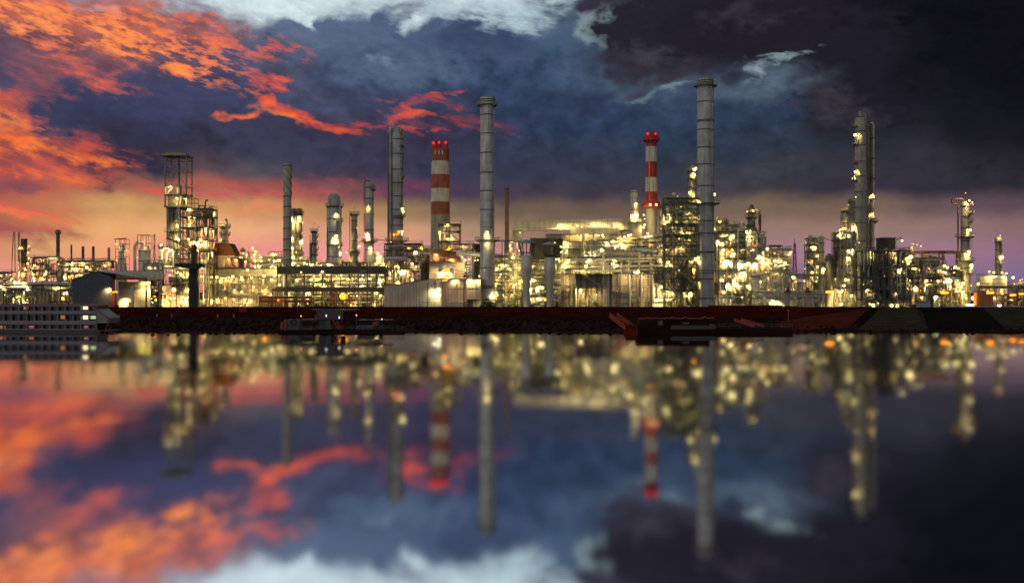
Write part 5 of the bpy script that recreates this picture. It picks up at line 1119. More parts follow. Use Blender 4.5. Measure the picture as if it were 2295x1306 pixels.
for X in (1262, 1275, 1285, 1318, 1335): m = MB(); m.beam((PX(X, D), D-3.8, ZG), (PX(X, D), D-3.8, PZ(615, D)), .3); m.build('post', STEEL, t)
for a in ((1478, 643, 1.2), (1300, 650, 1.1), (1300, 655, .5), (1312, 597, 1.2), (1315, 588, .9), (1306, 607, .6), (1372, 592, 1.2), (1374, 600, .7), (1471, 672, .5), (1270, 628, .35, 'soft'), (1335, 660, .3, 'soft'), (1400, 622, .35, 'soft'), (1440, 622, .35, 'soft'), (1535, 630, .35, 'soft')): lamp(t, PX(a[0], D), D-4.6, PZ(a[1], D), a[2], a[3] if len(a) > 3 else 'warm')  # soft lamps here are added to brighten the casing, not known fittings
for i in range(60):
    X = rng.uniform(1258, 1555); m = MB(); Y = rng.uniform(622, 680)
    if rng.random() < .6: m.tube([(PX(X, D), D-.9, PZ(min(Y+rng.uniform(5, 40), 687), D)), (PX(X, D), D-.9, PZ(Y, D))], rng.uniform(.1, .25), 6)
    else: m.tube([(PX(X, D), D-.9, PZ(Y, D)), (PX(X+rng.uniform(6, 25), D), D-.9, PZ(Y, D))], rng.uniform(.1, .22), 6)
    m.build('pipe', rng.choice((GALV, CLAD, STEEL)), t)
# heater tops: layered pipework in white light
unit('process_unit', 'dark drums and piping on the deck directly above the furnace casings', 'process unit', 1258, 1490, 578, 462, 14, (592, 603), 12, 100, 26, 5, 81, STEEL, pm=(GALV, CLAD, SHELLD, SHELLG), lamps=((1250, 582, .7), (1272, 585, .7), (1266, 590, .4), (1317, 583, .6), (1372, 585, 1.0), (1378, 596, 1.0), (1492, 588, .9), (1487, 597, .7), (1478, 588, .7)), riser=.25, pr=(.2, .6), vsize=1.5, brace=.15)
unit('process_unit', 'glittering thicket of silver valves below the yellow-lit gallery', 'process unit', 1325, 1430, 540, 470, 12, (548, 562, 575), 8, 100, 16, 6, 82, GALV, pm=(CLAD, WHT, GALV), lamps=((1370, 543, 1.1), (1377, 552, .6), (1345, 560, .5), (1395, 556, .5), (1330, 575, .5)), brace=.3, vsize=.8)
unit('process_unit', 'grey-roofed pump deck right of the glittering valve thicket', 'process unit', 1425, 1500, 545, 468, 12, (555, 572), 5, 70, 12, 4, 83, STEEL, pm=(CLAD, WHT, GALV, SHELLG), lamps=((1447, 525, .8), (1480, 552, .9), (1483, 549, .7), (1453, 550, .4, 'sodium'), (1405, 530, 1.1), (1396, 533, .8), (1410, 528, .8)), vsize=1.3)
t = thing('swept_roof', 'shallow pale curved metal roof over the pump deck', 'canopy', (PX(1460, 462), 462, PZ(545, 462))); D = 462
m = MB(); m.prism([(PX(1416, D), PZ(536, D)), (PX(1440, D), PZ(530, D)), (PX(1475, D), PZ(525, D)), (PX(1508, D), PZ(527, D)), (PX(1508, D), PZ(530, D)), (PX(1475, D), PZ(530, D)), (PX(1440, D), PZ(534, D))], D, D+10); m.build('roof_sheet', SHELLG, t)
m = MB()
for X in (1425, 1450, 1475, 1500): m.beam((PX(X, D), D+1, PZ(548, D)), (PX(X, D), D+1, PZ(531, D)), .3)
m.build('post', STEEL, t)
t = thing('curved_duct', 'group of fat grey elbows and a vessel beside the green scaffold stairs', 'duct', (PX(1455, 456), 456, PZ(600, 456))); D = 456
for i in range(4):
    X = 1434 + i*13; m = MB(); m.tube([(PX(X, D), D, PZ(583, D)), (PX(X+3, D), D, PZ(577, D)), (PX(X+8, D), D, PZ(573, D)), (PX(X+11, D), D+3, PZ(573, D))], .75, 10); m.build('elbow', SHELLG, t)
m = MB(); m.hcyl((PX(1428, D), D+3, PZ(562, D)), (PX(1474, D), D+3, PZ(562, D)), 1.5); m.build('horizontal_drum', BLUEROOF, t)
m = MB(); m.tube([(PX(1410, D), D-1, ZG), (PX(1410, D), D-1, PZ(592, D)), (PX(1413, D), D-1, PZ(588, D)), (PX(1420, D), D-1, PZ(587, D)), (PX(1450, D), D-1, PZ(587, D))], .6, 10); m.build('riser_pipe', CLAD, t)
m = MB(); m.tube([(PX(1300, D), D+1, PZ(600, D)), (PX(1300, D), D+1, PZ(580, D)), (PX(1306, D), D+1, PZ(577, D)), (PX(1420, D), D+1, PZ(576, D))], .5, 10); m.build('header_pipe', BLUEROOF, t)
# ================================================================== great chimney with green scaffold stairs
D = 446
column('great_chimney', 'tallest grey chimney, ringed and rust-streaked, with a wide walkway near mid height', 'chimney', 1581, 180, 37, D, mat_=SHELLG, prof=((16, 176), (17.4, 180), (17.6, 188), (18, 196), (18.3, 300), (19, 440), (19.8, 560), (20, 688)), rings=(182, 186, 229, 270, 273, 291, 331, 369, 417, 495, 523, 564, 566, 606, 612, 625, 668), top='flat',
       plats=((193, 52), (456, 66)), seg=36, lamps=((1600, 436, 1.2), (1545, 432, .9), (1563, 581, .5, 'soft')), ladders=((1576, 260, 282), (1576, 358, 368), (1573, 466, 478), (1573, 552, 580), (1573, 600, 628), (1592, 200, 452)), cap=(177, 191))
column('behind_column', 'yellow-lit column half hidden behind the tallest chimney', 'column', 1552, 375, 17, 470, mat_=SHELLO, prof=((5, 372), (7, 375), (8.5, 382), (8.5, 688)), rings=(385, 400, 420), plats=((384, 30, (120, 260)), (400, 22)), lamps=((1557, 379, 1.1), (1553, 392, .7), (1547, 431, .9), (1553, 440, .6), (1563, 430, .6, 'soft')), pipes=((1.0, ((1548, 455, -4), (1548, 424, -4), (1552, 420, -4), (1568, 421, -4), (1570, 426, -4), (1570, 455, -4))), (.7, ((1541, 455, -1), (1541, 380, -1)), RUST)))
column('small_stack', 'small pale capped stack left of the scaffold top', 'exhaust stack', 1510, 434, 9, 470, mat_=WHT, top='dome', rings=(440,), lamps=((1518, 440, .4, 'soft'),))
column('small_stack', 'thinner pale pipe stack beside the small capped one', 'exhaust stack', 1504, 441, 4, 472, mat_=WHT, top='flat')
unit('scaffold_stairs', 'tall dark green scaffold of braced bays left of the tallest chimney', 'scaffold', 1488, 1566, 446, 448, 8, (458, 480, 503, 527, 551, 575, 600, 625, 650), 4, 70, 8, 8, 91, GREEN, pm=(GALV, SHELLO, SHELLD), brace=.8, w=.38, rail=YRAIL,
     lamps=((1540, 479, .7), (1485, 503, 1.1), (1491, 499, .9), (1524, 521, .6), (1535, 523, .8), (1540, 524, .6), (1555, 582, 1.4), (1560, 578, 1.1), (1563, 586, .8), (1493, 590, 1.0), (1499, 595, .7), (1548, 587, .9)))
stair_tower('stair_tower', 'steep zigzag stair flights climbing the front of the green scaffold', 1488, 1522, 455, 440, 4, 8)
stair_tower('stair_tower', 'zigzag stairs tucked between scaffold and tallest chimney', 1522, 1563, 468, 441, 4, 9, start=0)
# ================================================================== blazing process block
unit('process_block', 'blazing yellow process block immediately right of the tallest chimney', 'process unit', 1602, 1660, 522, 456, 16, (522, 535, 556, 582, 608, 634, 660), 4, 100, 20, 8, 92, GREEN, pm=(CLAD, WHT, GALV, SHELLO), backwall=WHT, brace=.5, pr=(.12, .45),
     lamps=((1632, 532, 1.6), (1627, 536, 1.0), (1609, 550, 1.4), (1612, 562, .9), (1634, 571, 1.3), (1630, 575, .9), (1610, 580, .8), (1618, 586, .8), (1620, 591, .7), (1616, 592, .6), (1648, 593, .6), (1659, 594, .8), (1609, 628, .8), (1636, 631, .5), (1628, 645, 1.3), (1612, 655, 1.2), (1605, 655, .4, 'red'), (1648, 597, .5)))
unit('process_block', 'yellow-lit vessels and cabinets left of the dark hooded reactor foot', 'process unit', 1657, 1705, 528, 458, 14, (528, 555, 585, 612, 650), 3, 90, 16, 5, 93, GALV, pm=(CLAD, WHT, SHELLO, GALV), backwall=GALL, brace=.4,
     lamps=((1664, 521, .8), (1672, 520, .7), (1660, 528, .8), (1671, 532, .9), (1671, 541, 1.0), (1673, 646, 1.4), (1669, 641, .9), (1693, 632, 1.2), (1699, 578, .7), (1694, 577, .6), (1699, 582, .6), (1700, 588, .6), (1658, 560, .4, 'red'), (1682, 552, .5, 'red')))
bld_box('cabinet', 'tall cream equipment cabinet glowing under two floodlights', 'cabinet', 1684, 1703, 621, 651, 448, 4, WHT)
D = 470; s = S(D)
t = column('hooded_reactor', 'dark conical hooded reactor with a big arched pipe on its right', 'reactor', 1684, 462, 14, D, mat_=SHELLD, prof=((4, 460), (6, 466), (8, 485), (9, 508), (17, 521), (17, 560), (17, 600)), rings=(490, 505, 521, 530, 540, 550), top='dome', plats=((475, 24), (487, 28), (505, 26, (120, 300))),
           pipes=((3.2, ((1688, 473, 0), (1694, 471, 0), (1701, 474, 0), (1703, 482, 0), (1703, 545, 0), (1706, 552, 0), (1712, 553, 0)), SHELLD),), lamps=((1675, 475, .5, 'white'), (1685, 473, .7)))
m = MB(); m.box(PX(1700, D), PX(1703.4, D), D-1.2, D-1, PZ(530, D), PZ(484, D)); m.build('rust_strip', RUST, t)
column('drum_on_posts', 'small twin railed drums on posts beside the tallest chimney', 'vessel', 1624, 490, 12, 470, mat_=SHELLO, plats=((498, 20), (512, 18)), rings=(495,), lamps=((1614, 497, .7),))
column('drum_on_posts', 'shorter railed drum nearest the tallest chimney', 'vessel', 1609, 488, 8, 471, mat_=SHELLO, plats=((500, 12),), lamps=((1611, 520, .7),))
# tiered decks to the right
t = unit('tiered_platform', 'stepped yellowish platforms descending right of the hooded reactor', 'process unit', 1700, 1764, 560, 466, 12, (577, 590, 606), 5, 50, 8, 4, 94, SHELLO, pm=(CLAD, SHELLO, GALV), lamps=((1711, 559, 1.2), (1703, 567, .8), (1728, 586, 1.0), (1742, 586, .7), (1750, 590, 1.0), (1715, 588, .5), (1706, 612, 1.1), (1761, 567, .45, 'soft')), rail=SHELLO)
D = 460
for X in (1728, 1744):
    m = MB(); m.ball(PX(X, D), D, PZ(569, D), 1.35, 14, 8); m.tube([(PX(X, D), D, PZ(565, D)), (PX(X, D), D, PZ(553, D))], .35, 8); m.build('ball_vessel', SHELLO, t)
m = MB(); m.box(PX(1724, D), PX(1750, D), D-1, D+1, PZ(553, D), PZ(549, D)); m.build('header_box', BROWN, t)
m = MB(); steel_frame(m, [PX(1722, D), PX(1752, D)], [D-1.5, D+2], [PZ(577, D), PZ(551, D)], .25); m.build('header_frame', RUST, t)
# lattice power mast far behind
D = 900; x = PX(1781, D); sz = PZ(545, D)
t = thing('lattice_mast', 'distant rusty lattice transmission mast against the pink sky', 'pylon', (x, D, ZG))
m = MB()
zz = [ZG] + [ZG + (sz-ZG)*k/9 for k in range(1, 10)]
for i in range(9):
    w0, w1 = 2.2*(1-.085*i), 2.2*(1-.085*(i+1))
    for sx_ in (-1, 1):
        for sy_ in (-1, 1): m.beam((x+sx_*w0, D+sy_*w0, zz[i]), (x+sx_*w1, D+sy_*w1, zz[i+1]), .4)
    m.beam((x-w0, D-w0, zz[i]), (x+w1, D-w1, zz[i+1]), .3); m.beam((x+w0, D-w0, zz[i]), (x-w1, D-w1, zz[i+1]), .3); m.beam((x-w1, D-w1, zz[i+1]), (x+w1, D-w1, zz[i+1]), .3)
m.beam((x, D, sz), (x, D, sz+4), .3); m.build('lattice', RUST, t)
# bushy tower behind
# ================================================================== pipe bridge area 1703-1860
t = bld_box('blue_hall', 'low blue-grey hall with lit windows behind white pipe rails', 'hall', 1700, 1832, 634, None, 500, 16, BLUEROOF)
D = 499.8
for X in (1722, 1734, 1748, 1762, 1776): m = MB(); m.box(PX(X-4, D), PX(X+4, D), D, D+.3, PZ(652, D), PZ(647, D)); m.build('window', LITW, t)
pipe_rack('pipe_bridge', 'pale pipe bridge spanning right of the blazing block at mid level', 1703, 1858, 612, 482, (618, 624), 6, 6, 5, SHELLO, (SHELLO, GALV, CLAD), 26, (.25, .45), lamps=((1725, 629, .5), (1797, 630, .6), (1835, 617, .5)), nlamp=2, girder=.6)
pipe_rack('pipe_bridge', 'low white pipe rack close to the quay edge with square red-topped posts', 1690, 1840, 652, 446, (656, 664, 675), 5, 7, 4, WHT, (WHT, CLAD, GALV), 27, (.2, .38), lamps=((1723, 679, 1.3), (1739, 678, .4), (1728, 674, .8)), rail=False, w=.5)
for X, lb in ((1765, 'pale square concrete post with dark red gear on top, nearer the blazing block'), (1810, 'pale square concrete post with dark red gear on top, nearer the tall column')):
    D = 438; t = thing('concrete_post', lb, 'post', (PX(X, D), D, ZG)); m = MB(); m.box(PX(X-4, D), PX(X+4, D), D-.8, D+.8, ZG, PZ(656, D)); m.build('post', CONC, t)
    m = MB(); m.box(PX(X-6, D), PX(X+6, D), D-1, D+1, PZ(656, D), PZ(653, D)); m.lathe(PX(X, D), D, [(.8, PZ(653, D)), (.5, PZ(646, D)), (.1, PZ(643, D))], 8); m.beam((PX(X-7, D), D, PZ(650, D)), (PX(X+7, D), D, PZ(652, D)), .3); m.build('winch', DRED, t)
unit('process_unit', 'busy dark lit tower of ladders at the pipe bridge end', 'process unit', 1808, 1832, 535, 484, 7, (535, 550, 565, 580, 595, 615), 2, 40, 6, 3, 95, STEEL, brace=.7, lamps=((1829, 547, .8), (1828, 574, .8), (1826, 598, .9), (1814, 611, 1.1), (1845, 603, .7), (1830, 614, .6)), pm=(GALV, CLAD, SHELLO))
column('column', 'ochre column with a round top beside the busy ladder tower', 'column', 1841, 532, 13, 474, mat_=SHELLO, rings=(545, 565, 590), lamps=((1845, 604, .7),), plats=((590, 18), (616, 18)), top='dome', pipes=((.6, ((1844, 532, 0), (1870, 542, 0)), RUST),))
column('domed_vessel', 'squat dark domed vessel between the ochre column and the column group', 'vessel', 1858, 575, 20, 478, mat_=SHELLD, prof=((3, 569), (7, 573), (10, 582), (10, 620)), rings=(582, 600), top='dome')
# column group
unit('process_unit', 'yellow-lit frame hugging the left side of the tall column group', 'process unit', 1872, 1905, 522, 478, 10, (522, 538, 556, 574, 597, 620, 645), 2, 85, 12, 4, 96, GREEN, pm=(CLAD, GALV, SHELLO), brace=.6,
     lamps=((1876, 516, .5, 'soft'), (1884, 513, .5, 'soft'), (1903, 510, .7), (1904, 515, .7), (1892, 564, 1.2), (1893, 579, .8), (1882, 640, 1.0), (1873, 655, 1.1), (1870, 653, .9), (1876, 681, 1.2), (1899, 662, .9), (1916, 545, .5), (1924, 638, .8), (1917, 636, .5), (1828, 682, .9), (1863, 679, .4)), backwall=SHELLO)
street_light('street_lamp', 'post with a bright orange lamp at the foot of the column group', 1839, 664, 1859, 424, headY=653, r=1.1, group='orange street lamps')
column('short_column', 'shortest round-topped column at the left of the tall group', 'column', 1894, 472, 14, 480, mat_=SHELLO, rings=(475, 500), plats=((473, 18), (490, 20, (120, 250))), lamps=((1898, 460, .5, 'soft'),), top='flat', pipes=((.4, ((1884, 560, 0), (1884, 470, 0)), RUST),))
column('middle_column', 'middle-height dark column of the tall group', 'column', 1911, 448, 17, 476, mat_=SHELLD, rings=(452, 480, 510, 540), plats=((452, 22, (120, 250)),), lamps=((1914, 443, .6), (1916, 446, .5, 'white')), pipes=((.8, ((1920, 650, -2), (1920, 455, -2)), RUST),), top='dome')
column('main_column', 'highest column at right, with lit brackets down its left edge', 'column', 1928, 262, 22, 474, mat_=SHELLO, prof=((9, 262), (11.5, 268), (12.5, 480), (13, 688)), rings=(263, 295, 325, 362, 395, 430, 465, 500, 540), top='flat', ladders=((1921, 290, 640), (1932, 330, 520)),
       plats=((284, 34, (140, 230)), (324, 34, (130, 240)), (366, 34, (140, 230)), (404, 34, (140, 230))), lamps=((1915, 303, 1.1), (1920, 303, .8, 'soft'), (1915, 385, .8), (1918, 384, .6, 'soft'), (1914, 396, .4)),
       pipes=((2.6, ((1928, 265, 0), (1928, 250, 0)), SHELLG), (.7, ((1930, 262, -1), (1933, 254, -1), (1937, 256, -1), (1938, 275, -1), (1938, 640, -4)), GALV), (.4, ((1918, 420, -4), (1938, 420, -4)), GALV)))
for (X, Yt, rpx, mt, lb) in ((1945, 276, 4.4, SHELLD, 'dark riser pipe strapped right behind the highest column'), (1952, 276, 2.6, BROWN, 'reddish hooked riser pipe second from the highest column'), (1957.5, 280, 2.6, GALV, 'silver hooked riser pipe farthest from the highest column')):
    D = 476; s = S(D); t = thing('riser_pipe', lb, 'pipe', (PX(X, D), D, ZG))
    m = MB(); pts = [(PX(X, D), D, ZG), (PX(X, D), D, PZ(Yt, D))] + ([(PX(X-2, D), D, PZ(Yt-4, D)), (PX(X-8, D), D, PZ(Yt-4, D))] if rpx < 3 else []); m.tube(pts, rpx*s, 10); m.build('tube', mt, t)
    m = MB()
    for Y in range(310, 680, 45): m.box(PX(X-4, D), PX(X+4, D), D-.9, D+.9, PZ(Y, D)-.15, PZ(Y, D)+.15)
    m.build('clamp', STEEL, t)
    if X > 1957: lamp(t, PX(1953, D), D-1.5, PZ(440, D), .4, 'soft'); lamp(t, PX(1953, D), D-1.5, PZ(480, D), .4, 'soft'); platform(t, PX(1960, D), D, PZ(495, D), 1.6, .4)
# dark scaffold
unit('dark_scaffold', 'black-brown scaffold structure silhouetted right of the tall column group', 'process unit', 1930, 2028, 563, 448, 12, (563, 596, 622, 650, 672), 7, 100, 8, 3, 97, STEEL, pm=(STEEL, SHELLD, BROWN, GALV), rail=STEEL, brace=.5, w=.42, pr=(.12, .3), riser=.75,
     lamps=((2008, 541, .8, 'spark'), (2027, 577, 1.5), (2020, 580, 1.0), (2026, 586, .8), (1944, 683, 1.2), (1985, 684, 1.3), (1998, 684, .8), (2003, 606, .5), (1932, 650, .5)))
t = thing('dark_tank', 'black box tank perched on the silhouetted scaffold with a davit arm', 'tank', (PX(1985, 448), 448, PZ(559, 448))); D = 448
m = MB(); m.box(PX(1969, D), PX(2001, D), D-3, D+3, PZ(559, D), PZ(534, D)); m.box(PX(1968, D), PX(2004, D), D-3.2, D+3.2, PZ(534, D), PZ(533, D)); m.build('casing', NAVY, t)
m = MB(); m.box(PX(2001, D), PX(2005, D), D-2.5, D+3, PZ(558, D), PZ(535, D)); m.build('side_panel', GALV, t)
m = MB(); m.beam((PX(2004, D), D, PZ(540, D)), (PX(2021, D), D, PZ(531, D)), .3); m.build('davit', RUST, t)
# right stretch
unit('process_unit', 'olive pipe deck glowing under slanting floodlights right of the scaffold', 'process unit', 2025, 2100, 580, 466, 14, (580, 597, 620), 5, 95, 12, 4, 98, SHELLO, pm=(SHELLO, GALV, BROWN), lamps=((2040, 550, .5, 'soft'), (2048, 553, .5), (2100, 597, 1.2), (2106, 600, 1.0), (2118, 602, 1.1), (2124, 599, 1.2), (2130, 603, 1.1), (2137, 606, .9)), brace=.3)
pipe_rack('pipe_rack', 'high brown pipe beam on posts running toward the hooked column', 2030, 2148, 565, 470, (567,), 4, 3, 2, BROWN, (BROWN, RUST), 28, (.3, .45), rail=False, w=.55)
unit('process_unit', 'dark machinery deck low between scaffold and the hooked column', 'process unit', 2028, 2100, 622, 458, 12, (634, 660), 5, 80, 10, 3, 99, STEEL, pm=(SHELLD, GALV, BROWN), lamps=((2063, 629, .5), (2040, 645, .4)), rail=STEEL)
unit('process_unit', 'orange and yellow lit furnace bay left of the hooked column foot', 'process unit', 2104, 2146, 605, 462, 10, (620, 645), 3, 60, 8, 4, 100, SHELLO, pm=(CLAD, BROWN, GALV), backwall=BRICK,
     lamps=((2117, 643, .8), (2141, 643, .8), (2147, 634, .7), (2131, 652, .7), (2146, 654, 1.0), (2150, 661, .8), (2152, 668, .7), (2139, 648, .5)))
street_light('street_lamp', 'post with an orange lamp before the furnace bay', 2108, 664, 2117, 424, headY=655, r=1.0, group='orange street lamps')
column('vent_drum', 'pair of small upright drums on the olive pipe deck', 'vessel', 2042, 555, 9, 470, mat_=SHELLO, plats=((570, 16),), pipes=((.5, ((2036, 550, 0), (2052, 542, 0)), RUST),), lamps=((2043, 547, .5, 'soft'),))
column('hooked_column', 'lamp-lined column topped by a big looped brown pipe near the right edge', 'column', 2163, 458, 20, 468, mat_=SHELLO, prof=((7, 455), (9, 460), (9.5, 560), (11.5, 565), (12, 688)), rings=(462, 485, 510, 540, 565, 600), top='dome',
       plats=((478, 40, (-70, 60)), (497, 34, (-60, 50)), (530, 42), (584, 42), (612, 46), (655, 40)), lamps=((2165, 451, .8), (2178, 454, .45, 'white'), (2157, 434, .4, 'soft'), (2173, 514, .8), (2168, 516, 1.0), (2164, 565, 1.3), (2163, 570, .7), (2171, 595, 1.3), (2174, 600, .7), (2180, 668, 1.6), (2186, 664, 1.2), (2175, 640, .6), (2191, 636, 1.0)),
       pipes=((1.8, ((2147, 600, 0), (2147, 462, 0), (2144, 458, 0), (2138, 457, 0), (2133, 453, 0), (2133, 449, 0), (2137, 445, 0), (2155, 445, 0), (2161, 448, 0)), BROWN), (.8, ((2152, 600, -1), (2152, 470, -1)), STEEL), (.4, ((2172, 458, 0), (2188, 459, 0)), RUST)), ladders=((2176, 480, 640),))
t = thing('low_tank', 'broad yellow-lit tank roof behind the hooked column', 'storage tank', (PX(2225, 490), 490, ZG)); D = 490; m = MB(); r = 32*S(D); m.lathe(PX(2222, D), D, [(r, ZG), (r, PZ(622, D)), (r*.9, PZ(619, D)), (.1, PZ(617, D))], 32); m.build('shell', GALL, t); m = MB(); railing_ring(m, PX(2222, D), D, r, PZ(619, D), n=24); m.build('railing', STEEL, t)
for a in ((2203, 609, .8), (2213, 611, .9), (2256, 622, 1.1), (2241, 613, .8, 'soft')): lamp(t, PX(a[0], D), D-r*.7-2, PZ(a[1], D), a[2])
column('far_column', 'separate slim double-shafted column close to the right edge', 'column', 2237, 534, 12, 500, mat_=SHELLD, rings=(545, 560, 580, 600), top='dome', plats=((540, 18), (560, 18, (-60, 40)), (590, 18)), pipes=((1.4, ((2245, 625, 0), (2245, 545, 0)), SHELLG), (.7, ((2231, 625, 0), (2231, 540, 0)), RUST), (.3, ((2236, 530, 0), (2236, 518, 0), (2230, 519, 0)), RUST)), lamps=((2246, 576, .7), (2241, 576, .6), (2243, 611, .9), (2236, 528, .4, 'soft')))
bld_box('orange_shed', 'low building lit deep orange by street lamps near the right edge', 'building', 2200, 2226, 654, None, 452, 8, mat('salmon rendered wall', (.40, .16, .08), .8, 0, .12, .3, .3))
pipe_rack('pipe_rack', 'low pipe rack near the right edge behind orange street lamps', 2190, 2320, 640, 462, (645, 662, 675), 5, 8, 4, BROWN, (GALV, BROWN, SHELLO), 29, (.2, .4), lamps=((2269, 669, .5), (2278, 628, .5)), nlamp=5)
for (X, hx, Yh, r, lb) in ((2247, 2219, 655, 1.0, 'arched post holding an orange lamp out over the low orange building'), (2276, 2270, 660, .85, 'orange street lamp second from the right edge'), (2296, 2290, 657, .8, 'orange street lamp at the very right edge of the quay')):
    street_light('street_lamp', lb, X, Yh+6, hx, 424, headY=Yh, r=r, group='orange street lamps')
t = thing('big_pipe_loop', 'thick brown pipe loop at the right edge behind the lamps', 'pipe', (PX(2285, 458), 458, ZG)); D = 458
m = MB(); m.tube([(PX(2276, D), D, ZG), (PX(2276, D), D, PZ(652, D)), (PX(2280, D), D, PZ(645, D)), (PX(2288, D), D, PZ(643, D)), (PX(2310, D), D, PZ(643, D))], .9, 12); m.build('tube', SHELLD, t)
unit('process_unit', 'faint red-lit units at the far right edge', 'process unit', 2268, 2330, 632, 500, 12, (640, 655), 4, 40, 6, 5, 101, BROWN, pm=(BROWN, GALV, SHELLO), lamps=((2275, 626, .5, 'soft'),))
t = bld_box('container', 'pale grey cabin standing at the quay edge right of the scaffold', 'cabin', 2061, 2085, 677, None, 420, 3, mat('pale grey cabin paint', (.35, .37, .40), .6, 0, .06, .5, .1, (1.2, 0, .06)), parap=.15)
t = thing('flood_lamp', 'low white floodlight glaring on the quay under the hooked column', 'floodlight', (PX(2174, 420), 420, ZG)); m = MB(); m.box(PX(2166, 420), PX(2182, 420), 419.6, 420.2, PZ(686, 420), PZ(682, 420)); m.build('lamp_glass', mat('white tube lamp', (1, 1, 1), emit=((1, .85, .75), 5)), t); m = MB(); m.box(PX(2166, 420), PX(2182, 420), 420.2, 420.6, ZG, PZ(681.5, 420)); m.build('housing', STEEL, t)
t = thing('flood_lamp', 'smaller white floodlight on the quay left of the edge lamps', 'floodlight', (PX(2239, 420), 420, ZG)); m = MB(); m.box(PX(2236, 420), PX(2243, 420), 419.6, 420.2, PZ(687, 420), PZ(683, 420)); m.build('lamp_glass', MATS['white tube lamp'], t); m = MB(); m.box(PX(2236, 420), PX(2243, 420), 420.2, 420.6, ZG, PZ(682.5, 420)); m.build('housing', STEEL, t)

# ================================================================== second row of the plant, seen between the front units
for i, (X0, X1, Yt, fl, lb) in enumerate((
    (640, 740, 606, (620, 640), 'dim rear pipe deck glimpsed under the long rack, nearest the spiral chimney'),
    (745, 860, 606, (620, 640), 'dim rear pipe deck glimpsed under the long rack, below the hooked column'),
    (940, 985, 600, (612, 628), 'rear pipe deck peeping out left of the louvred house'),
    (1165, 1262, 590, (605, 622), 'rear silver pipe deck behind the hooded vents'),
    (1262, 1330, 560, (572, 590), 'rear stack of pale pipes behind the furnace deck, left end'),
    (1480, 1575, 470, (490, 515, 540, 565, 590, 620), 'rear yellow-lit floors seen through the green scaffold'),
    (1600, 1665, 505, (518, 545, 570, 596, 622), 'rear golden floors behind the blazing process block'),
    (1655, 1712, 555, (570, 596, 622), 'rear golden floors behind the dark hooded reactor'),
    (1880, 1935, 548, (566, 590, 615, 640), 'rear olive floors behind the tall column group'),
    (1935, 2030, 590, (605, 630, 655), 'rear olive pipework behind the silhouetted scaffold'))):
    unit('rear_unit', lb, 'process unit', X0, X1, Yt, 505, 8, fl, max(2, int((X1-X0)/22)), 60, 8, max(4, int((X1-X0)/14)), 200+i, GALV, pm=(CLAD, GALV, SHELLO, WHT), backwall=GALL if i in (5, 6, 7, 8) else FURN, rail=YRAIL, w=.26, brace=.3, lr=(.5, .75))

# ================================================================== embankment wall
def wall_mat(name, lo, hi, sc=.5):
    m = bpy.data.materials.new(name); m.use_nodes = True; nt = m.node_tree; nd = nt.nodes; lk = nt.links; b = nd['Principled BSDF']; b.inputs['Roughness'].default_value = .88; b.inputs['Specular IOR Level'].default_value = .04
    t = nd.new('ShaderNodeTexCoord'); mp = nd.new('ShaderNodeMapping'); mp.inputs['Scale'].default_value = (.12, .12, .5); lk.new(t.outputs['Object'], mp.inputs[0])
    n = nd.new('ShaderNodeTexNoise'); n.inputs['Scale'].default_value = sc*2; n.inputs['Detail'].default_value = 8; n.inputs['Roughness'].default_value = .68; lk.new(mp.outputs[0], n.inputs[0])
    r = nd.new('ShaderNodeValToRGB'); e = r.color_ramp.elements; e[0].position = .33; e[0].color = (*lo, 1); e[1].position = .68; e[1].color = (*hi, 1); lk.new(n.outputs['Fac'], r.inputs[0])
    lk.new(r.outputs[0], b.inputs['Base Color'])
    bp = nd.new('ShaderNodeBump'); bp.inputs['Strength'].default_value = .6; bp.inputs['Distance'].default_value = .4; lk.new(n.outputs['Fac'], bp.inputs['Height']); lk.new(bp.outputs[0], b.inputs['Normal'])
    MATS[name] = m; return m
RW1 = wall_mat('dark red stained concrete', (.028, .006, .0045), (.095, .018, .012))
RW2 = wall_mat('bright red stained concrete', (.035, .005, .0035), (.13, .017, .010))
DW = 384.0
def wall_run(X0, X1, Yt, Yb, mt, D=DW, thick=1.4):
    m = MB(); x0, x1 = PX(X0, D), PX(X1, D); n = max(1, int((x1-x0)/7))
    for i in range(n):
        a, b = x0+(x1-x0)*i/n, x0+(x1-x0)*(i+1)/n; j = rng.uniform(-.05, .05)
        m.box(a+.03, b-.03, D-.6+j, D+thick, PZ(Yb, D), PZ(Yt, D)+j)
    m.box(x0, x1, D-.75, D+thick+.2, PZ(Yt, D), PZ(Yt, D)+.18)
    return m
rng = random.Random(12)
for X0, X1, Yt, Yb, mt, lb in ((-600, 655, 689, 716, RW1, 'dark red concrete flood wall behind the ferry, left of the moored houseboats'), (655, 1588, 688.5, 714, RW1, 'long dark red flood wall running behind barges below the white halls'),
                               (1588, 1752, 685.5, 716, RW2, 'brighter taller red wall section below the blazing process block'), (1752, 1935, 689, 716, RW2, 'bright red wall section ending at the sloped quay'), (1935, 3000, 689.5, 712, wall_mat('grey quay coping', (.02, .018, .012), (.05, .045, .03)), 'grey quay wall with slope panels at the right')):
    m = wall_run(X0, X1, Yt, Yb, mt); t = thing('flood_wall', lb, 'wall', (PX(X0, DW), DW, 0)); m.build('wall_panels', mt, t)
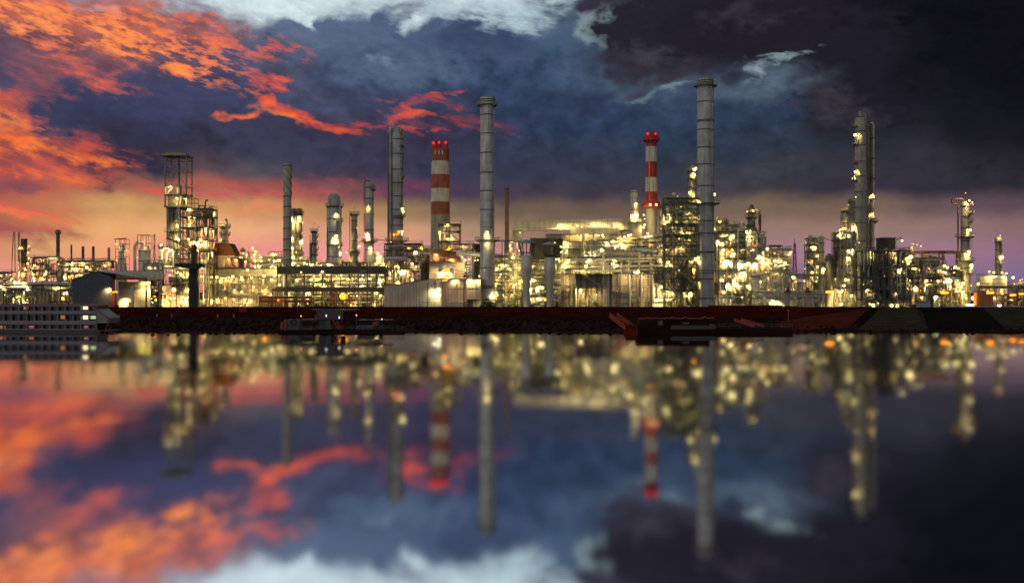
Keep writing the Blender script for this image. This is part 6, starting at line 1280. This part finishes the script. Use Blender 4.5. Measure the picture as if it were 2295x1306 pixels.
# rubble bank and mud: uneven stones along the foreshore
m = MB(); rg = random.Random(4)
ST = [wall_mat('wet dark stone', (.004, .002, .0016), (.03, .010, .007), 1.5)]
def stone(m, x, y, z, r):
    vs = []
    for a, b in ((0, 1), (1, 0), (2, 0), (3, 0), (4, 0), (0, -1)):
        if b: vs.append((x, y, z + b*r*rg.uniform(.4, .7)))
        else: k = a*PI/2; vs.append((x + math.cos(k)*r*rg.uniform(.7, 1.3), y + math.sin(k)*r*rg.uniform(.7, 1.2), z + r*rg.uniform(-.2, .2)))
    m._add(vs, [(0,1,2),(0,2,3),(0,3,4),(0,4,1),(5,2,1),(5,3,2),(5,4,3),(5,1,4)], False)
for i in range(4200):
    y = 274 + 106*rg.random()**.8; x = rg.uniform(-.49, .49)*y
    X = CX + x*F/y
    if X < 330 and y < 292: continue
    if X > 1700 and y < 330 and rg.random() < .4: continue
    stone(m, x, y, .45 + (y-268)*.006 + mnoise.noise(Vector((x*.06, y*.05, 0)))*.5, rg.uniform(.15, .75 if y < 320 else .55))
m.build('rubble', ST, kind='stuff')
# ================================================================== sloped quay faces at the right (paved revetments on the bank)
def slope(name, label, pts, mt, cat='revetment', th=.25):
    """pts: (X, Y, D) corners of a paved slope"""
    P_ = [Vector((PX(a, d), d, PZ(b, d))) for a, b, d in pts]
    t = thing(name, label, cat, tuple(P_[0])); m = MB(); k = len(P_)
    m._add([tuple(p) for p in P_] + [tuple(p - Vector((0, -.1, th))) for p in P_], [tuple(range(k)), tuple(range(2*k-1, k-1, -1))] + [(i, i+k, (i+1) % k + k, (i+1) % k) for i in range(k)], False)
    m.build('paving', mt, t); return t
PAVE = wall_mat('mossy quay paving', (.018, .015, .009), (.055, .046, .03), .6)
DHULL = wall_mat('brown black hull', (.008, .004, .0035), (.028, .011, .009))
BLK = wall_mat('black quay face', (.002, .002, .002), (.006, .0055, .005))  # near-black base colour, shared by the slope and the steps
slope('revetment', 'greenish grey paved slope right of the slanting dark steps', ((1962, 690, 383), (2050, 690, 383), (2068, 700, 376), (2083, 744, 275), (1920, 742, 278), (1935, 715, 330)), PAVE)
slope('revetment', 'black quay face in the middle of the quay', ((2051, 689.8, 382.6), (2200, 689.8, 382.6), (2216, 702, 372), (2262, 746, 272), (2084, 745, 274), (2069, 700, 375.6)), BLK)
slope('revetment', 'mossy grey slope at the right frame edge', ((2201, 690, 382.2), (2420, 690, 382.2), (2420, 746, 272), (2263, 746.5, 271.6), (2217, 702, 371.6)), PAVE)
slope('revetment', 'bright red paved slope below the tall column group', ((1755, 716, 380), (1960, 690.2, 382), (1934, 715, 329.6), (1919, 742, 277.6), (1760, 744, 275), (1745, 725, 310)), RW2)
t = thing('quay_steps', 'dark steel steps slanting down the red slope beside the grey one', 'steps', (PX(1930, 330), 330, 1))
m = MB()
for o in (0, 10, 18):
    m.beam((PX(1950+o, 380), 380, PZ(691, 380)+.3), (PX(1905+o, 292), 292, PZ(737, 292)+.35), .45, .3)
for k in range(9):
    f = (k+.5)/9; d = 380-88*f; X = 1950-45*f; Y = 691+46*f; m.beam((PX(X, d), d, PZ(Y, d)+.3), (PX(X+18, d), d, PZ(Y, d)+.3), .3)
m.build('stair_frame', BLK, t)
t = thing('quay_railing', 'pale balustrade along the top of the black and mossy slopes', 'railing', (PX(2120, 386), 386, PZ(690, 386)))
m = MB(); D = 386
for i in range(60):
    X = 2118 + i*3.4; m.beam((PX(X, D), D, PZ(690, D)), (PX(X, D), D, PZ(685.5, D)), .22 if i % 2 else .12)
m.beam((PX(2118, D), D, PZ(685.5, D)), (PX(2322, D), D, PZ(685.5, D)), .16); m.build('balusters', GALV, t)
# wall fittings
for X, lb in ((352, 'small concrete mooring block on the bank, left of its twin, beyond the ferry bow'), (385, 'small concrete mooring block on the bank, right of its twin, beyond the ferry bow'), (488, 'small mooring block alone on the bank left of the stone ledge'), (524, 'mooring block on the bank beside the start of the stone ledge'), (267, 'squat block on the bank just off the ferry bow')):
    D = 374; t = thing('mooring_block', lb, 'mooring block', (PX(X, D), D, 1.1)); m = MB(); m.box(PX(X-7, D), PX(X+7, D), D-.7, D+.7, .9, PZ(711, D)); m.build('block', RW1, t)
    m = MB(); m.lathe(PX(X, D), D, [(.25, PZ(711, D)), (.2, PZ(706, D)), (.35, PZ(705.5, D)), (.3, PZ(704.5, D))], 8); m.build('bollard', GALV, t)
t = thing('red_ladder_cage', 'small red cage hanging on the flood wall left of the houseboats', 'ladder cage', (PX(545, 382.6), 382.6, PZ(700, 382.6))); D = 382.9
m = MB(); steel_frame(m, [PX(X, D) for X in (538, 541.5, 545, 548.5, 552)], [D-.8, D-.2], [PZ(Y, D) for Y in (699, 697, 694.5, 692, 690)], .13); m.build('bars', mat('glossy red bars', (.5, .03, .02), .4, 0, .1), t)  # bars in one saturated red base colour
# ================================================================== passenger ferry
D = 275; s = S(D)
t = thing('ferry', 'long low passenger ferry with three window decks and a raked stern at the bank', 'ferry', (PX(90, D), D, 0))
HULLW = mat('lilac white ferry paint', (.17, .135, .17), .45, 0, .08, .3, .25)
TRIM = mat('red ferry trim', (.16, .025, .03), .5, 0, .1, .4, .1)
DGL = mat('dark cabin glass', (.02, .012, .014), .15, 0, .2, .4)
xl, xr = PX(-330, D), PX(226, D); y0, y1 = D-3, D+5
z3, z2, z1 = PZ(682, D), PZ(704, D), PZ(727, D)
m = MB(); m.prism([(xl, -.4), (PX(238, D), -.4), (PX(232, D), PZ(738, D)), (xl, PZ(738, D))], y0-.2, y1); m.build('hull', DGL, t)
m = MB(); m.box(xl, xr, y0+.9, y1, PZ(738, D), z3-.15); m.build('cabin_core', DGL, t)
m = MB()
for (Ya, Yb) in ((682, 686), (695.5, 703), (717.5, 726), (735.5, 739)): m.box(xl, PX(226 if Ya > 690 else 208, D), y0-.1, y0+.9, PZ(Yb, D), PZ(Ya, D))
m.build('deck_band', HULLW, t)
m = MB(); m.box(xl, PX(210, D), y0-.3, y1, z3-.02, z3+.12); m.build('roof_edge', TRIM, t)
m = MB()
for k in range(34):
    X = 226 - k*17.2
    if X < -330: break
    m.box(PX(X, D)-.12, PX(X, D)+.12, y0-.05, y0+.5, PZ(738, D), z3-.2)
m.build('window_post', HULLW, t, kind='stuff')
m = MB(); 
for Y in (704.5, 727): m.box(xl, PX(228, D), y0-.35, y0, PZ(Y, D)-.05, PZ(Y, D)+.04)
m.build('rubbing_strip', DGL, t)
m = MB(); m.prism([(PX(208, D), z3+.05), (PX(213, D), z3+.05), (PX(253, D), PZ(712, D)), (PX(253, D), PZ(723, D)), (PX(228, D), PZ(723, D)), (PX(228, D), PZ(696, D))], y0-.2, y1); m.build('raked_stern', HULLW, t)
m = MB(); m.beam((PX(211, D), y0-.35, z3+.15), (PX(254, D), y0-.35, PZ(712, D)), .22); m.beam((PX(254, D), y0-.35, PZ(712, D)), (PX(254, D), y0-.35, PZ(724, D)), .2); m.build('stern_trim', TRIM, t)
m = MB(); m.tube([(PX(252, D), y0, PZ(724, D)), (PX(247, D), y0, PZ(736, D)), (PX(244, D), y0, PZ(745, D))], .12, 6); m.box(PX(226, D), PX(262, D), y0-.3, y1-2, PZ(740, D)-.05, PZ(739.4, D)); m.build('swim_platform', TRIM, t)
m = MB(); railing_line(m, (xl, y0+.2, z3+.1), (PX(206, D), y0+.2, z3+.1), 1.8, .75, .05); m.build('roof_railing', TRIM, t)
m = MB(); m.beam((PX(196, D), D, z3), (PX(196, D), D, z3+1.4), .08); m.beam((PX(193, D), D, z3+1.1), (PX(199, D), D, z3+1.1), .06); m.build('flag_mast', TRIM, t)
CABL = mat('lit cabin window', (1, .9, .6), emit=((1, .80, .36), 1.3)); CABL2 = mat('dim cabin window', (1, .5, .3), emit=((1, .30, .14), .22)); CABG = mat('greenish lit cabin window', (.8, 1, .6), emit=((.62, .80, .36), .6))
for (Xa, Xb, Ya, Yb, mt) in ((194, 208, 684.5, 693, CABL), (194, 208, 706.5, 715, CABL), (211, 224, 707, 714, CABG), (144, 156, 706, 714, CABL2), (62, 72, 685, 693, CABL2), (8, 22, 729, 735, CABL2), (74, 84, 729, 734, CABL2), (196, 206, 729, 734, CABL2), (-2, 4, 706, 714, CABL2)):
    m = MB(); m.box(PX(Xa, D), PX(Xb, D), y0+.7, y0+.86, PZ(Yb, D), PZ(Ya, D)); m.build('lit_window', mt, t)
# ================================================================== moored boats and pontoons in the middle
D = 273
def pontoon(label, X0, X1, Yd, D=273, mt=None):
    t = thing('pontoon', label, 'pontoon', (PX((X0+X1)/2, D), D, 0)); m = MB(); m.box(PX(X0, D), PX(X1, D), D-2, D+3, -.3, PZ(Yd, D)); m.build('deck', mt or DHULL, t)
    m = MB(); railing_line(m, (PX(X0, D), D-1.9, PZ(Yd, D)), (PX(X1, D), D-1.9, PZ(Yd, D)), 2.5, 1.0, .07); m.build('railing', STEEL, t); return t
pontoon('dark low pontoon under the houseboats, left of centre', 632, 905, 739.5)
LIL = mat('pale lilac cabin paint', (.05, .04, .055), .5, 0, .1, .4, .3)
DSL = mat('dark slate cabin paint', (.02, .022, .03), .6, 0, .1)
RBOX = mat('bright red cabin paint', (.20, .02, .012), .5, 0, .15, .5, .3)
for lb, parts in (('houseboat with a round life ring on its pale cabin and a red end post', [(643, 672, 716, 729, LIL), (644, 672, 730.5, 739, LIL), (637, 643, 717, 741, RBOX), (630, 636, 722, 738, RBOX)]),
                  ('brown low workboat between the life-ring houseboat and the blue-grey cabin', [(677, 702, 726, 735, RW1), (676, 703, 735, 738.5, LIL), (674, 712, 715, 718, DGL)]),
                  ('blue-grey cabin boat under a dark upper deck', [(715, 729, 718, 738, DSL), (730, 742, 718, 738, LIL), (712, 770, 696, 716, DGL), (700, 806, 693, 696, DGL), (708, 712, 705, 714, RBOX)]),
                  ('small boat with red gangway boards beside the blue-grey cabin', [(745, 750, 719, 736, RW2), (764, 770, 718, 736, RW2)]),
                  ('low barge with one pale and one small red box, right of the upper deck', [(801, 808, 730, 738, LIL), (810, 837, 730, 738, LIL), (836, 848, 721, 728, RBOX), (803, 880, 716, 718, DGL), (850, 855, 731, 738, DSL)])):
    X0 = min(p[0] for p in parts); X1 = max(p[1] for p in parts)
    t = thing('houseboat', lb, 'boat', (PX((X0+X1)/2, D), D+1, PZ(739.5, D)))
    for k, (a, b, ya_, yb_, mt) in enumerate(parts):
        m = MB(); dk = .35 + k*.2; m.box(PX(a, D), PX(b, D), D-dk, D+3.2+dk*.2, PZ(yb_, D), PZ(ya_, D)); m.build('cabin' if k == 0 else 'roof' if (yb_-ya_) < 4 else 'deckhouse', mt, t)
    if 'ring' in lb:
        m = MB()
        pts = [(PX(659, D)+.75*math.cos(a*PI/6), D-.45, PZ(722, D)+.55*math.sin(a*PI/6)) for a in range(13)]
        m.tube(pts, .16, 6); m.build('life_ring', DGL, t)
    if 'gangway' in lb:
        m = MB(); m.beam((PX(748, D), D-.8, PZ(718, D)), (PX(760, D), D-.8, PZ(737, D)), .8, .2); m.beam((PX(756, D), D-.8, PZ(719, D)), (PX(764, D), D-.8, PZ(737, D)), .3, .2); m.build('gangway', RBOX, t)
    if 'upper deck' in lb and 'blue' in lb:
        for X, Y, k in ((733, 707, 'white'), (762, 711, 'white')):
            m = MB(); m.box(PX(X-1, D), PX(X+1, D), D-1.3, D-1.1, PZ(Y+2.5, D), PZ(Y-2.5, D)); m.build('cabin_lamp', mat('cold lamp', (1, 1, 1), emit=((.85, 1, .85), 1.2)), t)
for X, Y, lb in ((799, 706, 'tiny red lamp on a pole right of the dark upper deck'), (856, 715, 'tiny orange lamp over the low barge'), (675, 708, 'tiny red lamp over the brown workboat')):
    t = thing('pole_lamp', lb, 'lamp', (PX(X, D), D, PZ(739, D))); m = MB(); m.beam((PX(X, D), D, PZ(739, D)), (PX(X, D), D, PZ(Y, D)), .1); m.build('pole', STEEL, t); m = MB(); m.ball(PX(X, D), D-.15, PZ(Y, D), .14); m.build('lamp_glass', mat('small red lamp', (1, .3, .2), emit=((1, .25, .15), 5)), t)
# right-hand barges and gangways
pontoon('long dark pontoon with faint red-lit edge right of the second gangway', 1585, 1772, 734.5)
t = thing('barge', 'long black flat barge with a pale hatch, moored between two red gangways', 'barge', (PX(1500, D), D, 0))
m = MB(); m.prism([(PX(1427, D), -.3), (PX(1587, D), -.3), (PX(1587, D), PZ(714, D)), (PX(1427, D), PZ(716, D))], D-2, D+4); m.build('hull', DHULL, t)
m = MB(); m.box(PX(1472, D), PX(1483, D), D-2.2, D-2.02, PZ(728, D), PZ(718, D)); m.build('hatch', LIL, t)
m = MB(); m.box(PX(1426, D), PX(1430, D), D-2.3, D-2.02, PZ(727, D), PZ(715, D)); m.build('fender', RW2, t)
m = MB(); m.box(PX(1500, D), PX(1600, D), D-2.6, D+4, PZ(737, D), PZ(728, D)); m.build('lower_deck', DGL, t)
m = MB()
for i in range(12):
    X = 1430 + i*14; m.tube([(PX(X, D), D-1, PZ(714, D)+.1), (PX(X+rng.uniform(5, 12), D), D-1, PZ(714-rng.uniform(0, 5), D)), (PX(X+14, D), D-1, PZ(713, D))], .12, 5)
m.build('tarpaulin_ridge', mat('crumpled red tarpaulin', (.3, .06, .05), .45, 0, .3, 1.0), t)
m = MB()
for i in range(6): m.box(PX(1527+i*2.3, D), PX(1528.6+i*2.3, D), D-2.06, D-2.01, PZ(724.5, D), PZ(722.2, D))
m.build('faded_lettering', mat('faded grey lettering', (.2, .17, .18), .7, 0, .4, 2.0), t)
def gangway(label, pts, width, mt):
    t = thing('gangway', label, 'gangway', (PX(pts[0][0], D), D, 0))
    (xa, ya_), (xb, yb_) = pts
    for y in (D-2.2, D-2.2+width):
        m = MB(); off = 0 if y < D-2 else 20
        p = Vector((PX(xa+off*.9, D), y, PZ(ya_, D))); q = Vector((PX(xb+off*1.2, D), y, PZ(yb_, D)))
        hh_ = 1.1 if width > 2 else .5; m.beam(p, q, .16 if width > 2 else .1); m.beam(p-Vector((0, 0, hh_)), q-Vector((0, 0, hh_*.85)), .14)
        for k in range(22):
            f = k/21; a = p.lerp(q, f); m.beam(a, a-Vector((0, 0, hh_*.95)), .06)
        for k in range(3 if width > 2 else 1): m.beam(p-Vector((0, 0, .27*(k+1))), q-Vector((0, 0, .27*(k+1))), .07)
        m.build('side_rail', mt, t)
    m = MB(); p = Vector((PX(xa, D), D-2.2, PZ(ya_, D)-1.1)); q = Vector((PX(xb, D), D-2.2, PZ(yb_, D)-.9))
    m._add([tuple(p), tuple(q), tuple(q+Vector((.5, width, 0))), tuple(p+Vector((.5, width, 0)))], [(0,1,2,3)], False); m.build('walkway', RW1, t)
    return t
REDR = mat('red gangway rail', (.40, .05, .03), .5, 0, .2, 1.0)  # plain red base colour for the rails of both gangways
gangway('wide red latticed gangway sloping down to the black barge', ((1365, 701), (1400, 730)), 3.0, REDR)
gangway('narrow bright red gangway sloping down to the long pontoon', ((1641, 713), (1686, 728)), 1.0, REDR)
t = thing('landing_float', 'small red float at the foot of the wide latticed gangway', 'pontoon', (PX(1410, D), D, 0)); m = MB(); m.prism([(PX(1396, D), -.3), (PX(1427, D), -.3), (PX(1427, D), PZ(728, D)), (PX(1402, D), PZ(728, D))], D-2.6, D+2); m.build('float', RW2, t)
t = thing('red_lamp_post', 'thin pinkish lamp post standing on the bank in front of the bright red wall', 'post', (PX(1767, 330), 330, .5)); m = MB(); m.tube([(PX(1767, 330), 330, .5), (PX(1767, 330), 330, PZ(697, 330))], .16, 8); m.build('post', mat('pinkish post paint', (.2, .05, .045), .6, 0, .1), t); m = MB(); m.ball(PX(1767, 330), 330, PZ(696, 330), .25); m.build('cap', GALV, t)  # post in a dull pinkish base colour
t = thing('hedge', 'dark clipped hedge set into the top of the bright red wall', 'hedge', (PX(1772, 386), 386, PZ(692, 386)))
def leaves(m, cx, cy, cz, rx, ry, rz, n, sz, rg):
    for i in range(n):
        while True:
            a, b, c = (rg.uniform(-1, 1) for _ in range(3))
            if a*a + b*b + c*c < 1: break
        x, y, z = cx+a*rx, cy+b*ry, cz+c*rz; q = sz*rg.uniform(.6, 1.4); u = Vector((rg.uniform(-1, 1), rg.uniform(-1, 1), rg.uniform(-1, 1))).normalized(); v = u.orthogonal().normalized()
        p = Vector((x, y, z)); m._add([tuple(p-u*q), tuple(p+v*q*.6), tuple(p+u*q), tuple(p-v*q*.6)], [(0,1,2,3)], False)
LEAF = mat('dark foliage', (.035, .045, .02), .8, 0, .5, .8)
m = MB(); leaves(m, PX(1772, 383.6), 384, PZ(690, 384), 3.6, .8, .7, 900, .28, rg); m.build('foliage', LEAF, t)
# ================================================================== trees
def bare_tree(label, X, Yt, D, h_px, seed, spread=.5, leafy=0):
    t = thing('bare_tree' if not leafy else 'bush', label, 'tree' if not leafy else 'bush', (PX(X, D), D, ZG)); r = random.Random(seed); m = MB(); hh = PZ(Yt, D) - ZG
    tips = []
    def grow(p, d, l, rad, lev):
        q = p + d*l; m.tube([p, q], [rad, rad*.65], 5, False); tips.append(q)
        if lev == 0: return
        for k in range(3 if lev > 1 else 3):
            nd_ = (d + Vector((r.uniform(-1, 1), r.uniform(-1, 1), r.uniform(-.2, .7)))*spread*1.3).normalized(); grow(q if k else p.lerp(q, .7), nd_, l*r.uniform(.6, .85), rad*.6, lev-1)
    grow(Vector((PX(X, D), D, ZG)), Vector((0, 0, 1)), hh*.3, .22, 5 if not leafy else 3)
    m.build('trunk', mat('brown bark', (.12, .07, .04), .9, 0, .2, 1), t)
    if leafy:
        m = MB()
        for k in range(26):
            a_ = r.uniform(0, 2*PI); rr_ = r.random()**.5*2.5; hz = ZG + .8 + (hh-1.4)*r.random()*(1 - (rr_/3.2)**2)
            leaves(m, PX(X, D)+rr_*math.cos(a_), D+rr_*math.sin(a_)*.7, hz, .75, .75, .6, 46, .2, r)
        m.build('crown', LEAF, t)
    return t
bare_tree('bare twiggy tree standing next to the orange lamp under the long rack', 748, 648, 428, 40, 3, .55)
bare_tree('low bare shrubby tree right of the orange lamp under the long rack', 785, 660, 430, 30, 8, .6)
bare_tree('bare tree in front of the lilac compressor house', 368, 655, 430, 30, 5, .5)
bare_tree('second bare tree nearer the dark pillar, before the lilac house', 382, 662, 429, 25, 6, .5)
bare_tree('round dark leafy bush at the foot of the silver chimney', 1093, 664, 418, 24, 9, .55, leafy=1)
t = thing('street_lamp', 'brightest orange lamp low in the middle-left, glowing beside bare trees', 'street lamp', (PX(769, 424), 424, ZG), 'orange street lamps'); D = 424
m = MB(); m.tube([(PX(769, D), D, ZG), (PX(769, D), D, PZ(668, D))], .14, 8); m.build('pole', RUST, t)
m = MB(); m.ball(PX(769, D), D-.4, PZ(664, D), 1.25, 12, 8); m.build('lamp_glass', LENS['sodium'], t); lamp_light(t, PX(769, D), D+.8, PZ(664, D), 1.3, 'sodium', (0, .8, -.3), 170)
